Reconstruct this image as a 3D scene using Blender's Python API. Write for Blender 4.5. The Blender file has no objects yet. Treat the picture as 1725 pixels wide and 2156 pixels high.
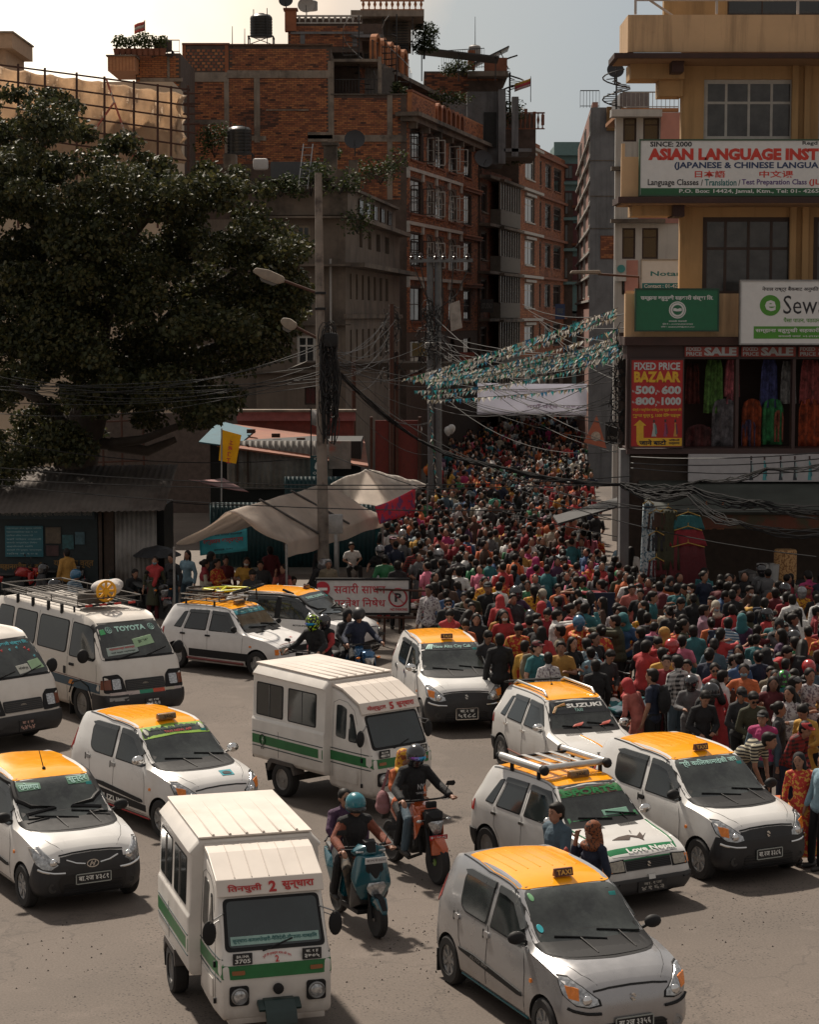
import bpy,bmesh,math,random
import numpy as np
from mathutils import Vector as V,Matrix as M
from mathutils.bvhtree import BVHTree
R=math.radians
rng=random.Random(7)
nr=np.random.default_rng(7)
SC=bpy.context.scene
C=SC.collection
# ---------------------------------------------------------------- camera
CAMZ,PITCH,FP=7.406,.09188537,4475.
cam=bpy.data.objects.new('camera',bpy.data.cameras.new('camera'))
C.objects.link(cam);SC.camera=cam
cam.location=(0,0,CAMZ);cam.rotation_euler=(math.pi/2-PITCH,0,0)
cam.data.sensor_fit='VERTICAL';cam.data.sensor_height=24;cam.data.lens=24*8133.42/3919
cam.data.clip_start=.5;cam.data.clip_end=3000
SC.render.resolution_x,SC.render.resolution_y=820,1024
# ---------------------------------------------------------------- sun, sky, exposure
SUN_EL,SUN_AZ=52,-27
sd=V((math.sin(R(SUN_AZ))*math.cos(R(SUN_EL)),math.cos(R(SUN_AZ))*math.cos(R(SUN_EL)),math.sin(R(SUN_EL))))
sun=bpy.data.objects.new('sun',bpy.data.lights.new('sun','SUN'));C.objects.link(sun)
sun.data.energy=3.5;sun.data.angle=R(2.5);sun.data.color=(1,.89,.76)
sun.rotation_euler=sd.to_track_quat('Z','Y').to_euler()
W=bpy.data.worlds.new('World');SC.world=W;W.use_nodes=True
wn=W.node_tree;wn.nodes.clear()
def N(nt,t,**k):
 n=nt.nodes.new(t)
 for a,b in k.items():
  if a.startswith('i_'):n.inputs[a[2:].replace('_',' ')].default_value=b
  else:setattr(n,a,b)
 return n
sky=N(wn,'ShaderNodeTexSky',sky_type='NISHITA',sun_disc=False,sun_elevation=R(SUN_EL),sun_rotation=R(SUN_AZ),dust_density=5.,air_density=1.)
bg1=N(wn,'ShaderNodeBackground',i_Strength=.05);wn.links.new(sky.outputs[0],bg1 .inputs[0])
tc=N(wn,'ShaderNodeTexCoord')
gl=V((math.sin(R(-15))*math.cos(R(12)),math.cos(R(-15))*math.cos(R(12)),math.sin(R(12))))
dot=N(wn,'ShaderNodeVectorMath',operation='DOT_PRODUCT');dot.inputs[1].default_value=gl
wn.links.new(tc.outputs['Generated'],dot.inputs[0])
cn=N(wn,'ShaderNodeTexNoise',i_Scale=7.,i_Detail=6.)
wn.links.new(tc.outputs['Generated'],cn.inputs['Vector'])
ma=N(wn,'ShaderNodeMath',operation='MULTIPLY_ADD');ma.inputs[1].default_value=.03;ma.inputs[2].default_value=-.015
wn.links.new(cn.outputs[0],ma.inputs[0])
ad=N(wn,'ShaderNodeMath',operation='ADD');wn.links.new(dot.outputs['Value'],ad.inputs[0]);wn.links.new(ma.outputs[0],ad.inputs[1])
cr=N(wn,'ShaderNodeValToRGB');wn.links.new(ad.outputs[0],cr.inputs[0])
e=cr.color_ramp.elements
e[0].position=0.;e[0].color=(.30,.275,.25,1)
e[1].position=1.;e[1].color=(1.6,1.45,1.2,1)
for p,c in((.80,(.28,.275,.265,1)),(.930,(.30,.33,.35,1)),(.962,(.36,.375,.37,1)),(.972,(.70,.57,.45,1)),(.985,(1.15,.97,.76,1))):
 q=e.new(p);q.color=c
bg2=N(wn,'ShaderNodeBackground',i_Strength=.95);wn.links.new(cr.outputs[0],bg2 .inputs[0])
mx=N(wn,'ShaderNodeMixShader');mx.inputs[0].default_value=.8
wn.links.new(bg1 .outputs[0],mx.inputs[1]);wn.links.new(bg2 .outputs[0],mx.inputs[2])
wo=N(wn,'ShaderNodeOutputWorld');wn.links.new(mx.outputs[0],wo.inputs[0])
SC.view_settings.view_transform='Standard';SC.view_settings.look='None'
SC.view_settings.exposure=.62;SC.view_settings.gamma=1;SC.view_settings.use_curve_mapping=False
# ---------------------------------------------------------------- pixel helpers: the photograph scaled to 1725 x 2156
cp,sp_=math.cos(PITCH),math.sin(PITCH)
def ray(px,py):
 a,b=(px-862.5)/FP,(1078-py)/FP
 return V((a,cp+b*sp_,-sp_+b*cp))
def at(px,py,Y):
 d=ray(px,py);return V((0,0,CAMZ))+d*(Y/d.y)
def gnd(px,py,z=0.):
 d=ray(px,py);return V((0,0,CAMZ))+d*((z-CAMZ)/d.z)
# ---------------------------------------------------------------- materials
MATS={}
def mat(name,col,rough=.6,metal=0.,var=.12,sc=6.,bump=0.,col2=None,mix=(.45,.62),spec=.5,trans=0.,coat=0.,fine=0.,streak=0,grime=0.):
 """procedural principled: colour varied by noise, optional second colour in patches, optional relief"""
 if name in MATS:return MATS[name]
 m=bpy.data.materials.new(name);m.use_nodes=True;nt=m.node_tree
 b=nt.nodes['Principled BSDF'];L=nt.links.new
 b.inputs['Roughness'].default_value=rough;b.inputs['Metallic'].default_value=metal
 b.inputs['Specular IOR Level'].default_value=spec;b.inputs['Coat Weight'].default_value=coat;b.inputs['Coat Roughness'].default_value=.08
 t=N(nt,'ShaderNodeTexCoord')
 n=N(nt,'ShaderNodeTexNoise',i_Scale=sc,i_Detail=5.,i_Roughness=.6);L(t.outputs['Object'],n.inputs['Vector'])
 col=tuple(col)[:3]
 base=N(nt,'ShaderNodeRGB');base.outputs[0].default_value=(*col,1);o=base.outputs[0]
 if col2:
  mr=N(nt,'ShaderNodeMapRange');mr.inputs[1].default_value,mr.inputs[2].default_value=mix
  n2=N(nt,'ShaderNodeTexNoise',i_Scale=sc*.45,i_Detail=8.,i_Roughness=.7);L(t.outputs['Object'],n2 .inputs['Vector'])
  L(n2 .outputs[0],mr.inputs[0])
  x=N(nt,'ShaderNodeMix',data_type='RGBA');L(mr.outputs[0],x.inputs[0]);L(o,x.inputs[6]);x.inputs[7].default_value=(*col2,1);o=x.outputs[2]
 if streak:
  mp=N(nt,'ShaderNodeMapping');mp.inputs['Scale'].default_value=(1,1,.07);L(t.outputs['Object'],mp.inputs[0]);ns=N(nt,'ShaderNodeTexNoise',i_Scale=3.2,i_Detail=7.,i_Roughness=.65);L(mp.outputs[0],ns.inputs[0])
  mr2=N(nt,'ShaderNodeMapRange');mr2 .inputs[1].default_value,mr2 .inputs[2].default_value,mr2 .inputs[4].default_value=.5,.72,streak;L(ns.outputs[0],mr2 .inputs[0]);x=N(nt,'ShaderNodeMix',data_type='RGBA');L(mr2 .outputs[0],x.inputs[0]);L(o,x.inputs[6]);x.inputs[7].default_value=(*(q*.35 for q in col),1);o=x.outputs[2]
 if grime:
  sx_=N(nt,'ShaderNodeSeparateXYZ');L(t.outputs['Object'],sx_.inputs[0]);mr3=N(nt,'ShaderNodeMapRange');mr3 .inputs[1].default_value,mr3 .inputs[2].default_value,mr3 .inputs[3].default_value,mr3 .inputs[4].default_value=.15,grime,1.,.0;L(sx_.outputs[2],mr3 .inputs[0]);ng=N(nt,'ShaderNodeTexNoise',i_Scale=5.,i_Detail=6.);L(t.outputs['Object'],ng.inputs[0]);mg=N(nt,'ShaderNodeMath',operation='MULTIPLY');L(mr3 .outputs[0],mg.inputs[0]);L(ng.outputs[0],mg.inputs[1]);x=N(nt,'ShaderNodeMix',data_type='RGBA');L(mg.outputs[0],x.inputs[0]);L(o,x.inputs[6]);x.inputs[7].default_value=(.16,.12,.09,1);o=x.outputs[2]
 if var:
  hs=N(nt,'ShaderNodeHueSaturation');mm=N(nt,'ShaderNodeMapRange')
  mm.inputs[1].default_value,mm.inputs[2].default_value,mm.inputs[3].default_value,mm.inputs[4].default_value=.3,.7,1-var,1+var
  L(n.outputs[0],mm.inputs[0]);L(mm.outputs[0],hs.inputs['Value']);L(o,hs.inputs['Color']);o=hs.outputs[0]
  rm=N(nt,'ShaderNodeMapRange');rm.inputs[3].default_value,rm.inputs[4].default_value=max(rough-.12,.02),min(rough+.12,1)
  L(n.outputs[0],rm.inputs[0]);L(rm.outputs[0],b.inputs['Roughness'])
 L(o,b.inputs['Base Color'])
 if bump:
  n3=N(nt,'ShaderNodeTexNoise',i_Scale=fine or sc*9,i_Detail=4.);L(t.outputs['Object'],n3 .inputs['Vector'])
  bp=N(nt,'ShaderNodeBump',i_Strength=bump,i_Distance=.02);L(n3 .outputs[0],bp.inputs['Height']);L(bp.outputs[0],b.inputs['Normal'])
 if trans:
  tr=N(nt,'ShaderNodeBsdfTranslucent');L(o,tr.inputs[0]);xs=N(nt,'ShaderNodeMixShader');xs.inputs[0].default_value=trans
  L(b.outputs[0],xs.inputs[1]);L(tr.outputs[0],xs.inputs[2]);L(xs.outputs[0],nt.nodes['Material Output'].inputs[0])
 MATS[name]=m;return m
def pattern(name,c1,c2,sx,sz,kind='check',rough=.8):
 """woven stripes or checks in object space"""
 if name in MATS:return MATS[name]
 m=mat(name,c1,rough,var=0);nt=m.node_tree;b=nt.nodes['Principled BSDF']
 t=N(nt,'ShaderNodeTexCoord');s=N(nt,'ShaderNodeSeparateXYZ');nt.links.new(t.outputs['Object'],s.inputs[0])
 def sq(o,f):
  a=N(nt,'ShaderNodeMath',operation='MULTIPLY');a.inputs[1].default_value=f;nt.links.new(o,a.inputs[0])
  g=N(nt,'ShaderNodeMath',operation='FRACT');nt.links.new(a.outputs[0],g.inputs[0])
  h=N(nt,'ShaderNodeMath',operation='GREATER_THAN');h.inputs[1].default_value=.5;nt.links.new(g.outputs[0],h.inputs[0]);return h.outputs[0]
 z=sq(s.outputs[2],sz)
 if kind=='check':
  x=sq(s.outputs[0],sx);q=N(nt,'ShaderNodeMath',operation='ADD');nt.links.new(x,q.inputs[0]);nt.links.new(z,q.inputs[1])
  h=N(nt,'ShaderNodeMath',operation='MULTIPLY');h.inputs[1].default_value=.5;nt.links.new(q.outputs[0],h.inputs[0]);z=h.outputs[0]
 elif kind=='spots':
  n=N(nt,'ShaderNodeTexNoise',i_Scale=sx,i_Detail=2.);nt.links.new(t.outputs['Object'],n.inputs[0])
  h=N(nt,'ShaderNodeMath',operation='GREATER_THAN');h.inputs[1].default_value=.54;nt.links.new(n.outputs[0],h.inputs[0]);z=h.outputs[0]
 x=N(nt,'ShaderNodeMix',data_type='RGBA');nt.links.new(z,x.inputs[0]);x.inputs[6].default_value=(*c1,1);x.inputs[7].default_value=(*c2,1)
 nt.links.new(x.outputs[2],b.inputs['Base Color']);return m
# ---------------------------------------------------------------- objects
def link(name,me,parent=None,m=None,loc=None,rot=None):
 o=bpy.data.objects.new(name,me);C.objects.link(o)
 if m is not None and me is not None:
  ms=m if isinstance(m,(list,tuple))else[m]
  if not len(me.materials):
   for q in ms:me.materials.append(q)
  elif me.materials[0]is not ms[0]:
   o.material_slots[0].link='OBJECT';o.material_slots[0].material=ms[0]
 if parent is not None:o.parent=parent
 if loc is not None:o.location=loc
 if rot is not None:o.rotation_euler=rot
 return o
def tag(o,label=None,cat=None,group=None,kind=None):
 if label:o['label']=label
 if cat:o['category']=cat
 if group:o['group']=group
 if kind:o['kind']=kind
 return o
def root(name,label,cat,loc=(0,0,0),rz=0.,group=None):
 o=bpy.data.objects.new(name,None);C.objects.link(o);o.location=loc;o.rotation_euler=(0,0,rz);o.empty_display_size=.2
 return tag(o,label,cat,group)
class MB:
 """collects shapes into one mesh"""
 def __init__(s):s.v=[];s.f=[]
 def add(s,vs,fs):
  k=len(s.v);s.v+=[tuple(a)for a in vs];s.f+=[tuple(i+k for i in f)for f in fs];return s
 def box(s,x0,x1,y0,y1,z0,z1):
  return s.add([(x0,y0,z0),(x1,y0,z0),(x1,y1,z0),(x0,y1,z0),(x0,y0,z1),(x1,y0,z1),(x1,y1,z1),(x0,y1,z1)],
[(0,3,2,1),(4,5,6,7),(0,1,5,4),(1,2,6,5),(2,3,7,6),(3,0,4,7)])
 def bar(s,a,b,w,h=None,up=(0,0,1)):
  a,b=V(a),V(b);h=h or w;d=(b-a).normalized();x=d.cross(V(up))
  if x.length<1e-4:x=d.cross(V((1,0,0)))
  x.normalize();y=d.cross(x);x*=w/2;y*=h/2
  return s.add([a-x-y,a+x-y,a+x+y,a-x+y,b-x-y,b+x-y,b+x+y,b-x+y],[(3,2,1,0),(4,5,6,7),(0,1,5,4),(1,2,6,5),(2,3,7,6),(3,0,4,7)])
 def tube(s,pts,r,n=6,cap=True):
  pts=[V(p)for p in pts];rs=r if isinstance(r,(list,tuple))else[r]*len(pts);k=len(s.v);x=None
  for i,p in enumerate(pts):
   d=(pts[min(i+1,len(pts)-1)]-pts[max(i-1,0)]).normalized()
   if x is None:x=d.cross(V((0,0,1)))if abs(d.z)<.9 else d.cross(V((1,0,0)))
   x=(x-d*x.dot(d)).normalized();y=d.cross(x)
   for j in range(n):
    t=2*math.pi*j/n;s.v.append(tuple(p+(x*math.cos(t)+y*math.sin(t))*rs[i]))
  for i in range(len(pts)-1):
   for j in range(n):
    a=k+i*n+j;b=k+i*n+(j+1)%n;s.f.append((a,b,b+n,a+n))
  if cap:s.f.append(tuple(k+j for j in range(n))[::-1]);s.f.append(tuple(k+(len(pts)-1)*n+j for j in range(n)))
  return s
 def lathe(s,prof,n=16,c=(0,0,0),ax='z'):
  """prof: (radius, height) pairs"""
  k=len(s.v);c=V(c)
  for r,h in prof:
   for j in range(n):
    t=2*math.pi*j/n;a,b=r*math.cos(t),r*math.sin(t)
    s.v.append(tuple(c+V({'z':(a,b,h),'y':(a,h,b),'x':(h,a,b)}[ax])))
  for i in range(len(prof)-1):
   for j in range(n):
    a=k+i*n+j;b=k+i*n+(j+1)%n;f=(a,b,b+n,a+n);s.f.append(f if ax!='y' else f[::-1])
  s.f.append(tuple(k+j for j in range(n))[::-1]);s.f.append(tuple(k+(len(prof)-1)*n+j for j in range(n)));return s
 def ball(s,c,r,nu=10,nv=6):
  r=V(r)if isinstance(r,(tuple,list))else V((r,r,r));c=V(c);k=len(s.v)
  for i in range(1,nv):
   p=math.pi*i/nv
   for j in range(nu):
    t=2*math.pi*j/nu;s.v.append(tuple(c+V((r.x*math.sin(p)*math.cos(t),r.y*math.sin(p)*math.sin(t),r.z*math.cos(p)))))
  s.v+=[tuple(c+V((0,0,r.z))),tuple(c-V((0,0,r.z)))];T=k+(nv-1)*nu
  for i in range(nv-2):
   for j in range(nu):
    a=k+i*nu+j;b=k+i*nu+(j+1)%nu;s.f.append((a,a+nu,b+nu,b))
  for j in range(nu):
   s.f.append((T,k+j,k+(j+1)%nu));s.f.append((T+1,k+(nv-2)*nu+(j+1)%nu,k+(nv-2)*nu+j))
  return s
 def prism(s,poly,a0,a1,ax='y'):
  """poly in the plane across ax"""
  f={'y':lambda p,t:(p[0],t,p[1]),'x':lambda p,t:(t,p[0],p[1]),'z':lambda p,t:(p[0],p[1],t)}[ax];n=len(poly)
  return s.add([f(p,a0)for p in poly]+[f(p,a1)for p in poly],[tuple(range(n))[::-1],tuple(range(n,2*n))]+[(i,(i+1)%n,(i+1)%n+n,i+n)for i in range(n)])
 def mesh(s,name='m',smooth=None,bevel=0.):
  me=bpy.data.meshes.new(name);me.from_pydata(s.v,[],s.f)
  bm=bmesh.new();bm.from_mesh(me)
  bmesh.ops.recalc_face_normals(bm,faces=bm.faces)
  if bevel:bmesh.ops.bevel(bm,geom=[e for e in bm.edges if e.is_manifold and e.calc_face_angle(0)>.4],offset=bevel,segments=2,affect='EDGES',profile=.6)
  bm.to_mesh(me);bm.free()
  if smooth:me.shade_smooth();me.set_sharp_from_angle(angle=R(smooth))
  return me
 def build(s,name,m,parent=None,smooth=None,bevel=0.,**k):return link(name,s.mesh(name,smooth,bevel),parent,m,**k)
TMP=bpy.data.scenes.new('bench')
def settled(o):
 TMP.collection.objects.link(o);vl=TMP.view_layers[0];vl.update();dg=vl.depsgraph;r=bpy.data.meshes.new_from_object(o.evaluated_get(dg),depsgraph=dg);bpy.data.objects.remove(o);return r
def evalmesh(me,mods):
 o=bpy.data.objects.new('t',me)
 for t,kw in mods:
  q=o.modifiers.new('q',t)
  for a,b in kw.items():setattr(q,a,b)
 return settled(o)
TXT={}
def textmesh(s,bold=.0):
 k=(s,bold)
 if k not in TXT:
  cu=bpy.data.curves.new('t','FONT');cu.body=s;cu.resolution_u=2;cu.offset=bold;cu.fill_mode='FRONT'
  me=settled(bpy.data.objects.new('t',cu))
  co=np.array([v.co[:]for v in me.vertices])if len(me.vertices)else np.zeros((1,3));lo,hi=co.min(0),co.max(0)
  TXT[k]=((co[:,:2]-lo[:2])/np.maximum(hi[:2]-lo[:2],1e-6),[tuple(p.vertices)for p in me.polygons],(hi-lo)[0]/max((hi-lo)[1],1e-6))
 return TXT[k]
def text_on(name,s,m,parent,p0,ux,uy,bold=.02,curve=0.):
 """lettering filling the parallelogram p0, p0+ux, p0+uy"""
 co,fs,_=textmesh(s,bold);p0,ux,uy=V(p0),V(ux),V(uy)
 me=bpy.data.meshes.new(name);me.from_pydata([tuple(p0+ux*float(a)+uy*float(b)+uy*(curve*(1-(2*float(a)-1)**2)))for a,b in co],[],fs)
 return link(name,me,parent,m)
BLACK=mat('black_plastic',(.011,.011,.012),.65,var=.15,spec=.3)
RUBBER=mat('tyre_rubber',(.018,.017,.017),.85,var=.25,sc=20)
CHROME=mat('chrome',(.75,.75,.74),.12,1.,var=.05)
STEEL=mat('dull_steel',(.25,.25,.25),.42,.8,var=.2)
GLASS=mat('dark_glass',(.018,.022,.022),.05,0.,var=.1,spec=.8)
WGLASS=mat('dusty_windscreen',(.045,.052,.048),.08,0.,var=.5,sc=2.2,spec=.8,col2=(.012,.014,.014),mix=(.4,.6))
WHITE=mat('car_white',(.70,.69,.67),.3,var=.05,coat=.4,col2=(.60,.57,.53),mix=(.52,.8),sc=2.,grime=.75)
SILVER=mat('car_silver',(.38,.375,.38),.3,.5,var=.04,coat=.6,grime=.6)
YEL=mat('taxi_yellow',(.95,.38,.010),.22,var=.04,coat=.35)
LAMP=mat('lamp_glass',(.42,.43,.44),.12,.6,var=.5,sc=30.)
ORANGE=mat('indicator_orange',(.75,.22,.03),.25,var=.15,sc=20)
WINK=mat('white_ink',(.70,.70,.67),.6,var=0)
MINT=mat('pale_mint_ink',(.30,.50,.45),.6,var=0)
RINK=mat('red_ink',(.42,.025,.025),.6,var=.1)
DARKIN=mat('underside_dark',(.01,.01,.01),.9,var=0)
# ================================================================ vehicle tools
def rnd(pts,r,n=4):
 """round the corners of a 2d polygon; r one radius or a list"""
 out=[];k=len(pts)
 for i,p in enumerate(pts):
  p=V(p);a=V(pts[i-1]);b=V(pts[(i+1)%k]);rr=r[i]if isinstance(r,(list,tuple))else r
  if rr<=0:out.append(tuple(p));continue
  da=(a-p);db=(b-p);rr=min(rr,da.length*.45,db.length*.45);da.normalize();db.normalize()
  s,t=p+da*rr,p+db*rr
  for j in range(n+1):
   u=j/n;out.append(tuple(s*(1-u)**2+p*2*u*(1-u)+t*u*u))
 return out
class Body:
 """a vehicle's shell, with patches and lettering laid on its surface"""
 def __init__(s,me,parent):s.me=me;s.parent=parent;s.tree(me)
 def tree(s,me):
  vs=[v.co.copy()for v in me.vertices];s.bvh=BVHTree.FromPolygons(vs,[tuple(p.vertices)for p in me.polygons])
 def cast(s,p,d,off):
  p=V(p);d=V(d).normalized();h,n,i,t=s.bvh.ray_cast(p-d*3,d,8)
  if h is None:h,n,i,t=s.bvh.find_nearest(p)
  if n.dot(d)>0:n=-n
  return h+n*off
 DIR={'r':(0,1,0),'l':(0,-1,0),'f':(-1,0,0),'t':(0,0,-1),'b':(1,0,0)}
 def p3(s,ax,a,b):
  return{'r':V((a,-.5,b)),'l':V((a,.5,b)),'f':V((1.5,a,b)),'b':V((-1.5,a,b)),'t':V((a,b,1.2))}[ax]
 def patch(s,name,m,pts,ax,off=.004,step=.08,d=None,label=None,parent=None):
  """pts 2d in the view plane of ax (r/l: x,z; f: y,z; t: x,y), or 3d points with a direction d"""
  if d is None:d=V(s.DIR[ax]);P=[s.p3(ax,*q)for q in pts]
  else:d=V(d).normalized();P=[V(q)for q in pts]
  a=d.cross(V((0,0,1)));a=V((1,0,0))if a.length<.1 else a.normalized();b=d.cross(a);c=sum(P,V())/len(P)
  bm=bmesh.new();vs=[bm.verts.new(((p-c).dot(a),(p-c).dot(b),0))for p in P];bm.faces.new(vs)
  xs=[v.co.x for v in vs];ys=[v.co.y for v in vs]
  for lo,hi,no in((min(xs),max(xs),(1,0,0)),(min(ys),max(ys),(0,1,0))):
   k=max(1,int((hi-lo)/step))
   for i in range(1,k):
    bmesh.ops.bisect_plane(bm,geom=bm.verts[:]+bm.edges[:]+bm.faces[:],plane_co=[no[0]*(lo+(hi-lo)*i/k),no[1]*(lo+(hi-lo)*i/k),0],plane_no=no)
  bmesh.ops.triangulate(bm,faces=[f for f in bm.faces if len(f.verts)>4])
  src={}
  for v in bm.verts:
   q=c+a*v.co.x+b*v.co.y;v.co=s.cast(q,d,off)
  bmesh.ops.recalc_face_normals(bm,faces=bm.faces)
  tot=sum((f.normal*f.calc_area()for f in bm.faces),V())
  if tot.dot(d)>0:bmesh.ops.reverse_faces(bm,faces=bm.faces)
  be=[e for e in bm.edges if e.is_boundary];g=bmesh.ops.extrude_edge_only(bm,edges=be)['geom']
  for v in g:
   if isinstance(v,bmesh.types.BMVert):v.co+=d*(off+.012)
  me=bpy.data.meshes.new(name);bm.to_mesh(me);bm.free();me.shade_smooth();me.set_sharp_from_angle(angle=R(40))
  o=link(name,me,parent or s.parent,m)
  if label:o['label']=label
  return o
 def shell(s,name,m,planes,off=.006,label=None):
  """a copy of the shell's skin kept on the inner side of the planes, laid proud of it"""
  bm=bmesh.new();bm.from_mesh(s.skin)
  for co,no in planes:bmesh.ops.bisect_plane(bm,geom=bm.verts[:]+bm.edges[:]+bm.faces[:],plane_co=co,plane_no=no,clear_outer=True)
  if not bm.faces:bm.free();return None
  bm.normal_update();nn={v:v.normal.copy()for v in bm.verts}
  for v in bm.verts:v.co+=nn[v]*off
  be=[e for e in bm.edges if e.is_boundary];g=bmesh.ops.extrude_edge_only(bm,edges=be)['geom']
  for v in g:
   if isinstance(v,bmesh.types.BMVert):v.co-=v.normal*0;
  c=sum((v.co for v in bm.verts),V())/len(bm.verts)
  for v in g:
   if isinstance(v,bmesh.types.BMVert):v.co+=(V((0,0,.6))-v.co).normalized()*(off+.008)
  me=bpy.data.meshes.new(name);bm.to_mesh(me);bm.free();me.materials.clear();me.shade_smooth();me.set_sharp_from_angle(angle=R(45))
  for p in me.polygons:p.material_index=0
  o=link(name,me,s.parent,m)
  if label:o['label']=label
  return o
 def seam(s,pts,ax,w=.006,name='door_seam'):
  b=MB();d=V(s.DIR[ax]);P=[]
  for i in range(len(pts)-1):
   a_,c_=V(pts[i]),V(pts[i+1]);k=max(1,int((c_-a_).length/.08))
   for j in range(k):P.append(a_.lerp(c_,j/k))
  P.append(V(pts[-1]));Q=[s.cast(s.p3(ax,*p),d,.001)for p in P]
  b.tube(Q,w/2,4);return b.build(name,BLACK,s.parent)
 def line(s,name,m,pts,ax,r=.008,off=.01):
  d=V(s.DIR[ax]);Q=[]
  for i in range(len(pts)-1):
   a_,c_=V(pts[i]),V(pts[i+1]);k=max(1,int((c_-a_).length/.06))
   for j in range(k):Q.append(s.cast(s.p3(ax,*a_.lerp(c_,j/k)),d,off))
  Q.append(s.cast(s.p3(ax,*pts[-1]),d,off));return MB().tube(Q,r,6).build(name,m,s.parent,smooth=50)
 def text(s,txt,m,ax,c,w,h,off=.008,bold=.02,slope=0.,flip=None,name='lettering',arc=0.,skew=0.):
  """centre c, size w x h, read from outside"""
  co,fs,_=textmesh(txt,bold);d=V(s.DIR[ax]);sg={'r':1,'l':-1,'f':1,'b':-1,'t':1}[ax]if flip is None else flip
  vs=[]
  for a,b in co:
   u=(float(a)-.5)*w;v=(float(b)-.5)*h+slope*u+arc*(1-(2*float(a)-1)**2)+skew*0
   p=V((c[0]-v,c[1]+u,1.2))if ax=='t' else s.p3(ax,c[0]+sg*u,c[1]+v)
   vs.append(tuple(s.cast(p,d,off)))
  me=bpy.data.meshes.new(name);me.from_pydata(vs,[],fs);return link(name,me,s.parent,m)
def mono(xs,ys,x):
 """monotone cubic"""
 xs,ys=np.array(xs),np.array(ys);h=np.diff(xs);dl=np.diff(ys)/h;m=np.zeros(len(xs));m[0],m[-1]=dl[0],dl[-1]
 for i in range(1,len(xs)-1):m[i]=0 if dl[i-1]*dl[i]<=0 else 2*dl[i-1]*dl[i]/(dl[i-1]+dl[i])
 i=np.clip(np.searchsorted(xs,x,side='right')-1,0,len(h)-1);t=(x-xs[i])/h[i]
 return(2*t**3-3*t**2+1)*ys[i]+(t**3-2*t**2+t)*h[i]*m[i]+(-2*t**3+3*t**2)*ys[i+1]+(t**3-t**2)*h[i]*m[i+1]
def catmull(P,k=4,hard=()):
 P=[V(p)for p in P];out=[]
 for i in range(len(P)-1):
  a=P[i-1]if i>0 and i not in hard else P[i]*2-P[i+1];d=P[i+2]if i+2<len(P)and i+1 not in hard else P[i+1]*2-P[i]
  b,c=P[i],P[i+1]
  for j in range(k):
   t=j/k;out.append(.5*((2*b)+(c-a)*t+(2*a-5*b+4*c-d)*t*t+(3*b-a-3*c+d)*t**3))
 out.append(P[-1]);return out
def carbody(rows,arches,nx=64,paint=None,hard=(1,4),ar=.31,aw=.30):
 """rows: x zs w0 w1 zm wb zb wt zt zc; arches: x positions; returns (mesh with wheel wells, outer skin)"""
 A=np.array(rows);xs=A[:,0];q=sorted(set(np.round(np.concatenate([np.linspace(xs[0],xs[-1],nx),xs]),4)))
 T=[[mono(xs,A[:,c],x)for c in range(1,10)]for x in q];bm=bmesh.new();rings=[]
 for x,(zs,w0,w1,zm,wb,zb,wt,zt,zc)in zip(q,T):
  half=catmull([(0,zs),(w0,zs),(w1-.012,zs+.09),(w1,zm),(wb,zb),(wt,zt),(wt*.82,zt+.62*(zc-zt)),(wt*.45,zc-.12*(zc-zt)),(0,zc)],3,hard)
  ring=[bm.verts.new((x,p.x,p.y))for p in half]+[bm.verts.new((x,-p.x,p.y))for p in half[-2:0:-1]];rings.append(ring)
 n=len(rings[0])
 for i in range(len(rings)-1):
  for j in range(n):bm.faces.new((rings[i][j],rings[i][(j+1)%n],rings[i+1][(j+1)%n],rings[i+1][j]))
 bm.faces.new(rings[0][::-1]);bm.faces.new(rings[-1]);bmesh.ops.recalc_face_normals(bm,faces=bm.faces)
 skin=bpy.data.meshes.new('skin');bm.to_mesh(skin);bm.free()
 cut=MB()
 for x in arches:
  for sg in(-1,1):
   y0,y1=sorted((sg*(.72-.30+.0),sg*1.2));cut.lathe([(ar,y0),(ar,y1)],28,(x,0,aw),'y')
 cm=cut.mesh('cut');me=skin.copy()
 for p in cm.polygons:p.material_index=1
 me.materials.append(paint);me.materials.append(DARKIN);cm.materials.append(paint);cm.materials.append(DARKIN)
 co=bpy.data.objects.new('cutter',cm);TMP.collection.objects.link(co);me=evalmesh(me,[('BOOLEAN',dict(operation='DIFFERENCE',object=co,solver='EXACT'))]);bpy.data.objects.remove(co)
 me.shade_smooth();me.set_sharp_from_angle(angle=R(38));return me,skin
WM={}
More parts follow.
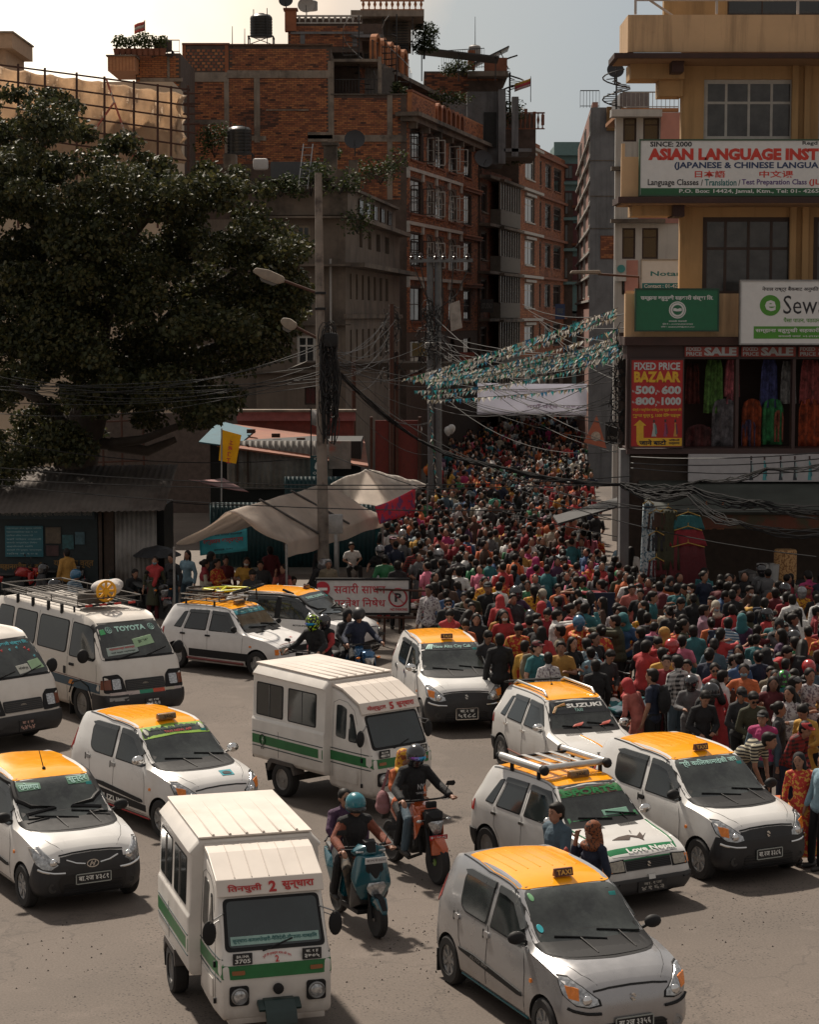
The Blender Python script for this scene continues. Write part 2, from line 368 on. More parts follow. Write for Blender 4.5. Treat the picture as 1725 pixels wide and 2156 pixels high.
def wheel(parent,x,y,r=.27,w=.15,kind='cover',steer=0.):
 """tyre with rim; outer face towards the sign of y"""
 k=(r,w,kind)
 if k not in WM:
  t=MB().lathe([(r*.62,-w/2),(r*.9,-w/2),(r*.985,-w*.36),(r,-w*.2),(r,w*.2),(r*.985,w*.36),(r*.9,w/2),(r*.62,w/2),(r*.6,w*.2),(r*.6,-w*.2)],28,ax='y').mesh('tyre',35)
  rb=MB().lathe([(r*.63,-w*.42),(r*.63,w*.40),(r*.57,w*.40),(r*.53,w*.28),(r*.2,w*.30),(r*.17,w*.36),(.001,w*.37)],24,ax='y')
  if kind=='cover':
   for i in range(7):
    a=2*math.pi*i/7
    rb.add([(r*.2*math.cos(a-.28),w*.37,r*.2*math.sin(a-.28)),(r*.2*math.cos(a+.28),w*.37,r*.2*math.sin(a+.28)),(r*.58*math.cos(a+.17),w*.41,r*.58*math.sin(a+.17)),(r*.58*math.cos(a-.17),w*.41,r*.58*math.sin(a-.17)),
(r*.2*math.cos(a-.28),w*.2,r*.2*math.sin(a-.28)),(r*.2*math.cos(a+.28),w*.2,r*.2*math.sin(a+.28)),(r*.58*math.cos(a+.17),w*.2,r*.58*math.sin(a+.17)),(r*.58*math.cos(a-.17),w*.2,r*.58*math.sin(a-.17))],
[(0,1,2,3),(4,5,1,0),(5,6,2,1),(6,7,3,2),(7,4,0,3)])
  WM[k]=(t,rb.mesh('rim',35))
 t,rm=WM[k];e=bpy.data.objects.new('wheel',None);C.objects.link(e);e.parent=parent;e.location=(x,y,r)
 e.rotation_euler=(0,rng.random()*3,(0 if y>0 else math.pi)+steer)
 link('tyre',t,e,RUBBER);link('rim',rm,e,mat('hubcap_grey',(.30,.30,.30),.45,.5,var=.2)if kind=='cover' else mat('rim_dusty',(.22,.21,.2),.6,.3,var=.3));return e
def boxat(name,m,parent,c,sz,rz=0,ry=0.,bevel=.008,rx=0.,label=None):
 b=MB().box(-sz[0]/2,sz[0]/2,-sz[1]/2,sz[1]/2,-sz[2]/2,sz[2]/2)
 o=b.build(name,m,parent,smooth=40,bevel=min(bevel,min(sz)*.3));o.location=c;o.rotation_euler=(rx,ry,rz)
 if label:o['label']=label
 return o
def mirror_part(parent,p,side,m,sz=(.09,.17,.11)):
 b=MB().ball((0,0,0),(sz[0]/2,sz[1]/2,sz[2]/2),12,8);b.bar((-.0,-side*sz[1]*.2,-.02),(-.02,-side*(sz[1]*.5+.04),-.07),.03)
 o=b.build('mirror',m,parent,smooth=60);o.location=p;return o
PLATE=mat('number_plate_black',(.012,.012,.014),.5,var=.1)
def plate(B,c,w,h,s,frame=None,off=.02,s2=None,ink=None,ground=None,tilt=0.):
 x=max(B.cast(V((1.5,c[0]+u,c[1]+q)),(-1,0,0),off).x for u in(-w*.4,0,w*.4)for q in(-h/2,0,h/2))+.006
 e=MB().box(x-.02,x,c[0]-w/2,c[0]+w/2,c[1]-h/2,c[1]+h/2).build('number_plate',ground or PLATE,B.parent,bevel=.003)
 if frame:
  f=MB()
  for a in(-1,1):f.box(x-.004,x+.006,c[0]+a*w/2-.006,c[0]+a*w/2+.006,c[1]-h/2,c[1]+h/2);f.box(x-.004,x+.006,c[0]-w/2+.008,c[0]+w/2-.008,c[1]+a*h/2-.006,c[1]+a*h/2+.006)
  f.build('plate_frame',frame,e)
 ink=ink or WINK;X=x+.004
 if s2:
  text_on('lettering',s,ink,e,(X,c[0]-w*.32,c[1]+h*.12),(0,w*.64,0),(0,0,h*.26));text_on('lettering',s2,ink,e,(X,c[0]-w*.4,c[1]-h*.36),(0,w*.8,0),(0,0,h*.38))
 else:text_on('lettering',s,ink,e,(X,c[0]-w*.43,c[1]-h*.26),(0,w*.86,0),(0,0,h*.54))
 return e
def emblem(B,c,sz,m=None,kind='s'):
 """small front badge; y runs to the viewer's right when facing it"""
 m=m or CHROME;X=max(B.cast(V((1.5,c[0]+u,c[1]+w)),(-1,0,0),.004).x for u in(-sz*.5,0,sz*.5)for w in(-sz*.6,sz*.6));b=MB()
 if kind=='s':
  for q in(((-.5,.5),(.5,.15),(.5,-.05),(-.1,.15),(.3,.5),(0,.72)),((.5,-.5),(-.5,-.15),(-.5,.05),(.1,-.15),(-.3,-.5),(0,-.72))):
   b.prism([(c[0]+u*sz,c[1]+v*sz)for u,v in q],X,X+.008,'x')
 else:
  def ell(a,d,w=.13):
   n=24
   for i in range(n):
    t0,t1=2*math.pi*i/n,2*math.pi*(i+1)/n
    P=lambda t,k:(X,c[0]+a*k*math.cos(t)*sz,c[1]+d*k*math.sin(t)*sz)
    b.bar(P(t0,1),P(t1,1),.012*sz/.07,.012)
  ell(1,.62)
  if kind=='h':
   b.bar((X,c[0]-.5*sz,c[1]-.38*sz),(X,c[0]-.1*sz,c[1]+.42*sz),.2*sz,.01,up=(1,0,0));b.bar((X,c[0]+.1*sz,c[1]-.42*sz),(X,c[0]+.5*sz,c[1]+.38*sz),.2*sz,.01,up=(1,0,0));b.bar((X,c[0]-.4*sz,c[1]-.05*sz),(X,c[0]+.4*sz,c[1]+.05*sz),.16*sz,.01,up=(1,0,0))
  else:ell(.62,.3);ell(.32,.6)
 return b.build('emblem',m,B.parent)
def wiper(B,a,b,c=None,m=BLACK):
 P=[]
 for i in range(9):P.append(B.cast(V((1.5,a[0]+(b[0]-a[0])*i/8,a[1]+(b[1]-a[1])*i/8)),(-1,0,0),.022))
 MB().tube(P,.010,5).tube([B.cast(V((1.5,*(c or a))),(-1,0,0),.01),P[4]],.008,5).build('wiper',m,B.parent,smooth=60)
def taxi_sign(parent,p,kind='wedge'):
 if kind=='wedge':
  e=MB().prism([(-.05,0),(.02,0),(.0,.085),(-.03,.085)],-.11,.11,'y').build('taxi_sign',mat('sign_brown',(.10,.03,.015),.5),parent,bevel=.006);e.location=p
  text_on('lettering','TAXI',mat('sign_gold',(.8,.42,.08),.5),e,(.024,-.085,.018),(0,.17,0),(-.016,0,.05))
 else:
  e=MB().prism(rnd([(-.05,0),(.06,0),(.04,.09),(-.04,.09)],.03),-.15,.15,'y').build('taxi_sign',mat('sign_worn_yellow',(.38,.2,.06),.5,var=.3,sc=20,col2=(.15,.1,.06)),parent,bevel=.02,smooth=50);e.location=p
  text_on('lettering','TAXI',BLACK,e,(.066,-.07,.03),(0,.14,0),(-.01,0,.035))
 return e
# ---------------------------------------------------------------- rounded small taxi
ALTO_ROWS=[(-1.715,.36,.40,.50,.50,.46,.68,.40,.80,.84),(-1.69,.28,.56,.63,.50,.59,.80,.46,.95,1.02),(-1.61,.22,.64,.70,.50,.67,.88,.52,1.18,1.26),
(-1.45,.20,.66,.735,.50,.705,.91,.53,1.355,1.42),(-1.2,.18,.67,.745,.50,.715,.925,.545,1.405,1.47),(-.4,.18,.67,.745,.50,.715,.93,.56,1.425,1.495),
(.0,.18,.67,.745,.50,.715,.925,.56,1.405,1.475),(.22,.18,.67,.745,.50,.715,.93,.555,1.355,1.415),(.88,.18,.67,.745,.50,.715,.915,.63,.955,.995),(1.0,.18,.67,.745,.50,.71,.90,.62,.935,.975),
(1.3,.19,.66,.735,.50,.695,.845,.56,.895,.935),(1.5,.20,.62,.71,.48,.665,.785,.50,.83,.87),(1.6,.20,.56,.665,.46,.61,.72,.46,.765,.805),(1.67,.22,.46,.575,.45,.51,.64,.40,.69,.72),(1.705,.25,.36,.46,.44,.41,.56,.32,.61,.63),(1.72,.30,.24,.32,.42,.28,.50,.22,.53,.54)]
def small_taxi(label,loc,rz,paint=None,bumper=None,style='alto',**o):
 paint=paint or WHITE;r=root('taxi',label,'taxi',loc,rz,'taxis at the junction')
 me,skin=carbody(ALTO_ROWS,(1.17,-1.2),paint=paint,ar=.315,aw=.27)
 link('body',me,r);B=Body(skin,r);B.skin=skin
 pil=BLACK if style in('eon','zen')else None
 B.patch('roof_panel',YEL,rnd([(.20,-.53),(.235,0),(.20,.53),(-.4,.545),(-1.18,.50),(-1.30,0),(-1.18,-.50),(-.4,-.545)],[.05,0,.05,0,.1,0,.1,0]),'t',.005,.09)
 for y in(-.36,-.22,-.075,.075,.22,.36):
  if style!='eon':B.line('roof_rib',YEL,[(-1.12,y),(-.25,y)],'t',.011,.001)
 for sg in(-1,1):
  B.line('drip_rail',BLACK,[(-1.25,sg*.515),(-.5,sg*.557),(.2,sg*.548)],'t',.008,.003)
 B.patch('windscreen_seal',BLACK,rnd([(-.655,.935),(0,.93),(.655,.935),(.55,1.41),(0,1.435),(-.55,1.41)],[.06,0,.06,.05,0,.05]),'f',.003)
 B.patch('windscreen',WGLASS,rnd([(-.60,.99),(0,.985),(.60,.99),(.52,1.385),(0,1.41),(-.52,1.385)],[.07,0,.07,.05,0,.05]),'f',.006)
 B.patch('cowl',BLACK,rnd([(-.62,.94),(.62,.94),(.55,.995),(-.55,.995)],.02),'f',.008)
 for ax,sg in(('r',-1),('l',1)):
  fw=rnd([(-.16,.925),(.62,.925),(.70,.955),(.22,1.32),(.06,1.35),(-.16,1.355)],[.02,.02,.03,.12,.06,.02])
  rw=rnd([(-.96,.98),(-.80,.925),(-.24,.925),(-.24,1.36),(-.92,1.35),(-1.02,1.27)],[.08,.05,.03,.02,.06,.06])
  for q,nm in((fw,'front'),(rw,'rear')):
   c=sum((V(p)for p in q),V((0,0)))/len(q);g=[tuple(c+(V(p)-c)*.93)for p in q]
   B.patch('window_frame',BLACK,q,ax,.003);B.patch('side_window',GLASS,g,ax,.006)
  if pil:B.patch('door_pillar',BLACK,[(-.25,.92),(-.15,.92),(-.15,1.37),(-.25,1.37)],ax,.005)
  vis=mat('smoked_visor',(.05,.055,.057),.3,var=.1)
  B.patch('rain_visor',vis,rnd([(-.14,1.37),(.10,1.365),(.26,1.33),(.56,1.09),(.50,1.06),(.22,1.265),(.04,1.30),(-.14,1.30)],.015),ax,.022)
  B.patch('rain_visor',vis,rnd([(-.95,1.30),(-.24,1.31),(-.24,1.375),(-.88,1.365),(-1.02,1.33)],.015),ax,.022)
  B.seam([(-.20,.93),(-.21,.5),(-.20,.24)],ax);B.seam([(.66,.93),(.72,.7),(.74,.26),(-.85,.26)],ax);B.seam([(-.98,.9),(-.92,.6),(-.82,.48)],ax)
  B.patch('side_moulding',BLACK,rnd([(.70,.43),(.66,.47),(-.5,.53),(-.9,.52),(-.86,.49),(-.4,.46),(.6,.42)],.01),ax,.014)
  for x in(-.13,-.90):
   B.patch('door_handle',o.get('handle',paint),rnd([(x-.02,.80),(x-.14,.80),(x-.14,.86),(x-.02,.86)],.025),ax,.02)
   B.patch('keyhole',BLACK,rnd([(x-.19,.77),(x-.165,.77),(x-.165,.87),(x-.19,.87)],.01),ax,.004)
  p=B.cast(V((.66,sg*.5,.96)),Body.DIR[ax],.13)
  mirror_part(r,p+V((0,0,.015)),sg,o.get('mirror',BLACK),(.12,.2,.14))
  B.patch('indicator',ORANGE,rnd([(.86,.63),(.91,.63),(.91,.67),(.86,.67)],.018),ax,.012)
  for x in(1.17,-1.2):wheel(r,x,sg*.672,.275,.15)
  dd=(-.78,-sg*.62,-.1);s1=sg
  if style=='eon':hp=[(1.32,.715*s1,.80),(1.50,.66*s1,.83),(1.60,.52*s1,.72),(1.68,.40*s1,.60),(1.66,.50*s1,.54),(1.62,.60*s1,.55),(1.52,.68*s1,.62)]
  elif style=='zen':hp=[(1.52,.68*s1,.74),(1.60,.56*s1,.74),(1.68,.36*s1,.66),(1.70,.36*s1,.55),(1.66,.52*s1,.53),(1.58,.64*s1,.56)]
  else:hp=[(1.36,.70*s1,.845),(1.48,.645*s1,.845),(1.60,.52*s1,.765),(1.68,.36*s1,.645),(1.69,.34*s1,.585),(1.67,.46*s1,.565),(1.62,.59*s1,.585),(1.50,.685*s1,.68)]
  B.patch('headlamp_rim',BLACK if bumper is None or style=='alto' else CHROME,hp,None,.007,.07,d=dd)
  c=sum((V(p)for p in hp),V())/len(hp);hq=[c+(V(p)-c)*.88 for p in hp]
  h=B.patch('headlamp',LAMP,hq,None,.014,.06,d=dd)
  if style!='eon':
   q=[(1.52,.665*s1,.775),(1.60,.565*s1,.74),(1.625,.56*s1,.64),(1.56,.64*s1,.66)];B.patch('indicator',ORANGE,q,None,.019,.05,d=dd,parent=h)
  p=B.cast(V((1.64,.47*s1,.64)),dd,.0);MB().ball((0,0,0),(.035,.055,.055),12,8).build('bulb_bowl',mat('lamp_bowl',(.7,.7,.7),.1,.9,var=.1),h,smooth=60).location=p
  MB().lathe([(.055,-.01),(.06,.012),(.035,.014),(.03,.004)],14,ax='x').build('fog_lamp',mat('fog_dark',(.03,.03,.03),.4)if bumper else mat('fog_grey',(.3,.3,.3),.4,.5),r,smooth=40).location=B.cast(V((1.5,sg*.52,.33)),(-1,0,0),.0)
  B.line('bumper_guard',CHROME if bumper else BLACK,[(sg*.36,.51),(sg*.50,.515),(sg*.62,.54),(sg*.665,.56)],'f',.016,.008)
  B.patch('tail_lamp',mat('tail_red',(.35,.015,.012),.2,var=.2),[(-1.66,.58*sg,.80),(-1.60,.68*sg,.85),(-1.50,.70*sg,.93),(-1.56,.62*sg,1.16),(-1.62,.52*sg,1.0)],None,.008,.07,d=(.6,-.8*sg,0))
  boxat('mudflap',BLACK,r,(-1.50,sg*.66,.2),(.02,.17,.26),bevel=.003)
 if bumper:
  B.shell('bumper',bumper,[((0,0,.64),(0,.0,1)),((1.42,0,.4),(-1,0,.35))],.007)
  B.patch('bumper_top',bumper,[(-.42,.60),(.42,.60),(.41,.70),(.25,.722),(0,.73),(-.25,.722),(-.41,.70)],'f',.010)
 B.patch('hood_gap',BLACK,[(-.42,.728),(-.25,.748),(0,.756),(.25,.748),(.42,.728),(.42,.712),(.25,.732),(0,.739),(-.25,.732),(-.42,.712)],'f',.006)
 B.patch('grille',mat('grille_black',(.008,.008,.009),.45,var=.2),rnd([(-.36,.40),(-.42,.20),(.42,.20),(.36,.40)],.05)if style=='alto' else rnd([(-.46,.48),(-.42,.22),(.42,.22),(.46,.48)],.1),'f',.012)
 for z in(.225,.26,.295,.33,.365):B.line('grille_bar',BLACK,[(-.38,z),(.38,z)],'f',.006,.013)
 B.seam([(.62,-.60),(.95,-.60),(1.25,-.56),(1.48,-.47),(1.62,-.36)],'t');B.seam([(.62,.60),(.95,.60),(1.25,.56),(1.48,.47),(1.62,.36)],'t')
 wiper(B,(-.42,1.03),(.12,.985),(-.12,.95));wiper(B,(.08,1.05),(.55,1.00),(.34,.95))
 MB().tube([B.cast(V((.98,0,1.2)),(0,0,-1),0),B.cast(V((.98,0,1.2)),(0,0,-1),.012)],.014,8).build('washer_nozzle',BLACK,r)
 boxat('permit_sticker',mat('sticker_teal',(.03,.32,.30),.5),r,B.cast(V((1.5,.46,1.30)),(-1,0,0),.008),(.01,.075,.055),ry=R(-35),bevel=.002)
 return r,B
# ---------------------------------------------------------------- boxy small taxi
BOX_ROWS=[(-1.60,.34,.50,.58,.50,.56,.68,.50,.78,.80),(-1.57,.26,.60,.66,.50,.635,.80,.53,.92,.95),(-1.50,.22,.64,.69,.50,.665,.86,.52,1.05,1.09),(-1.30,.20,.65,.70,.50,.68,.87,.49,1.28,1.33),
(-1.12,.19,.65,.705,.50,.685,.87,.49,1.31,1.365),(-.4,.18,.65,.705,.50,.685,.87,.50,1.325,1.385),(.05,.18,.65,.705,.50,.685,.87,.505,1.31,1.37),(.21,.18,.65,.705,.50,.685,.87,.50,1.275,1.32),
(.70,.18,.65,.705,.50,.685,.845,.62,.875,.90),(.80,.18,.65,.705,.50,.68,.825,.61,.85,.87),(1.3,.18,.64,.695,.48,.665,.735,.56,.765,.785),(1.50,.19,.61,.675,.46,.64,.665,.52,.69,.71),(1.57,.20,.58,.655,.45,.62,.62,.50,.65,.665),(1.62,.21,.55,.64,.42,.60,.50,.44,.53,.54),(1.66,.24,.50,.60,.36,.53,.42,.36,.44,.45),(1.68,.28,.42,.50,.34,.42,.38,.3,.39,.40)]
def boxy_taxi(label,loc,rz,paint=None,**o):
 paint=paint or WHITE;r=root('taxi',label,'taxi',loc,rz,'taxis at the junction')
 me,skin=carbody(BOX_ROWS,(1.06,-1.10),paint=paint,ar=.31,aw=.27)
 link('body',me,r);B=Body(skin,r);B.skin=skin
 B.patch('roof_panel',YEL,rnd([(.19,-.47),(.21,0),(.19,.47),(-1.22,.455),(-1.26,0),(-1.22,-.455)],[.04,0,.04,.06,0,.06]),'t',.005,.1)
 for sg in(-1,1):B.line('drip_rail',BLACK if o.get('dark')else STEEL,[(-1.25,sg*.475),(.2,sg*.49)],'t',.009,.003)
 B.patch('windscreen_seal',BLACK,rnd([(-.60,.875),(.60,.875),(.495,1.30),(0,1.325),(-.495,1.30)],[.04,.04,.04,0,.04]),'f',.003)
 B.patch('windscreen',WGLASS,rnd([(-.565,.905),(.565,.905),(.47,1.275),(0,1.30),(-.47,1.275)],[.05,.05,.04,0,.04]),'f',.006)
 for ax,sg in(('r',-1),('l',1)):
  for q in(rnd([(-.22,.86),(.48,.86),(.50,.89),(.18,1.23),(-.22,1.24)],[.03,.02,.02,.07,.03]),rnd([(-.90,.86),(-.30,.86),(-.30,1.24),(-.80,1.23)],[.03,.03,.03,.05]),rnd([(-1.18,.88),(-.97,.87),(-.87,1.22),(-.98,1.20)],.03)):
   c=sum((V(p)for p in q),V((0,0)))/len(q)
   B.patch('window_frame',BLACK,q,ax,.003);B.patch('side_window',GLASS,[tuple(c+(V(p)-c)*.91)for p in q],ax,.006)
  B.seam([(-.26,1.26),(-.26,.26),(.66,.24),(.68,.78)],ax);B.seam([(-.26,.26),(-.78,.26),(-.80,.45),(-.93,.60),(-.93,.84),(-.82,1.25)],ax)
  if o.get('visor',1):
   vis=mat('smoked_visor',(.05,.055,.057),.3)
   B.patch('rain_visor',vis,rnd([(-.22,1.265),(.19,1.25),(.48,.95),(.43,.93),(.15,1.185),(-.22,1.20)],.012),ax,.02);B.patch('rain_visor',vis,rnd([(-.82,1.25),(-.30,1.265),(-.30,1.20),(-.84,1.19)],.012),ax,.02)
  for x in(-.18,-.86):B.patch('door_handle',o.get('handle',BLACK),rnd([(x,.74),(x-.13,.74),(x-.13,.775),(x,.775)],.01),ax,.018)
  mirror_part(r,B.cast(V((.50,sg*.5,.90)),Body.DIR[ax],.11),sg,o.get('mirror',BLACK),(.08,.19,.12))
  B.patch('indicator',ORANGE,rnd([(.86,.60),(.92,.60),(.92,.635),(.86,.635)],.015),ax,.012)
  for x in(1.06,-1.10):wheel(r,x,sg*.635,.27,.15,o.get('wh','cover'))
  B.patch('headlamp_rim',BLACK,[(sg*.36,.49),(sg*.60,.49),(sg*.60,.63),(sg*.36,.645)],'f',.006)
  h=B.patch('headlamp',mat('old_lamp',(.3,.27,.22),.2,.3,var=.3,sc=30),rnd([(sg*.38,.505),(sg*.57,.505),(sg*.57,.615),(sg*.38,.63)],.015),'f',.016)
  B.patch('indicator',ORANGE,[(1.62,.56*sg,.50),(1.62,.56*sg,.62),(1.50,.66*sg,.60),(1.52,.66*sg,.49)],None,.012,.06,d=(-.4,-.9*sg,0))
  B.patch('tail_lamp',mat('tail_red',(.35,.015,.012),.2),[(-1.54,.62*sg,.70),(-1.46,.67*sg,.70),(-1.44,.665*sg,.86),(-1.54,.60*sg,.86)],None,.008,.07,d=(.5,-.8*sg,0))
  boxat('mudflap',BLACK,r,(-1.40,sg*.62,.2),(.02,.17,.26),bevel=.003)
 B.shell('bumper',o.get('bump',mat('bumper_grey',(.03,.03,.032),.55)),[((0,0,.40),(0,0,1)),((1.40,0,.4),(-1,0,0))],.02)
 B.shell('rear_bumper',BLACK,[((0,0,.46),(0,0,1)),((-1.38,0,.4),(1,0,0))],.02)
 B.patch('grille',mat('grille_black',(.008,.008,.009),.45),[(-.345,.50),(.345,.50),(.345,.62),(-.345,.62)],'f',.01)
 for z in(.52,.54,.56,.58,.60):B.line('grille_bar',BLACK,[(-.34,z),(.34,z)],'f',.005,.013)
 B.seam([(.72,-.58),(1.35,-.54),(1.55,-.49),(1.58,0),(1.55,.49),(1.35,.54),(.72,.58)],'t')
 for i in range(18):
  for y in(-.40,.12):B.line('cowl_vent',BLACK,[(.77,y+i*.016),(.85,y+i*.016)],'t',.004,.001)
 wiper(B,(-.38,.96),(.10,.915),(-.12,.89));wiper(B,(.06,.99),(.50,.93),(.32,.89))
 return r,B
def roof_rack(r,z,x0,x1,w,m,slats=6,h=.10):
 """light load rack clamped on a roof"""
 e=MB()
 for sg in(-1,1):
  for zz in(0,h):e.tube([(x0,sg*w,z+zz),(x1,sg*w,z+zz)],.012,6)
  for x in np.linspace(x0,x1,4):e.tube([(x,sg*w,z),(x,sg*w,z+h)],.01,5)
 for x in(x0,x1):
  for zz in(0,h):e.tube([(x,-w,z+zz),(x,w,z+zz)],.012,6)
 rk=e.build('roof_rack',m,r,smooth=60)
 for i in range(slats):boxat('slat',m,rk,(x0+(x1-x0)*(i+.5)/slats,0,z+.002),(.03,2*w,.014),bevel=.002)
 for x in(x0+.15,x1-.12):
  for sg in(-1,1):boxat('clamp',BLACK,rk,(x,sg*(w+.01),z-.05),(.04,.03,.12))
 return rk
# ================================================================ vans
VAN_ROWS=[(-2.35,.4,.70,.78,.7,.76,1.15,.60,1.80,1.86),(-2.30,.30,.76,.83,.7,.82,1.16,.66,1.86,1.93),(-2.0,.25,.78,.845,.7,.83,1.16,.69,1.88,1.955),(1.2,.25,.78,.845,.7,.83,1.17,.69,1.87,1.95),(1.50,.25,.78,.845,.7,.83,1.17,.675,1.83,1.90),(1.66,.25,.78,.845,.7,.83,1.17,.65,1.75,1.80),
(2.13,.25,.78,.84,.7,.81,1.14,.74,1.235,1.27),(2.20,.26,.77,.835,.68,.80,1.06,.74,1.14,1.17),(2.30,.28,.74,.815,.62,.77,.85,.70,.93,.95),(2.36,.30,.70,.79,.55,.73,.68,.66,.74,.76),(2.42,.31,.58,.70,.45,.62,.58,.55,.62,.63),(2.46,.34,.40,.52,.42,.45,.52,.38,.54,.55)]
def minibus(label,loc,rz,paint,stripe=False):
 r=root('minibus',label,'minibus',loc,rz)
 me,skin=carbody(VAN_ROWS,(1.47,-1.1),paint=paint,nx=50,ar=.40,aw=.33)
 link('body',me,r);B=Body(skin,r);B.skin=skin
 B.p3=lambda ax,a,b:{'r':V((a,-.6,b)),'l':V((a,.6,b)),'f':V((2.3,a,b)),'b':V((-2.3,a,b)),'t':V((a,b,1.8))}[ax]
 B.patch('windscreen_seal',BLACK,rnd([(-.765,1.20),(.765,1.20),(.665,1.815),(-.665,1.815)],.07),'f',.004,.1)
 B.patch('windscreen',WGLASS,rnd([(-.725,1.235),(.725,1.235),(.635,1.785),(-.635,1.785)],.07),'f',.008,.1)
 for ax,sg in(('r',-1),('l',1)):
  for q,nm in((rnd([(.98,1.17),(1.92,1.17),(1.98,1.22),(1.66,1.72),(1.54,1.78),(.98,1.80)],[.06,.03,.06,.1,.05,.05]),1),(rnd([(-.35,1.20),(.86,1.20),(.86,1.80),(-.35,1.80)],.09),0),(rnd([(-1.35,1.20),(-.45,1.20),(-.45,1.80),(-1.35,1.80)],.09),0),(rnd([(-2.15,1.20),(-1.45,1.20),(-1.45,1.80),(-2.1,1.80)],.09),0)):
   c=sum((V(p)for p in q),V((0,0)))/len(q);B.patch('window_frame',BLACK,q,ax,.004,.12);B.patch('side_window',GLASS,[tuple(c+(V(p)-c)*.94)for p in q],ax,.008,.12)
  B.seam([(.93,1.85),(.93,.32),(2.05,.32)],ax);B.seam([(2.02,1.2),(2.06,.95),(2.05,.35)],ax);B.seam([(-.40,1.85),(-.40,.32)],ax)
  B.patch('door_handle',BLACK,rnd([(1.02,1.0),(1.20,1.0),(1.20,1.05),(1.02,1.05)],.02),ax,.02)
  B.patch('air_vent',BLACK,rnd([(.78,.82),(.88,.82),(.88,.96),(.78,.96)],.02),ax,.006)
  if stripe:
   blu=mat('stripe_blue',(.012,.05,.085),.4,var=.2)
   B.patch('stripe',blu,[(-2.2,.62),(2.20,.62),(2.20,.78),(-2.2,.78)],ax,.004,.2)
   B.line('stripe_line',mat('stripe_maroon',(.12,.02,.02),.5),[(-2.2,.80),(2.22,.80)],ax,.006,.002);B.line('stripe_line',BLACK,[(1.95,.60),(2.2,.50)],ax,.008,.002)
   B.patch('flame_emblem',mat('flame_orange',(.6,.22,.03),.5),rnd([(1.0,.66),(1.16,.66),(1.22,.70),(1.12,.70),(1.20,.75),(1.06,.74)],.01),ax,.008)
   B.line('arch_trim',BLACK,[(1.03,.50),(1.16,.70),(1.47,.78),(1.78,.70),(1.90,.50),(2.2,.46)],ax,.014,.006)
  for x in(1.47,-1.1):wheel(r,x,sg*.74,.34,.19,'rim')
  mirror_part(r,V((1.86,sg*.99,1.28)),sg,BLACK,(.12,.24,.26))
  boxat('mudflap',BLACK,r,(1.02,sg*.74,.25),(.02,.2,.34),bevel=.003)
  B.patch('headlamp_rim',BLACK,rnd([(sg*.40,.63),(sg*.80,.64),(sg*.79,.95),(sg*.52,.96),(sg*.44,.88)],.03),'f',.012,.1)
  h=B.patch('headlamp',LAMP,rnd([(sg*.50,.70),(sg*.66,.70),(sg*.66,.88),(sg*.50,.88)],.02),'f',.022)
  B.patch('indicator',mat('indicator_dull',(.16,.045,.02),.3,var=.3),[(2.37,.69*sg,.70),(2.2,.80*sg,.70),(2.2,.80*sg,.86),(2.32,.69*sg,.88)],None,.018,.08,d=(-.7,-.7*sg,0))
 B.shell('bumper',mat('bumper_black',(.018,.018,.02),.5,var=.3),[((0,0,.60),(0,0,1)),((1.95,0,.4),(-1,0,0))],.03)
 B.patch('grille',mat('grille_black',(.008,.008,.009),.45),rnd([(-.40,.66),(.40,.66),(.40,.85),(-.40,.85)],.03),'f',.016,.1)
 for z in(.69,.72,.75,.78,.81):B.line('grille_bar',mat('grille_grey',(.06,.055,.05),.5),[(-.38,z),(.38,z)],'f',.006,.02)
 emblem(B,(0,.755),.055,mat('dull_badge',(.3,.28,.25),.4,.6),'t')
 wiper(B,(-.50,1.20),(.02,1.30),(-.46,1.20));wiper(B,(.10,1.22),(.60,1.34),(.14,1.21))
 return r,B
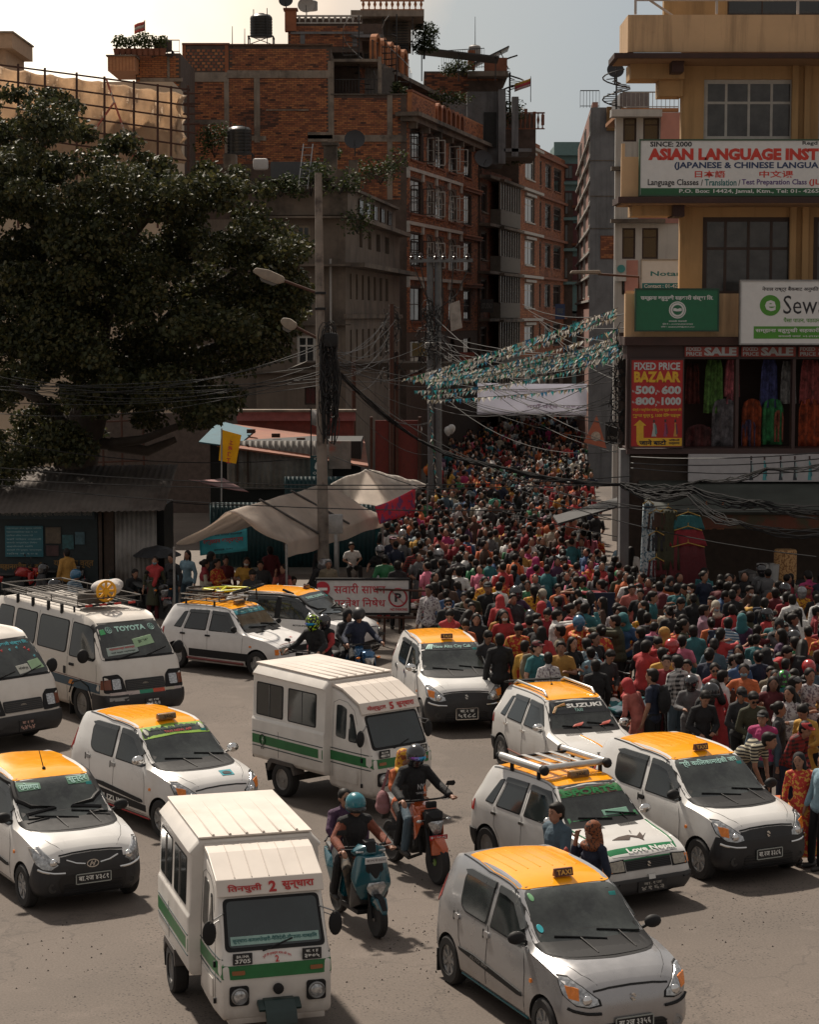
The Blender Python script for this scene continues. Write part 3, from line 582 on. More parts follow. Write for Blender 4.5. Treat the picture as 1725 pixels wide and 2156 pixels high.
# ================================================================ three wheeled electric tempo
def tempo(label,loc,rz,route,num,la,lb,na,nb,banner=None,arc=None):
 P=mat('tempo_white',(.64,.61,.57),.38,grime=.9,var=.08,coat=.15,col2=(.42,.36,.29),mix=(.58,.85),sc=3.)
 RF=mat('tempo_roof_dusty',(.62,.56,.50),.5,var=.07,col2=(.48,.38,.29),mix=(.55,.85),sc=2.2)
 G=mat('tempo_green',(.012,.13,.035),.4,var=.15)
 r=root('tempo',label,'tempo',loc,rz,'white and green three wheeled tempos')
 def hullbody(name,secs,m,bevel=.02,top=None):
  b=MB();n=len(secs[0][1])
  for x,pts in secs:b.v+=[(x,*p)for p in pts]
  for i in range(len(secs)-1):
   for j in range(n):b.f.append((i*n+j,i*n+(j+1)%n,(i+1)*n+(j+1)%n,(i+1)*n+j))
  b.f+=[tuple(range(n))[::-1],tuple((len(secs)-1)*n+j for j in range(n))]
  me=b.mesh(name,30,bevel);o=link(name,me,r,m);o['_m']=0;del o['_m'];bb=Body(me,r);bb.skin=me;return o,bb
 def sec(w,z0,z1,t=0.):return[(-w+.04,z0),(w-.04,z0),(w,z0+.06),(w,1.12),(w-.02,1.16),(w-.045,z1-.16),(w-.045+.03,z1-.14),(w-.14,z1-.01+t),(-w+.14,z1-.01+t),(-w+.045-.03,z1-.14),(-w+.045,z1-.16),(-w+.02,1.16),(-w,1.12),(-w,z0+.06)]
 _,BX=hullbody('passenger_box',[(-1.50,sec(.72,.52,1.95)),(-1.46,sec(.735,.50,1.985)),(.32,sec(.735,.50,1.96)),(.36,sec(.725,.50,1.945))],P,.012)
 BX.p3=lambda ax,a,b:{'r':V((a,-.7,b)),'l':V((a,.7,b)),'f':V((.4,a,b)),'b':V((-1.5,a,b)),'t':V((a,b,1.95))}[ax]
 rf=MB();rf.prism([(-1.52,1.975),(.37,1.955),(.37,1.975),(-1.52,2.0)],-.61,.61,'y');rf.build('roof',RF,r,bevel=.006)
 for i in range(6):
  y=-.45+i*.18;MB().prism([(y-.016,1.985),(y+.016,1.985),(y+.006,1.997),(y-.006,1.997)],-1.5,.36,'x').build('roof_rib',RF,r)
 def cs(w,w2,z0,z1,zb):return[(-w+.03,z0),(w-.03,z0),(w,z0+.05),(w,zb),(w2,z1-.03),(w2-.05,z1),(-w2+.05,z1),(-w2,z1-.03),(-w,zb),(-w,z0+.05)]
 _,CB=hullbody('cab',[(.34,cs(.60,.56,.34,1.86,1.1)),(.60,cs(.60,.56,.32,1.78,1.08)),(.98,cs(.595,.55,.30,1.62,1.06)),(1.05,cs(.59,.54,.30,1.50,1.05)),(1.30,cs(.575,.535,.30,1.0,.92)),(1.36,cs(.56,.52,.33,.90,.84)),(1.375,cs(.50,.46,.40,.80,.74))],P,.022)
 CB.p3=lambda ax,a,b:{'r':V((a,-.5,b)),'l':V((a,.5,b)),'f':V((1.3,a,b)),'b':V((.3,a,b)),'t':V((a,b,1.6))}[ax]
 vs=MB().prism([(.33,1.91),(.60,1.86),(1.02,1.675),(1.10,1.52),(1.07,1.51),(1.0,1.64),(.6,1.82),(.33,1.86)],-.56,.56,'y')
 vo=vs.build('visor',RF,r,bevel=.01);
 for i in range(5):
  y=-.36+i*.18;MB().tube([(.36,y,1.902),(.6,y,1.859),(1.0,y,1.686)],.007,5).build('roof_rib',RF,vo)
 X0,X1=1.045+.012,1.10+.008
 text_on('lettering',la,RINK,vo,(X1-.012,-.45,1.547),(0,.36,0),(-.04,0,.085),.03);text_on('lettering',lb,RINK,vo,(X1-.012,.12,1.547),(0,.34,0),(-.04,0,.085),.03);text_on('lettering',num,RINK,vo,(X1-.012,-.02,1.54),(0,.08,0),(-.045,0,.105),.04)
 CB.patch('windscreen_seal',BLACK,rnd([(-.52,1.0),(.52,1.0),(.50,1.485),(-.50,1.485)],.05),'f',.006)
 CB.patch('windscreen',mat('tempo_glass',(.012,.02,.022),.06,var=.4,sc=3,spec=.8),rnd([(-.485,1.035),(.485,1.035),(.47,1.46),(-.47,1.46)],.05),'f',.010)
 if banner:
  CB.patch('route_strip',mat('pale_green_strip',(.26,.40,.36),.6),[(-.46,1.055),(.46,1.055),(.46,1.135),(-.46,1.135)],'f',.014);CB.text(banner,mat('dark_teal_ink',(.01,.09,.09),.6),'f',(0,1.095),.88,.055,.018,.02)
 wiper(CB,(-.12,1.00),(.26,1.09),(-.15,.99))if False else MB().tube([CB.cast(V((1.3,-.14+.04*i,.99+.012*i)),(-1,0,0),.02)for i in range(9)],.009,5).build('wiper',BLACK,r)
 for ax,sg in(('r',-1),('l',1)):
  BX.patch('green_band',G,[(-1.46,.75),(.34,.75),(.34,.89),(-1.46,.89)],ax,.004,.4);CB.patch('green_band',G,[(.37,.75),(1.33,.75),(1.33,.89),(.37,.89)],ax,.004,.15)
  for z in(.71,.93):BX.line('pin_stripe',mat('stripe_dark',(.015,.03,.03),.5),[(-1.46,z),(.34,z)],ax,.008,.001);CB.line('pin_stripe',mat('stripe_dark',(.015,.03,.03),.5),[(.38,z),(1.31,z)],ax,.008,.001)
  for x0,x1 in((-1.38,-.68),(-.56,.16)):
   q=rnd([(x0,1.20),(x1,1.20),(x1,1.72),(x0,1.72)],.04);BX.patch('window_frame',BLACK,q,ax,.004,.3);qq=[((a-(x0+x1)/2)*.93+(x0+x1)/2,(b-1.46)*.93+1.46)for a,b in q];w=BX.patch('window',GLASS,qq,ax,.008,.3)
   BX.line('sash',STEEL,[((x0+x1)/2,1.22),((x0+x1)/2,1.70)],ax,.008,.012)
  CB.patch('door_window',GLASS,rnd([(.50,1.12),(.74,1.10),(.74,1.56),(.62,1.60),(.50,1.60)],.04),ax,.006);CB.patch('window_frame',BLACK,rnd([(.80,1.08),(1.02,1.08),(.98,1.22),(.88,1.50),(.80,1.50)],.05),ax,.005);CB.patch('quarter_window',GLASS,rnd([(.82,1.10),(.99,1.10),(.95,1.22),(.87,1.46),(.82,1.46)],.04),ax,.008)
  CB.seam([(.42,.50),(.42,1.62),(.55,1.68),(.74,1.66),(.90,1.55),(1.05,1.20),(1.10,1.0),(1.10,.45)],ax);BX.seam([(-.78,.52),(-.78,1.0)],ax)
  CB.patch('door_panel',P,rnd([(.48,.46),(1.02,.46),(1.02,.66),(.48,.66)],.02),ax,.012)
  boxat('door_hinge',BLACK,r,(1.12,sg*.60,.84),(.03,.03,.07));boxat('door_hinge',BLACK,r,(1.12,sg*.60,.46),(.03,.03,.06))
  wheel(r,-.69,sg*.66,.27,.17,'rim')
  MB().prism([(-1.05,.5),(-.98,.56),(-.40,.56),(-.34,.40),(-.38,.38),(-.44,.50),(-.94,.50),(-1.02,.36),(-1.06,.36)],sg*.55,sg*.75,'y').build('mudguard',mat('tempo_grime',(.07,.06,.055),.7,var=.3),r)
  boxat('mudflap',BLACK,r,(-1.08,sg*.65,.33),(.02,.18,.28),ry=-.25)
  CB.patch('headlamp_surround',BLACK,rnd([(sg*.30,.47),(sg*.50,.47),(sg*.50,.67),(sg*.30,.67)],.035),'f',.022)
  x=CB.cast(V((1.3,sg*.40,.57)),(-1,0,0),.02).x
  MB().lathe([(.088,0),(.088,.02),(.078,.028),(.07,.018)],20,(x,sg*.40,.57),'x').build('headlamp_ring',STEEL,r,smooth=40);MB().ball((x+.012,sg*.40,.57),(.022,.07,.07),14,8).build('headlamp',LAMP,r,smooth=60)
  CB.patch('indicator',mat('indicator_brown',(.25,.09,.03),.3),rnd([(sg*.34,.785),(sg*.47,.785),(sg*.47,.825),(sg*.34,.825)],.01),'f',.018)
  m=MB().ball((0,0,0),(.03,.075,.13),10,8).build('mirror',BLACK,r,smooth=60);m.location=(1.17,sg*.66,1.18);MB().tube([(1.12,sg*.50,1.36),(1.22,sg*.62,1.33),(1.17,sg*.66,1.27)],.008,5).tube([(1.10,sg*.52,1.30),(1.17,sg*.66,1.25)],.006,5).build('mirror_arm',STEEL,r)
 CB.patch('green_band',G,[(-.56,.74),(.56,.74),(.56,.875),(-.56,.875)],'f',.010,.1)
 plate(CB,(-.36,.945),.20,.115,na[0],s2=na[1],off=.012);plate(CB,(.36,.945),.20,.115,nb[0],s2=nb[1],off=.012)
 if arc:CB.text(arc,RINK,'f',(0,.93),.30,.035,.016,.02,arc=.035);CB.text(num,RINK,'f',(0,.915),.04,.055,.016,.03)
 dk=mat('chassis_grime',(.05,.045,.04),.8,var=.3)
 boxat('chassis',dk,r,(-.3,0,.44),(2.3,.7,.09));boxat('rear_axle',dk,r,(-.69,0,.27),(.1,1.15,.1));boxat('rear_bumper',dk,r,(-1.55,0,.52),(.06,1.3,.08));boxat('step',dk,r,(-1.62,0,.40),(.2,.5,.03))
 boxat('footboard',P,r,(.9,0,.30),(.9,1.0,.07))
 wheel(r,1.30,-.001,.24,.14,'rim')
 MB().prism([(1.20,.48),(1.30,.53),(1.44,.52),(1.56,.42),(1.60,.30),(1.57,.29),(1.50,.40),(1.40,.46),(1.28,.47)],-.16,.16,'y').build('front_mudguard',mat('mudguard_green',(.012,.03,.028),.35,var=.2),r,bevel=.012,smooth=40)
 MB().prism([(1.34,.46),(1.40,.52),(1.52,.45),(1.50,.42)],-.22,.22,'y').build('mudguard_wing',mat('mudguard_green',(.012,.03,.028),.35),r,bevel=.01)
 for sg in(-1,1):MB().tube([(1.30,sg*.10,.24),(1.22,sg*.10,.62)],.022,8).build('fork',dk,r)
 MB().lathe([(.03,0),(.055,.02),(.055,.05),(.02,.06)],14,(1.375,0,.62),'x').build('horn',BLACK,r)
 return r,BX,CB
# ================================================================ place the vehicles
def pose(X,Y,a):return(X,Y,0),a
l,a=pose(1.577,22.269,-1.173)
r,B=small_taxi('silver rounded taxi with a yellow roof, nearest to the bottom edge',l,a,SILVER,mirror=BLACK,handle=SILVER)
taxi_sign(r,(.12,.02,1.475));plate(B,(0,.39),.42,.115,'बा.२ज ३३५६',mat('plate_rim',(.3,.32,.3),.4));emblem(B,(0,.64),.058)
B.line('sill_strip',mat('teal_strip',(.01,.10,.12),.4),[(-.85,.23),(.80,.23)],'r',.012,.006)
for p,rr,m in(((-.47,1.34),.03,mat('sticker_green',(.10,.26,.12),.5)),((-.52,1.10),.032,mat('sticker_blue',(.02,.34,.40),.5))):
 B.patch('round_sticker',m,[(p[0]+rr*math.cos(t*.52),p[1]+rr*math.sin(t*.52))for t in range(12)],'f',.011)
B.text('ALTO 800',STEEL,'r',(-.35,.50),.45,.035,.018)
l,a=pose(3.94,28.869,-1.104)
BB=mat('bumper_black',(.018,.018,.02),.5,var=.3)
r,B=small_taxi('white rounded taxi with black bumper, parked beside the street sellers',l,a,WHITE,BB,mirror=BLACK,handle=BLACK)
taxi_sign(r,(.12,.02,1.475));plate(B,(0,.40),.40,.125,'बा.२ज ३३८६',mat('plate_rim',(.3,.32,.3),.4));emblem(B,(0,.655),.055)
B.text('श्री कािलकामाईकी जय',MINT,'f',(.0,1.345),.92,.075,.012,.02)
l,a=pose(.668,39.036,-1.363)
r,B=small_taxi('white rounded taxi facing the camera just left of the crowd',l,a,WHITE,BB,mirror=CHROME,handle=CHROME)
taxi_sign(r,(.12,.0,1.475));plate(B,(0,.36),.40,.20,'बा.२ ज',CHROME,s2='५१८८');emblem(B,(0,.655),.058,mat('badge_white',(.6,.6,.58),.4))
B.patch('sun_strip',mat('strip_dark',(.02,.022,.025),.3),rnd([(-.54,1.30),(.54,1.30),(.51,1.395),(0,1.415),(-.51,1.395)],.01),'f',.010);B.text('New Alto City Cab',MINT,'f',(.05,1.345),.70,.06,.014,.01)
for i in range(3):B.patch('fin_decal',MINT,[(-.46+i*.045,1.315),(-.43+i*.045,1.315),(-.36+i*.03,1.385),(-.385+i*.03,1.38)],'f',.014)
l,a=pose(-3.666,31.108,-.932)
r,B=small_taxi('white rounded taxi with a lime green banner across its windscreen top',l,a,WHITE,None,mirror=CHROME,handle=mat('handle_grey',(.3,.3,.3),.4,.4))
taxi_sign(r,(.10,.0,1.475),'dome');B.patch('green_banner',mat('banner_lime',(.20,.36,.03),.5),rnd([(-.55,1.27),(0,1.30),(.55,1.27),(.51,1.395),(0,1.42),(-.51,1.395)],.01),'f',.010)
B.text('काठमाडौं ट्याक्सी व्यवसायी समिति नेपाल',mat('ink_dark_green',(.02,.06,.03),.6),'f',(0,1.372),.78,.035,.014);B.text('TAXI NEPAL APP',RINK,'f',(.05,1.335),.46,.026,.014)
for s_ in(-.47,.47):B.patch('round_emblem',mat('emblem_grey',(.42,.42,.36),.5,var=.4,sc=60),[(s_+.035*math.cos(t*.52),1.345+.035*math.sin(t*.52))for t in range(12)],'f',.014)
B.patch('hood_sticker',mat('sticker_cyan',(.04,.30,.36),.5),[(1.52,.10),(1.52,.30),(1.40,.30),(1.40,.10)],'t',.006);B.patch('printed_car',mat('sticker_dark',(.05,.05,.05),.5),rnd([(1.50,.14),(1.50,.27),(1.45,.26),(1.43,.2),(1.45,.13)],.01),'t',.009)
B.patch('sill_band',BLACK,[(-.85,.22),(.78,.22),(.78,.40),(-.85,.44)],'r',.005);B.text('SUZUKI 1',WINK,'r',(-.15,.33),.85,.085,.009,.02);B.line('sill_strip',RINK,[(-.85,.20),(.80,.20)],'r',.012,.006)
plate(B,(0,.36),.40,.12,'बा.२ज ४१२०')
l,a=pose(-4.809,27.557,-1.058)
r,B=small_taxi('white hatchback taxi with black nose and roof aerial, cut by the left edge',l,a,WHITE,BB,'eon',mirror=BLACK,handle=BLACK)
plate(B,(0,.42),.46,.12,'बा.२ज ४३८१',mat('plate_rim',(.3,.32,.3),.4));emblem(B,(0,.60),.075,CHROME,'h')
for s_ in(-1,1):B.line('chrome_wing',CHROME,[(s_*.10,.60),(s_*.22,.62),(s_*.34,.665)],'f',.013,.012)
for ax in('r','l'):B.shell
B.patch('lettered_strip',mat('strip_green',(.01,.10,.05),.5),rnd([(-.50,1.29),(-.20,1.30),(-.19,1.36),(-.52,1.38)],.01),'f',.010);B.text('रामेछाप',MINT,'f',(-.35,1.335),.26,.07,.014)
B.patch('lettered_strip',mat('strip_green',(.01,.10,.05),.5),rnd([(.18,1.315),(.48,1.31),(.50,1.385),(.18,1.39)],.01),'f',.010);B.text('सुन्दर',MINT,'f',(.33,1.352),.26,.06,.014)
MB().tube([(.02,-.02,1.475),(-.13,-.03,1.70)],[.008,.005],5).ball((.02,-.02,1.485),.025).build('roof_aerial',BLACK,r)
for ax,sg in(('r',-1),('l',1)):B.line('black_pillar',BLACK,[(.90,1.0*.97),(.62,1.13),(.24,1.385),(-.2,1.42),(-1.1,1.40)],ax,.035,.0)
l,a=pose(2.2,27.589,-1.049)
SW=mat('car_offwhite',(.62,.61,.59),.32,grime=.7,var=.06,coat=.3,col2=(.44,.41,.37),mix=(.5,.8),sc=2.)
r,B=boxy_taxi('boxy white taxi with an aluminium rack on its roof and a green lettered bonnet edge',l,a,SW,mirror=CHROME,handle=CHROME,wh='rim')
taxi_sign(r,(.05,.0,1.37),'dome');AL=mat('aluminium',(.55,.54,.52),.35,.7,var=.1)
rk=MB()
for sg in(-1,1):rk.tube([(-1.05,sg*.50,1.50),(-.05,sg*.50,1.50)],.055,10)
rk.tube([(-.08,-.50,1.50),(-.08,.50,1.50)],.045,10)
rk=rk.build('roof_rack',AL,r,smooth=50)
for y in(-.22,.0,.22):boxat('slat',AL,rk,(-.55,y,1.50),(.80,.075,.02))
for x in(-.92,-.18):MB().tube([(x,-.46,1.49),(x,.46,1.49)],.02,8).build('cross_bar',BLACK,rk)
for x in(-1.08,.0):
 for sg in(-1,1):MB().ball((x,sg*.50,1.49),(.07,.065,.07)).build('rack_end',BLACK,rk,smooth=60)
for x in(-.8,-.15):
 for sg in(-1,1):boxat('clamp',BLACK,rk,(x,sg*.49,1.41),(.05,.04,.14))
GRS=mat('strip_green_red',(.10,.035,.03),.5,col2=(.02,.15,.04),mix=(.45,.55),sc=14)
B.patch('sun_strip',GRS,rnd([(-.49,1.19),(.49,1.19),(.46,1.275),(-.46,1.275)],.01),'f',.010);B.text('SPORTS',mat('ink_green',(.02,.22,.06),.5),'f',(0,1.232),.80,.06,.013,.04)
B.patch('dash_cloth',mat('cloth_green',(.01,.12,.04),.5,var=.3),[(-.545,.91),(.545,.91),(.535,.97),(-.535,.97)],'f',.009);B.patch('paper_card',mat('card_mint',(.22,.42,.32),.5),[(.02,.955),(.42,.955),(.42,1.01),(.02,1.01)],'f',.013)
B.patch('bonnet_band',mat('band_green',(.012,.17,.06),.4,var=.1),[(1.585,-.50),(1.585,.50),(1.42,.535),(1.42,-.535)],'t',.005);B.text('Love Nepal',WINK,'t',(1.50,.12),.72,.10,.010,.03)
for s_ in(-1,1):B.line('bonnet_edge',mat('band_green',(.012,.17,.06),.4),[(1.42,s_*.53),(.75,s_*.585)],'t',.010,.002)
eg=mat('decal_brown',(.05,.03,.02),.5);B.patch('bird_decal',eg,rnd([(1.28,-.05),(1.20,.02),(1.26,.10),(1.34,.14),(1.28,.16),(1.24,.20),(1.14,.30),(1.22,.20),(1.10,.24),(1.20,.12),(1.14,.02),(1.16,-.14),(1.22,-.28)],.01),'t',.006,.04)
B.line('bonnet_badge',CHROME,[(1.10,.10),(1.02,.13)],'t',.008,.006)
plate(B,(0,.30),.44,.14,'बा.१ज',None,s2='४१६३',ink=mat('ink_faded',(.30,.28,.25),.7),off=.03);emblem(B,(-.0,.56),.05)
B.patch('bumper_badge',AL,[(-.05,.385),(.05,.385),(.05,.43),(-.05,.43)],'f',.03)
l,a=pose(2.553,33.754,-1.212)
r,B=boxy_taxi('boxy white taxi with silver roof rails, in front of the crowd',l,a,SW,mirror=CHROME,handle=CHROME)
for sg in(-1,1):MB().tube([(-1.18,sg*.42,1.37),(-1.05,sg*.42,1.43),(.0,sg*.42,1.43),(.10,sg*.42,1.36)],.022,8).build('roof_rail',AL,r,smooth=60)
MB().prism([(-1.42,1.37),(-1.24,1.42),(-1.20,1.40),(-1.40,1.34)],-.52,.52,'y').build('rear_spoiler',BLACK,r,bevel=.01)
MB().tube([(-.75,.05,1.39),(-.85,.05,1.62)],.006,5).ball((-.75,.05,1.39),.02).build('roof_aerial',BLACK,r)
B.patch('sun_strip',mat('strip_dark',(.02,.022,.025),.3),rnd([(-.52,1.12),(.52,1.12),(.46,1.28),(-.46,1.28)],.01),'f',.010);B.text('SUZUKI',WINK,'f',(.12,1.225),.62,.055,.013,.04);B.text('TAXI',MINT,'f',(.0,1.165),.14,.04,.013)
for i,c in enumerate(((.5,.28,.03),(.35,.06,.03),(.3,.2,.02))):B.line('curved_decal',mat('decal%d'%i,c,.5),[(-.46+i*.015,1.14),(-.38+i*.015,1.22),(-.20,1.262-.012*i)],'f',.009,.010)
B.line('bonnet_stripe',YEL,[(.86,-.18),(1.5,-.02)],'t',.018,-.006);B.patch('bonnet_decal',mat('sticker_dark',(.05,.05,.05),.5),[(1.56,-.2),(1.56,.1),(1.50,.1),(1.50,-.2)],'t',.005)
for q in((-.20,.1),(.28,.1)):B.patch('wiper_decal',mat('decal_red',(.35,.04,.02),.5),[(q[0]-.02,.93),(q[0]+.14,.945),(q[0]+.2,.985),(q[0]+.05,.96)],'f',.03)
B.line('sill_strip',mat('strip_rust',(.16,.05,.03),.6),[(-.8,.36),(.70,.34)],'r',.012,.006);plate(B,(0,.30),.42,.13,'बा.१ज २३१५')
l,a=pose(-3.638,44.433,-.594)
WB=mat('car_bright_white',(.70,.69,.68),.35,var=.05,grime=.6)
r,B=boxy_taxi('boxy white taxi carrying a yellow bicycle on its roof rack, with black and maroon sills',l,a,WB,mirror=BLACK,handle=BLACK,bump=mat('bumper_mid',(.05,.05,.052),.5))
taxi_sign(r,(.05,.0,1.37),'dome');roof_rack(r,1.46,-1.12,-.08,.50,mat('rack_rust',(.10,.085,.07),.6,.3,var=.3))
for ax in('r','l'):
 B.patch('sill_band',BLACK,[(-.75,.30),(.95,.30),(.95,.46),(-.75,.46)],ax,.005,.1);B.line('sill_strip',mat('strip_maroon',(.16,.03,.025),.5),[(-.80,.26),(.70,.24)],ax,.028,.004)
B.patch('bonnet_band',mat('band_red',(.42,.06,.03),.4),[(1.60,-.48),(1.60,.48),(1.52,.51),(1.52,-.51)],'t',.005);B.text('श्री',RINK,'t',(1.36,.05),.12,.06,.008)
B.patch('sun_strip',mat('strip_teal',(.02,.16,.20),.4),rnd([(-.49,1.21),(.49,1.21),(.46,1.28),(-.46,1.28)],.01),'f',.010);B.text('जय श्री पशुपितनाथ',MINT,'f',(0,1.245),.6,.045,.013)
bk=root('bicycle','yellow bicycle lying on the roof rack of the boxy white taxi','bicycle',(-3.638,44.433,0),-.594)
bk.location=V((-3.638,44.433,1.60));FY=mat('bicycle_yellow',(.62,.62,.02),.35,var=.05)
f_=MB();Pn=dict(bb=(-.45,0,.0),st=(-.62,.42,.04),hd=(.12,.46,.06),h2=(.16,.34,.06),rx=(-.92,-.02,.02),fx=(.34,-.05,.12))
for a_,b_ in(('bb','st'),('st','hd'),('bb','h2'),('hd','h2'),('st','rx'),('bb','rx'),('h2','fx')):f_.tube([Pn[a_],Pn[b_]],.026,8)
f_.build('frame',FY,bk,smooth=60)
for nm in('rx','fx'):
 w_=bpy.data.objects.new('wheel',None);C.objects.link(w_);w_.parent=bk;w_.location=Pn[nm];w_.rotation_euler=(.1 if nm=='fx' else 0,-.25 if nm=='fx' else.03,0)
 n_=28;tb=MB().tube([(.33*math.cos(t*2*math.pi/n_),.33*math.sin(t*2*math.pi/n_),0)for t in range(n_+1)],.026,6,False).build('tyre',RUBBER,w_,smooth=60)
 sp2=MB()
 for t in range(16):sp2 .bar((0,0,0),(.31*math.cos(t*.393),.31*math.sin(t*.393),0),.003)
 sp2 .tube([(0,0,-.04),(0,0,.04)],.02,8).build('spokes',STEEL,w_)
MB().tube([(.10,.55,-.2),(.12,.50,.02),(.12,.50,.2),(.10,.55,.35)],.014,6).build('handlebar',BLACK,bk);MB().prism(rnd([(-.80,.48),(-.55,.52),(-.53,.42),(-.80,.44)],.03),.01,.07,'z').build('saddle',BLACK,bk);MB().lathe([(.09,-.01),(.09,.01)],20,(-.45,0,0),'z').build('chainring',STEEL,bk)
l,a=pose(-2.371,45.343+.6,-.448)
r,B=small_taxi('white taxi with black window pillars behind the boxy one carrying the bicycle',l,a,WB,None,'zen',mirror=CHROME,handle=BLACK)
taxi_sign(r,(.02,.25,1.47));B.patch('sun_strip',mat('strip_dark',(.02,.022,.025),.3),rnd([(-.54,1.29),(.54,1.29),(.51,1.395),(0,1.415),(-.51,1.395)],.01),'f',.010);B.text('SWEES SQUIRING',MINT,'f',(0,1.34),.74,.05,.014)
B.text('MOTOR SPORTS',BLACK,'r',(.40,.80),.40,.035,.012);B.text('UDAYAPUR',WINK,'f',(.1,.60),.36,.05,.02,.03);plate(B,(0,.36),.4,.12,'बा.१ज ७०१२')
boxat('bonnet_scoop',BLACK,r,(1.05,.1,.98),(.22,.36,.05),ry=.1,bevel=.02)
for ax,sg in(('r',-1),('l',1)):
 B.line('black_pillar',BLACK,[(.90,.97),(.62,1.13),(.24,1.385),(-.2,1.42),(-1.1,1.40)],ax,.03,.0)
 boxat('roof_carrier_foot',BLACK,r,(-.05,sg*.48,1.48),(.28,.04,.05),ry=.3)
VP=mat('van_white',(.64,.60,.55),.4,grime=.9,var=.07,coat=.15,col2=(.44,.38,.32),mix=(.52,.8),sc=1.5)
r,B=minibus('white minibus with a steel luggage rack on its roof and a dark blue side stripe',(-6.215,40.109,0),-.938,VP,True)
B.text('TOYOTA',MINT,'f',(.02,1.695),.62,.085,.014,.04)
for s_ in(-.42,.46):
 n_=16
 for a_,b_ in((.06,.05),(.035,.018),(.018,.05)):MB().tube([B.cast(V((2.2,s_+a_*math.cos(t*2*math.pi/n_),1.69+b_*math.sin(t*2*math.pi/n_))),(-1,0,0),.012)for t in range(n_+1)],.005,4,False).build('ring_decal',MINT,r)
B.patch('route_card',mat('card_grey',(.30,.36,.33),.6),[(-.62,1.27),(.02,1.30),(.02,1.43),(-.60,1.40)],'f',.012,.1);B.text('महाराजगञ्ज बसपार्क',RINK,'f',(-.29,1.375),.52,.04,.016,slope=.04);B.text('नयाँ सडक रत्नपार्क',BLACK,'f',(-.29,1.32),.50,.035,.016,slope=.04)
B.patch('route_card',mat('card_green',(.28,.42,.25),.6),[(-.02,1.37),(.40,1.42),(.38,1.56),(-.03,1.51)],'f',.015,.1);B.text('रुट "A"',BLACK,'f',(.18,1.47),.22,.05,.019,slope=.1)
B.patch('green_sticker',mat('sticker_green2',(.03,.25,.08),.5),[(-.62,1.62),(-.50,1.63),(-.51,1.71),(-.61,1.70)],'f',.012)
x0=2.47
for i,c in enumerate(((.45,.38,.36),(.02,.20,.12),(.5,.07,.03),(.42,.38,.30),(.45,.38,.36))):
 y0,y1=(-.72,-.16,.12,.36,.56,.72)[i:i+2];B.patch('bumper_tape',mat('tape%d'%i,c,.5,var=.2),[(y0,.585),(y1,.585),(y1,.645),(y0,.645)],'f',.03,.1)
B.patch('bumper_trim',STEEL,[(-.74,.50),(-.40,.50),(-.40,.56),(-.74,.56)],'f',.034,.1)
plate(B,(.10,.43),.34,.15,'बा.१ज',None,s2='४१६३',off=.035)
rk=roof_rack(r,2.06,-2.15,1.05,.66,mat('rack_steel',(.07,.062,.055),.5,.4,var=.3),slats=1,h=.13)
for i in range(9):boxat('slat',mat('rack_steel',(0,0,0)),rk,(-.55,-.56+i*.14,2.055),(3.15,.035,.012),bevel=.002)
for x in(-1.4,-.75,-.1,.45):boxat('clamp',BLACK,rk,(x,-.68,1.97),(.06,.05,.18));boxat('clamp',BLACK,rk,(x,.68,1.97),(.06,.05,.18))
for i in range(9):boxat('striped_tape',mat('tape_red',(.40,.03,.02),.6)if i%2 else BLACK,rk,(1.08,-.6+i*.15,2.07),(.012,.15,.04),rx=.0,bevel=.001)
def onvan(x,y,z):q=V((x,y,z));c_,s_=math.cos(-.938),math.sin(-.938);return V((-6.215+x*c_-y*s_,40.109+x*s_+y*c_,z))
t=MB().lathe([(.19,-.09),(.29,-.09),(.31,-.05),(.31,.05),(.29,.09),(.19,.09),(.18,.0)],26).build('spare_tyre',mat('tyre_dusty',(.07,.06,.05),.85,var=.3,sc=12),None,smooth=40);t.location=onvan(.62,-.1,2.16);tag(t,'old car tyre lying flat on the minibus roof rack','tyre')
hub=MB().tube([(.185*math.cos(t*.2244),0,.185*math.sin(t*.2244))for t in range(29)],.024,6,False)
for i in range(8):
 a_=i*math.pi/4;hub.bar((.04*math.cos(a_),.012,.04*math.sin(a_)),(.18*math.cos(a_),.012,.18*math.sin(a_)),.045,.02,up=(0,1,0))
hub.lathe([(.05,-.01),(.05,.025),(.03,.03)],14,ax='y');h=hub.build('hubcap',mat('hubcap_yellow',(.75,.36,.01),.4,var=.1),None,smooth=35);h.location=onvan(1.02,-.05,2.31);h.rotation_euler=(.05,0,.6+math.pi*.0);tag(h,'bright yellow eight spoke hubcap propped on the minibus roof rack','hubcap')
b=evalmesh(MB().ball((0,0,0),(.30,.24,.16),16,10).ball((.16,.1,.05),(.16,.14,.12),12,8).mesh('sack'),[('REMESH',dict(mode='VOXEL',voxel_size=.03)),('SMOOTH',dict(iterations=4))]);b.shade_smooth()
s_=link('sack',b,None,mat('sack_white',(.5,.47,.45),.8,bump=.6,sc=4));s_.location=onvan(.52,.22,2.30);tag(s_,'pale plastic sack bundled on the tyre of the minibus rack','sack')
r,B=minibus('white minibus without a rack, cut by the left edge, blue lettering along its windscreen',(-8.347,37.659,0),-.765,VP)
B.text('सहकारी संस्था िल.',mat('ink_cyan',(.05,.32,.38),.5),'f',(.22,1.73),.70,.07,.014,.03);B.patch('route_card',mat('card_white',(.45,.45,.40),.6),[(.10,1.25),(.36,1.28),(.34,1.40),(.08,1.38)],'f',.012,.1);B.text('नयाँ बानेश्वर',BLACK,'f',(.22,1.33),.2,.06,.016)
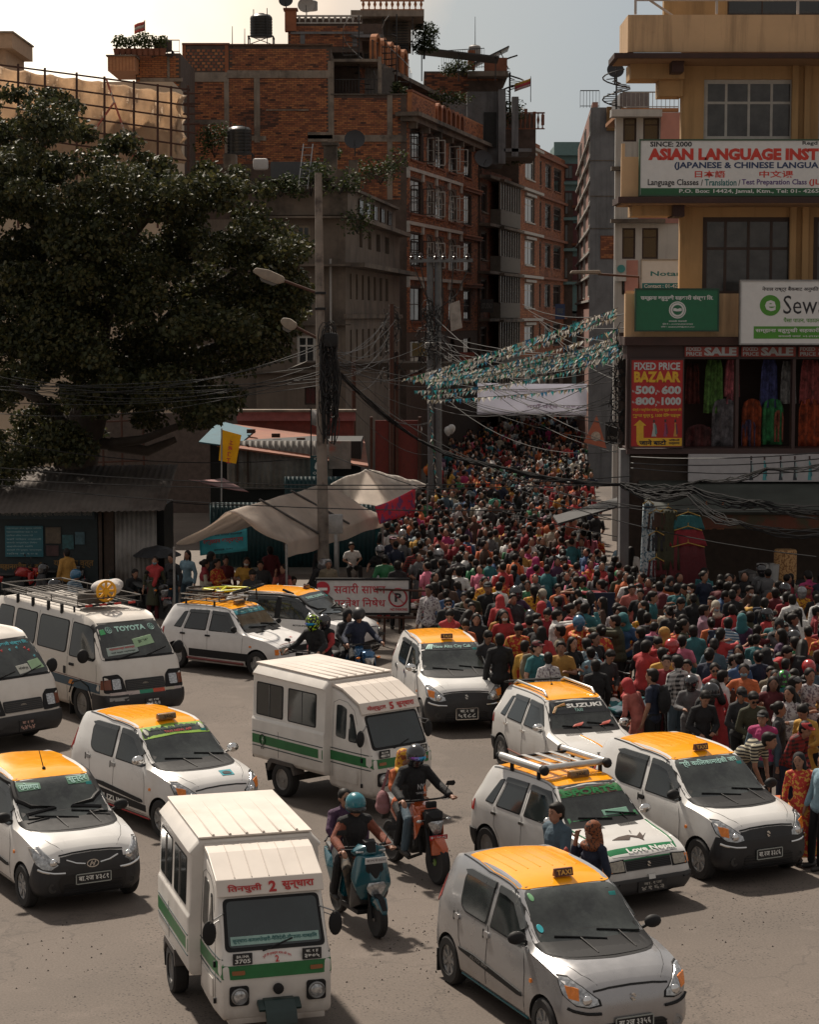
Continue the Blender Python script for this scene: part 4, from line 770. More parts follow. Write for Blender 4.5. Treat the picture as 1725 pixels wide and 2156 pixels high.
B.patch('route_card',mat('card_green',(.28,.42,.25),.6),[(.38,1.29),(.66,1.31),(.60,1.46),(.36,1.43)],'f',.012,.1);plate(B,(.0,.43),.36,.20,'बा १ ज',None,s2='५४५४',off=.035,ink=mat('ink_red_plate',(.5,.3,.25),.6))
for i,(y_,z_)in enumerate(((.12,1.64),(-.05,1.64),(.28,1.66),(.5,1.60),(.56,1.50),(.44,1.64))):B.patch('star_sticker',RINK if i%2 else mat('ink_cyan',(0,0,0)),[(y_+(.028 if k%2 else.012)*math.cos(k*.628),z_+(.028 if k%2 else.012)*math.sin(k*.628))for k in range(10)],'f',.013)
tempo('white and green tempo with a 2 above the windscreen, nearest one in the foreground',(-1.729,22.358,0),-1.284,2,'2','ितनचुली','सुन्धारा',('BA.1HA','3705'),('बा. १ ह','३७०५'),'सुन्धारा-कमलपोखरी-मैितदेवी-गौशाला-चाबहिल','श्री िवश्वकर्मा बाबा की जय')
r,BX,CB=tempo('white and green tempo with a red 5 above the windscreen, behind the motorcycles',(-.972,32.29,0),-.874,5,'5','गोल्फुटार','सुन्धारा',('BA.1HA','4819'),('बा. १ ह','४८१९'))
MB().tube([BX.cast(V((-1.18+.07*math.cos(t*.4),-.7,.82+.085*math.sin(t*.4))),(0,1,0),.012)for t in range(17)],.007,4,False).build('oval_emblem',BLACK,r);BX.text('EV',BLACK,'r',(-1.18,.69),.09,.035,.006);BX.patch('bolt_emblem',WINK,[(-1.17,.87),(-1.20,.81),(-1.17,.82),(-1.19,.76),(-1.15,.83),(-1.18,.82)],'r',.012)
# ================================================================ people
HM=mat('hair_black',(.008,.006,.005),.62,var=.2,spec=.25)
SK=[mat('skin_%d'%i,c,.55,var=.06)for i,c in enumerate(((.27,.135,.085),(.20,.095,.06),(.33,.18,.12),(.15,.07,.045)))]
SHOE=mat('shoe_dark',(.02,.017,.015),.6)
def rotY(p,a,c):
 x,z=p.x-c.x,p.z-c.z;return V((c.x+x*math.cos(a)+z*math.sin(a),p.y,c.z-x*math.sin(a)+z*math.cos(a)))
POSES={
'stand':dict(),'walk':dict(kn=((.12,.02),(-.06,.0)),ft=((.22,.0),(-.26,.05)),el=((-.10,.25,1.09),(.10,.25,1.09)),ha=((-.05,.27,.86),(.22,.24,.90))),
'hold':dict(el=((.02,.24,1.10),(.02,.24,1.10)),ha=((.26,.10,1.12),(.26,.10,1.14))),
'phone':dict(el=((.10,.26,1.16),(-.02,.24,1.09)),ha=((.14,.14,1.46),(.10,.24,.88))),
'reach':dict(el=((.22,.20,1.38),(.22,.20,1.38)),ha=((.46,.10,1.42),(.46,.10,1.44)),lean=.1),
'bend':dict(lean=1.0,el=((.05,.22,1.05),(.08,.22,1.0)),ha=((.18,.16,.86),(.24,.14,.9)),raw=1,hl=-.5),
'stoop':dict(lean=.5,el=((.05,.24,1.08),(.05,.24,1.08)),ha=((.30,.16,.98),(.30,.12,1.0))),
'down':dict(el=((.0,.24,1.08),(.02,.24,1.08)),ha=((.18,.12,1.0),(.20,.10,1.02)),hl=.5,lean=.12),
'akimbo':dict(el=((-.02,.36,1.12),(0,.24,1.08)),ha=((.04,.17,.96),(.06,.23,.84))),
'ride':dict(pel=(-.12,.90),kn3=((.30,.19,.74),(.30,.19,.74)),ft3=((.20,.20,.34),(.20,.20,.34)),el=((.16,.31,1.12),(.16,.31,1.12)),ha=((.42,.34,1.04),(.42,.34,1.04)),lean=.18,dz=-.02),
'scoot':dict(pel=(-.14,.84),kn3=((.28,.20,.74),(.28,.20,.74)),ft3=((.34,.14,.30),(.34,.14,.30)),el=((.12,.30,1.08),(.12,.30,1.08)),ha=((.38,.31,1.01),(.38,.31,1.01)),lean=.1,dz=-.08),
'pillion':dict(pel=(0,.90),kn3=((.34,.23,.78),(.34,.23,.78)),ft3=((.22,.24,.38),(.22,.24,.38)),el=((.10,.24,1.16),(.10,.24,1.16)),ha=((.26,.18,1.02),(.26,.18,1.02)),dz=-.02),
'sit':dict(pel=(0,.50),kn3=((.36,.16,.52),(.36,.16,.52)),ft3=((.38,.15,.10),(.38,.15,.10)),el=((.10,.24,.74),(.10,.24,.74)),ha=((.30,.12,.66),(.30,.12,.66)),lean=.2,dz=-.42),
}
def skel(pose,H=1.65):
 p=POSES[pose];J={};px,pz=p.get('pel',(0,.92));dz=p.get('dz',0.);P=V((px,0,pz));lean=p.get('lean',0.)
 J['pel']=P;up=lambda q:rotY(V(q)+V((px,0,dz if 'pel' in p else 0)),lean,P)
 J['bel']=up((0,0,1.06));J['che']=up((.0,0,1.24));J['nek']=up((-.01,0,1.43));hd=V((.02,0,1.545))+V((px,0,dz if 'pel' in p else 0));hd=rotY(hd,lean,P);J['hl']=lean*.6+p.get('hl',0);hd=hd+V((.05*p.get('hl',0),0,-.01*abs(p.get('hl',0))));J['head']=hd
 for i,sg in enumerate((-1,1)):
  J['sh%d'%i]=up((-.005,sg*.158,1.345))
  e=p.get('el',((-.03,.235,1.10),(-.03,.235,1.10)))[i];h=p.get('ha',((.05,.25,.86),(.05,.25,.86)))[i]
  off=V((px,0,0));raw=p.get('raw')
  J['el%d'%i]=(V((e[0],sg*e[1],e[2]))+off)if 'pel' in p or raw else up((e[0],sg*e[1],e[2]))
  J['ha%d'%i]=(V((h[0],sg*h[1],h[2]))+off)if 'pel' in p or raw else up((h[0],sg*h[1],h[2]))
  if raw:
   s=J['sh%d'%i];J['el%d'%i]=s+V((.02,sg*.03,-.27));J['ha%d'%i]=s+V((.08,-sg*.05,-.50))
  J['hp%d'%i]=P+V((0,sg*.085,-.02))
  if 'kn3' in p:k=p['kn3'][i];f=p['ft3'][i];J['kn%d'%i]=V((px+k[0],sg*k[1],k[2]));J['ft%d'%i]=V((px+f[0],sg*f[1],f[2]))
  else:k=p.get('kn',((.02,0),)*2)[i];f=p.get('ft',((0,0),)*2)[i];J['kn%d'%i]=V((k[0],sg*.095,.49+k[1]));J['ft%d'%i]=V((f[0],sg*.10,.075+f[1]))
 return J
def cap(b,a,c,ra,rc,n=8):
 a,c=V(a),V(c);b.tube([a,c],[ra,rc],n);b.ball(a,ra,n,6);b.ball(c,rc,n,6)
def blob(b,vox,sm=2):
 me=evalmesh(b.mesh('b'),[('REMESH',dict(mode='VOXEL',voxel_size=vox)),('SMOOTH',dict(iterations=sm))]);me.shade_smooth();return me
BM={}
def part(pose,kind,near=False,fem=False):
 k=(pose,kind,near,fem)
 if k in BM:return BM[k]
 J=skel(pose);b=MB();vox=.011 if near else.022;F=.9 if fem else 1.
 def torso(g,bot=1):
  b.ball(J['che'],(.105+g,.142*F+g,.16+g),12,8);b.ball(J['bel'],(.095+g,.125*F+g,.14+g),12,8);[cap(b,J['nek']-V((0,0,.045)),J['sh%d'%i],.045+g,.046+g)for i in(0,1)];cap(b,J['che'],J['bel'],.1+g,.1+g)
  if fem:b.ball(J['che']+V((.05,.07,.0)),.06+g*.5,8,6).ball(J['che']+V((.05,-.07,.0)),.06+g*.5,8,6)
  if bot:b.ball(J['pel'],(.11+g,.155*(1.06 if fem else 1)+g,.10+g),12,8);cap(b,J['bel'],J['pel'],.1+g,.105+g)
 if kind=='body':
  torso(-.015);h=J['head'];a=J['hl']
  q=lambda x,y,z:h+V((x*math.cos(a)+z*math.sin(a),y,-x*math.sin(a)+z*math.cos(a)))
  b.ball(q(-.005,0,.02),(.095,.075,.10),14,10);b.ball(q(.02,0,-.045),(.07,.058,.07),12,8);b.ball(q(.095,0,-.012),(.018,.014,.022),8,6);b.ball(q(.078,0,-.05),(.018,.026,.012),8,6)
  for sg in(-1,1):b.ball(q(-.01,sg*.077,-.005),(.02,.012,.03),8,6)
  cap(b,J['nek']-V((0,0,.05)),h-V((0,0,.06)),.052,.05)
  for i,sg in enumerate((-1,1)):
   cap(b,J['sh%d'%i],J['el%d'%i],.048,.040);cap(b,J['el%d'%i],J['ha%d'%i],.038,.027)
   d=(J['ha%d'%i]-J['el%d'%i]).normalized();w=J['ha%d'%i];s=d.cross(V((0,0,1)));s=V((0,1,0))if s.length<.1 else s.normalized()
   if near:
    cap(b,w,w+d*.075,.027,.030);u=d.cross(s).normalized()
    for f in range(4):
     o_=s*(.028*(f-1.5)/1.5);L=(.060,.072,.068,.052)[f];p1=w+d*.085+o_;p2=p1+d*L*.5-u*.012*sg;p3=p2+(d*.4-u*sg*.9).normalized()*L*.45
     cap(b,p1,p2,.0105,.0098,6);cap(b,p2,p3,.0098,.009,6)
    p1=w+d*.03-s*.03*sg;p2=p1+(d*.6-s*sg).normalized()*.035;cap(b,p1,p2,.013,.011,6);cap(b,p2,p2+d*.03,.011,.010,6)
   else:cap(b,w,w+d*.07,.032,.030);cap(b,w+d*.08,w+d*.13-V((0,0,.02)),.026,.020,6);cap(b,w+d*.02,w+d*.06-s*sg*.045,.015,.012,6)
   cap(b,J['hp%d'%i],J['kn%d'%i],.07,.05);cap(b,J['kn%d'%i],J['ft%d'%i],.048,.035)
 elif kind=='shoes':
  for i in range(2):f=J['ft%d'%i];cap(b,f+V((-.05,0,-.03)),f+V((.13,0,-.04)),.045,.036)
  vox=.02
 elif kind in('tee','shirt','jacket'):
  g={'tee':.012,'shirt':.016,'jacket':.03}[kind];torso(g,1);P=J['pel'];b.ball(P+V((0,0,-.02)),(.12+g,.165+g,.11),12,8)
  for i in range(2):
   s,e_,h=J['sh%d'%i],J['el%d'%i],J['ha%d'%i]
   if kind=='tee':cap(b,s,s.lerp(e_,.62),.060,.058)
   else:cap(b,s,e_,.056+g*.4,.051+g*.3);cap(b,e_,e_.lerp(h,.96),.052+g*.3,.040+g*.3)
  if kind!='tee':cap(b,J['nek']+V((0,0,-.02)),J['nek']+V((0,0,.01)),.068,.062)
 elif kind in('kurta','dress','coat'):
  torso(.016,1);lo={'kurta':.45,'dress':.14,'coat':.62}[kind];P=J['pel']
  if 'kn3' in POSES[pose]:
   for i in range(2):cap(b,J['hp%d'%i],J['kn%d'%i],.115,.09);cap(b,J['kn%d'%i],J['kn%d'%i].lerp(J['ft%d'%i],.5 if lo<.5 else.2),.085,.08)
  else:
   kx=(J['kn0'].x+J['kn1'].x)/2;b.tube([P+V((0,0,.05)),V((P.x*.6+kx*.4,0,.70)),V((kx,0,lo))],[.13,.165,.19 if lo>.3 else.23],14)
  for i in range(2):
   s,e_,h=J['sh%d'%i],J['el%d'%i],J['ha%d'%i];cap(b,s,e_,.055,.050);cap(b,e_,e_.lerp(h,.6),.050,.044)
 elif kind in('trousers','jeans','shorts'):
  b.ball(J['pel'],(.125,.168,.11),12,8);t=.5 if kind=='shorts' else 1.
  for i in range(2):
   cap(b,J['hp%d'%i],J['kn%d'%i],.092,.068)
   if t==1:cap(b,J['kn%d'%i],J['kn%d'%i].lerp(J['ft%d'%i],.93),.066,.056)
 elif kind=='vest':
  torso(.034,1)
 elif kind=='shawl':
  [cap(b,J['nek']-V((0,0,.03)),J['sh%d'%i],.08,.07)for i in(0,1)];b.ball(J['che'],(.135,.165,.16),12,8);cap(b,J['sh1']+V((.08,-.05,0)),J['pel']+V((.14,.02,.05)),.05,.06);cap(b,J['nek'],J['nek']+V((0,0,.03)),.085,.075)
 elif kind=='pack':
  c=J['che'];b.ball(c+V((-.20,0,-.06)),(.10,.14,.21),12,8);cap(b,c+V((-.18,-.07,.14)),c+V((-.18,.07,.14)),.05,.05)
 me=blob(b,vox,2 if kind!='body' or near else 1);BM[k]=me;return me
HR={}
def hair(kind):
 if kind in HR:return HR[kind]
 b=MB();sm=2;v=.014
 def cut(c,r):pass
 if kind in('short','long','bun','tail'):
  b.ball((-.022,0,.040),(.100,.088,.094),14,10);b.ball((-.045,0,-.01),(.070,.082,.085),12,8)
  if kind=='short':b.ball((.03,0,.085),(.06,.065,.035),10,6)
  if kind=='long':cap(b,(-.06,0,.0),(-.085,0,-.34),.085,.075);cap(b,(-.02,.07,.0),(-.01,.085,-.2),.03,.025);cap(b,(-.02,-.07,0),(-.01,-.085,-.2),.03,.025)
  if kind=='bun':b.ball((-.13,0,.03),.05,10,8)
  if kind=='tail':cap(b,(-.11,0,.03),(-.12,0,-.24),.042,.025)
 elif kind=='scarf':b.ball((-.018,0,.03),(.112,.098,.110),14,10);cap(b,(-.04,0,-.05),(-.05,0,-.16),.105,.11);b.ball((.0,0,-.17),(.13,.16,.07),12,8);b.ball((.03,0,-.11),(.06,.075,.035),10,6)
 elif kind=='helmet':b.ball((-.012,0,.028),(.150,.128,.140),18,12);cap(b,(-.05,0,-.04),(.0,0,-.06),.115,.10)
 elif kind=='open_helmet':b.ball((-.015,0,.045),(.145,.125,.125),18,12);b.ball((-.06,0,-.01),(.09,.12,.10),14,8)
 elif kind=='cap':b.ball((-.01,0,.062),(.105,.088,.066),14,8);b.lathe([(.07,0),(.07,.012)],14,(.085,0,.05))
 elif kind=='hood':b.ball((-.03,0,.03),(.115,.105,.125),14,10);cap(b,(-.05,0,-.06),(-.06,0,-.14),.10,.09)
 me=blob(b,v,sm);HR[kind]=me;return me
def smallparts():
 f=MB()
 for sg in(-1,1):f.ball((.086,sg*.030,.012),(.006,.011,.005),6,4);f.bar((.087,sg*.016,.034),(.079,sg*.045,.032),.004,.005)
 f.ball((.092,0,-.052),(.006,.022,.005),6,4);HR['face']=f.mesh('face',60)
 HR['mask']=MB().ball((.048,0,-.045),(.050,.052,.042),12,8).mesh('mask',60)
 HR['visor']=MB().ball((.006,0,.01),(.152,.122,.058),18,8).mesh('visor',60)
 g=MB()
 for sg in(-1,1):g.lathe([(.024,-.003),(.024,.003)],12,(.097,sg*.032,.012),'x')
 g.bar((.098,-.01,.015),(.098,.01,.015),.005);HR['glasses']=g.mesh('glasses')
 HR['chin_opening']=MB().ball((.04,0,-.01),(.10,.085,.07),12,8).mesh('opening',60)
smallparts()
def cm(name,c,**k):m_=sum(c)/3;c=tuple((m_+(q-m_)*.86)*(.80 if max(c)<.5 or min(c)<.1 else 1)for q in c);return mat('cloth_'+name,c,.85,var=.14,sc=14,bump=.8,fine=15.,**k)
PAL=dict(black=(.010,.010,.012),charcoal=(.03,.03,.034),grey=(.13,.13,.135),white=(.55,.54,.52),cream=(.42,.37,.28),navy=(.012,.02,.05),blue=(.03,.09,.22),sky=(.20,.34,.42),teal=(.015,.15,.17),green=(.02,.20,.045),olive=(.05,.05,.022),yellow=(.62,.33,.02),mustard=(.45,.22,.02),orange=(.60,.12,.015),rust=(.22,.05,.02),red=(.45,.015,.018),crimson=(.28,.008,.02),maroon=(.12,.008,.014),pink=(.55,.12,.20),magenta=(.42,.01,.13),purple=(.07,.025,.075),brown=(.08,.04,.025),denim=(.06,.11,.15),khaki=(.20,.16,.10),mauve=(.38,.20,.27),mint=(.06,.38,.26),coral=(.50,.12,.09))
def cloth(c):
 if c in PAL:return cm(c,PAL[c])
 return{'check':lambda:pattern('cloth_check_bw',(.45,.45,.44),(.012,.012,.014),14,14),'stripe':lambda:pattern('cloth_stripe',(.40,.36,.26),(.02,.02,.022),1,22,'stripe'),'bluecheck':lambda:pattern('cloth_bluecheck',(.30,.36,.38),(.05,.09,.13),16,16),'redcheck':lambda:pattern('cloth_redcheck',(.22,.015,.012),(.02,.01,.01),16,16),
'greyprint':lambda:pattern('cloth_greyprint',(.40,.38,.38),(.15,.12,.14),26,1,'spots'),'blueprint':lambda:pattern('cloth_blueprint',(.36,.42,.44),(.06,.12,.16),18,1,'spots'),'redprint':lambda:pattern('cloth_redprint',(.40,.03,.02),(.55,.28,.05),20,1,'spots'),'goldprint':lambda:pattern('cloth_goldprint',(.55,.28,.02),(.25,.06,.02),20,1,'spots'),
'leopard':lambda:pattern('cloth_leopard',(.20,.06,.02),(.02,.01,.008),45,1,'spots'),'camo':lambda:pattern('cloth_camo',(.06,.045,.03),(.015,.013,.010),12,1,'spots'),'bluestripe':lambda:pattern('cloth_bluestripe',(.36,.42,.46),(.05,.12,.2),1,20,'stripe')}[c]()
PEOPLE=[]
def person(loc,yaw,label,pose='stand',top=('tee','white'),bot=('trousers','black'),hr='short',hc=None,skin=0,sc=1.,near=False,fem=None,parent=None,mask=None,glasses=0,pack=None,shawl=None,visor=None,group=None,under=None,name='person',vest=None):
 fem=(top[0]in('kurta','dress')or hr in('long','bun','scarf'))if fem is None else fem
 b=link(name,part(pose,'body',near,fem),None,SK[skin]);b.location=loc;tl_=0 if near or pose in('ride','scoot','pillion')else.05;b.rotation_euler=(rng.gauss(0,tl_),rng.gauss(0,tl_),yaw);b.scale=(sc*(1+tl_*rng.uniform(-1.5,1.8)),sc*(1+tl_*rng.uniform(-1.8,2)),sc)
 tag(b,label,'person',group or 'people in the street');J=skel(pose);PEOPLE.append(b)
 link('shirt' if top[0]in('tee','shirt')else top[0],part(pose,top[0],near,fem),b,cloth(top[1]))
 if bot:link(bot[0],part(pose,bot[0],near,fem),b,cloth(bot[1]))
 link('shoes',part(pose,'shoes'),b,SHOE)
 hm=HM if hc is None else hc if hasattr(hc,'node_tree')else cloth(hc)
 def onhead(nm,me,m):
  o=link(nm,me,b,m);o.location=J['head'];o.rotation_euler=(0,J['hl'],0);return o
 nm={'scarf':'headscarf','helmet':'helmet','open_helmet':'helmet','cap':'cap','hood':'hood'}.get(hr,'hair')
 onhead(nm,hair(hr),hm)
 if hr=='cap':onhead('hair',hair('short'),HM)
 if hr not in('helmet',)and not mask:onhead('face',HR['face'],mat('brow_dark',(.06,.03,.02),.6))
 if mask:onhead('mask',HR['mask'],cloth(mask))
 if visor:onhead('visor',HR['visor'],visor)
 if glasses:onhead('glasses',HR['glasses'],mat('lens_red',(.6,.05,.01),.1)if glasses==2 else BLACK)
 if pack:link('backpack',part(pose,'pack'),b,cloth(pack))
 if shawl:link('shawl',part(pose,'shawl'),b,cloth(shawl))
 if vest:link('panel',part(pose,'vest',near,fem),b,cloth(vest))
 return b
# ================================================================ two wheelers
def hull(pts,bevel=.012):
 bm=bmesh.new();[bm.verts.new(p)for p in pts];bmesh.ops.convex_hull(bm,input=bm.verts)
 bmesh.ops.delete(bm,geom=[v for v in bm.verts if not v.link_faces],context='VERTS')
 bmesh.ops.dissolve_limit(bm,angle_limit=R(8),verts=bm.verts,edges=bm.edges)
 if bevel:bmesh.ops.bevel(bm,geom=bm.edges[:],offset=bevel,segments=2,affect='EDGES',profile=.6,clamp_overlap=True)
 bmesh.ops.recalc_face_normals(bm,faces=bm.faces)
 me=bpy.data.meshes.new('h');bm.to_mesh(me);bm.free();me.shade_smooth();me.set_sharp_from_angle(angle=R(30));return me
def sym(p):return[(x,s*y,z)for x,y,z in p for s in((1,-1)if y else(1,))]
def mc_wheel(r,x,rad,w,rimm,disc=True):
 e=bpy.data.objects.new('wheel',None);C.objects.link(e);e.parent=r;e.location=(x,0,rad)
 k=('mc',rad,w)
 if k not in WM:
  t=MB().lathe([(rad*.70,-w*.38),(rad*.86,-w*.5),(rad*.96,-w*.36),(rad,0),(rad*.96,w*.36),(rad*.86,w*.5),(rad*.70,w*.38)],30,ax='y').mesh('t',30)
  g=MB().lathe([(rad*.72,-w*.36),(rad*.72,w*.36),(rad*.64,w*.3),(rad*.66,0),(rad*.64,-w*.3)],28,ax='y')
  for i in range(5):
   a=i*2*math.pi/5;g.bar((rad*.1*math.cos(a),0,rad*.1*math.sin(a)),(rad*.66*math.cos(a),0,rad*.66*math.sin(a)),.03,.02,up=(0,1,0))
  g.lathe([(rad*.16,-.05),(rad*.16,.05)],12,ax='y');d=MB().lathe([(rad*.28,.045),(rad*.45,.045),(rad*.45,.05),(rad*.28,.05)],24,ax='y')
  WM[k]=(t,g.mesh('g',30),d.mesh('d',30))
 a,b,c=WM[k];link('tyre',a,e,RUBBER);link('rim',b,e,rimm);link('brake_disc',c,e,STEEL)
def handlebar(r,p,w,m=BLACK,mir=True):
 x,z=p;MB().tube([(x-.14,-w,z),(x-.02,-.12,z+.02),(x-.02,.12,z+.02),(x-.14,w,z)],.013,6).build('handlebar',m,r,smooth=60)
 for sg in(-1,1):
  MB().tube([(x-.15,sg*(w+.02),z),(x-.10,sg*(w-.10),z+.005)],.019,8).build('grip',BLACK,r);MB().tube([(x-.06,sg*(w+.01),z),(x-.01,sg*(w-.13),z)],.006,5).build('brake_lever',STEEL,r)
  if mir:
   MB().tube([(x-.06,sg*(w-.10),z+.01),(x-.05,sg*(w-.03),z+.18)],.007,5).build('mirror_stem',BLACK,r);link('mirror',hull(sym([(.0,.05,.02),(0,.085,-.03),(.0,.03,-.04),(-.02,.07,-.02),(0,.0,.0)])and[(0,-.08,-.02),(0,-.05,.04),(0,.06,.04),(0,.08,.0),(0,.05,-.035),(-.03,.0,.0)],.006),r,BLACK,loc=(x-.05,sg*(w-.0),z+.20))
def scooter(label,loc,yaw,col,group=None):
 r=root('scooter',label,'scooter',loc,yaw,group);m=mat('scooter_'+col,{'teal':(.003,.075,.105),'black':(.012,.012,.014),'white':(.5,.5,.5),'silver':(.25,.25,.26)}[col],.22,.2,var=.08,coat=.8);dk=mat('scooter_dark',(.035,.035,.037),.4)
 mc_wheel(r,.63,.24,.10,dk);mc_wheel(r,-.58,.24,.10,dk)
 link('front_panel',hull(sym([(.42,.19,.98),(.52,.10,.95),(.60,.05,.68),(.50,.24,.60),(.40,.26,.70),(.46,.16,.42),(.56,.0,.52),(.36,.20,.88)]),.018),r,m)
 link('front_panel_dark',hull(sym([(.535,.11,.90),(.60,.0,.70),(.55,.12,.80),(.50,.0,.92),(.53,.06,.93)]),.008),r,BLACK)
 link('side_panel',hull(sym([(.40,.25,.66),(.48,.21,.50),(.30,.22,.30),(.22,.20,.34),(.36,.22,.56),(.46,.14,.38)]),.012),r,dk)
 link('headlamp',hull(sym([(.60,.10,.67),(.625,.0,.66),(.60,.13,.61),(.60,.06,.50),(.585,.0,.47),(.55,.10,.55)]),.006),r,LAMP)
 link('front_mudguard',hull(sym([(.84,.05,.40),(.74,.075,.50),(.60,.07,.50),(.52,.06,.40),(.70,.04,.46),(.86,.03,.33)]),.012),r,m)
 link('mudguard_dark',hull(sym([(.78,.035,.50),(.62,.045,.53),(.86,.03,.38),(.70,.05,.44)]),.006),r,BLACK)
 for sg in(-1,1):MB().tube([(.63,sg*.07,.24),(.50,sg*.07,.60)],.02,8).build('fork',BLACK,r)
 link('handle_cowl',hull(sym([(.40,.20,1.02),(.34,.24,1.00),(.44,.07,1.08),(.30,.12,1.08),(.44,.10,.96),(.38,.20,.96)]),.014),r,m)
 link('instrument_hood',hull(sym([(.42,.07,1.12),(.48,.05,1.0),(.34,.08,1.14),(.36,.06,1.02)]),.01),r,BLACK)
 for sg in(-1,1):link('indicator',hull([(.435,sg*.10,.995),(.43,sg*.19,1.0),(.41,sg*.20,1.02),(.44,sg*.10,1.02),(.41,sg*.15,.99)],.003),r,LAMP)
 handlebar(r,(.36,1.03),.33)
 link('floorboard',hull(sym([(.42,.17,.30),(-.08,.18,.30),(-.08,.18,.24),(.42,.17,.24)]),.01),r,BLACK)
 link('rear_body',hull(sym([(-.04,.14,.68),(-.06,.16,.34),(-.55,.19,.62),(-.90,.08,.78),(-.85,.10,.68),(-.40,.18,.40),(-.06,.12,.72),(-.5,.14,.76)]),.02),r,m)
 link('seat',hull(sym([(-.02,.10,.76),(-.10,.14,.79),(-.50,.14,.80),(-.80,.10,.86),(-.82,.08,.80),(-.05,.12,.70)]),.02),r,mat('seat_black',(.02,.02,.02),.6))
 MB().tube([(-.80,.10,.86),(-.95,.0,.88),(-.80,-.10,.86)],.014,6).build('grab_rail',BLACK,r)
 e=MB().box(.585,.592,-.14,.14,.93-.035,.93+.035).build('number_plate',mat('plate_white',(.5,.5,.5),.5),r);e.rotation_euler=(0,-.0,0);text_on('lettering','बा ७९ प ३६२०',mat('ink_grey',(.15,.13,.13),.6),e,(.5945,-.12,.915),(0,.24,0),(0,0,.03))
 return r
def motorbike(label,loc,yaw,col,group=None,plate_s='बा ८३ प २४१'):
 r=root('motorcycle',label,'motorcycle',loc,yaw,group);m=mat('bike_'+col,{'orange':(.42,.07,.012),'black':(.014,.014,.016),'red':(.30,.012,.012),'blue':(.02,.10,.22)}[col],.25,.3,var=.08,coat=.8)
 mc_wheel(r,.68,.30,.11,mat('rim_'+col,(.10,.20,.02)if col=='orange' else(.03,.03,.03),.4));mc_wheel(r,-.66,.30,.13,mat('rim_black',(.02,.02,.02),.4))
 for sg in(-1,1):MB().tube([(.68,sg*.09,.30),(.44,sg*.09,.92)],[.027,.022],8).build('fork',BLACK,r)
 link('front_mudguard',hull(sym([(.90,.05,.52),(.72,.075,.63),(.55,.075,.58),(.48,.05,.44),(.62,.06,.55),(.60,.09,.40),(.66,.09,.38),(.92,.03,.46)]),.012),r,m)
 link('headlamp',hull(sym([(.66,.10,.84),(.70,.0,.80),(.66,.06,.68),(.64,.0,.65),(.60,.11,.80)]),.008),r,LAMP);link('headlamp_cowl',hull(sym([(.60,.12,.94),(.66,.07,.88),(.56,.13,.84),(.50,.10,.70),(.46,.10,.96),(.60,.0,.97),(.60,.10,.74)]),.012),r,m if col!='orange' else BLACK)
 link('tank',hull(sym([(.34,.10,.98),(.42,.16,.88),(.36,.18,.72),(.02,.13,.86),(.0,.10,.78),(.12,.12,1.0),(.28,.17,.96)]),.025),r,m)
 for sg in(-1,1):
  link('tank_shroud',hull([(.50,sg*.16,.90),(.38,sg*.21,.84),(.46,sg*.20,.60),(.34,sg*.19,.52),(.30,sg*.16,.86),(.50,sg*.14,.80)],.012),r,m)
  link('indicator',MB().ball((0,0,0),(.025,.045,.022),8,6).mesh('i',60),r,LAMP if col=='orange' else ORANGE,loc=(.56,sg*.21,.83));MB().bar((.54,sg*.10,.83),(.55,sg*.18,.83),.015).build('indicator_stem',BLACK,r)
  boxat('footpeg',BLACK,r,(-.06,sg*.22,.33),(.04,.12,.03))
 MB().lathe([(.12,-.13),(.14,-.08),(.14,.08),(.12,.13)],12,(.06,0,.42),'y').box(-.10,.24,-.10,.10,.40,.66).build('engine',mat('engine_grey',(.06,.06,.06),.5,.5),r,smooth=40,bevel=.01)
 MB().tube([(.25,-.06,.55),(.34,-.08,.34),(.05,-.12,.22),(-.35,-.16,.30)],.025,8).tube([(-.35,-.16,.30),(-.80,-.17,.42)],[.045,.055],10).build('exhaust',BLACK,r,smooth=50)
 MB().tube([(.44,0,.92),(.30,0,.70),(.28,0,.35),(-.15,0,.30)],.03,8).tube([(.42,0,.86),(-.2,0,.74),(-.85,0,.84)],.028,8).tube([(-.10,.09,.36),(-.66,.09,.30)],.025,6).tube([(-.10,-.09,.36),(-.66,-.09,.30)],.025,6).build('frame',BLACK,r,smooth=60)
 link('seat',hull(sym([(.02,.08,.84),(-.10,.13,.80),(-.45,.14,.82),(-.85,.09,.92),(-.88,.07,.86),(0,.08,.76)]),.02),r,mat('seat_black',(.02,.02,.02),.6))
 link('tail',hull(sym([(-.30,.12,.78),(-.90,.05,.90),(-.95,.04,.84),(-.35,.12,.62)]),.012),r,m);link('rear_mudguard',hull(sym([(-.85,.06,.82),(-1.0,.05,.55),(-.96,.05,.52),(-.80,.06,.74)]),.006),r,BLACK)
 handlebar(r,(.42,1.05),.34)
 boxat('instrument',BLACK,r,(.48,0,1.02),(.06,.14,.08))
 e=MB().box(.70,.706,-.13,.13,.60,.66).build('number_plate',mat('plate_red',(.40,.012,.02),.5),r);text_on('lettering',plate_s,WINK,e,(.708,-.115,.612),(0,.23,0),(0,0,.036));return r
def along(X,Y,a,d,s=0.):return(X+d*math.cos(a)-s*math.sin(a),Y+d*math.sin(a)+s*math.cos(a),0)
VIS=mat('visor_blue_mirror',(.02,.25,.45),.08,.8,var=.6,sc=8,col2=(.25,.05,.3),mix=(.45,.6));VISD=mat('visor_smoke',(.02,.022,.025),.08)
g=gnd(795,1974);a=-1.15;c0=(g.x-.63*math.cos(a),g.y-.63*math.sin(a));scooter('teal and black scooter carrying two people beside the nearest tempo',(*c0,0),a,'teal')
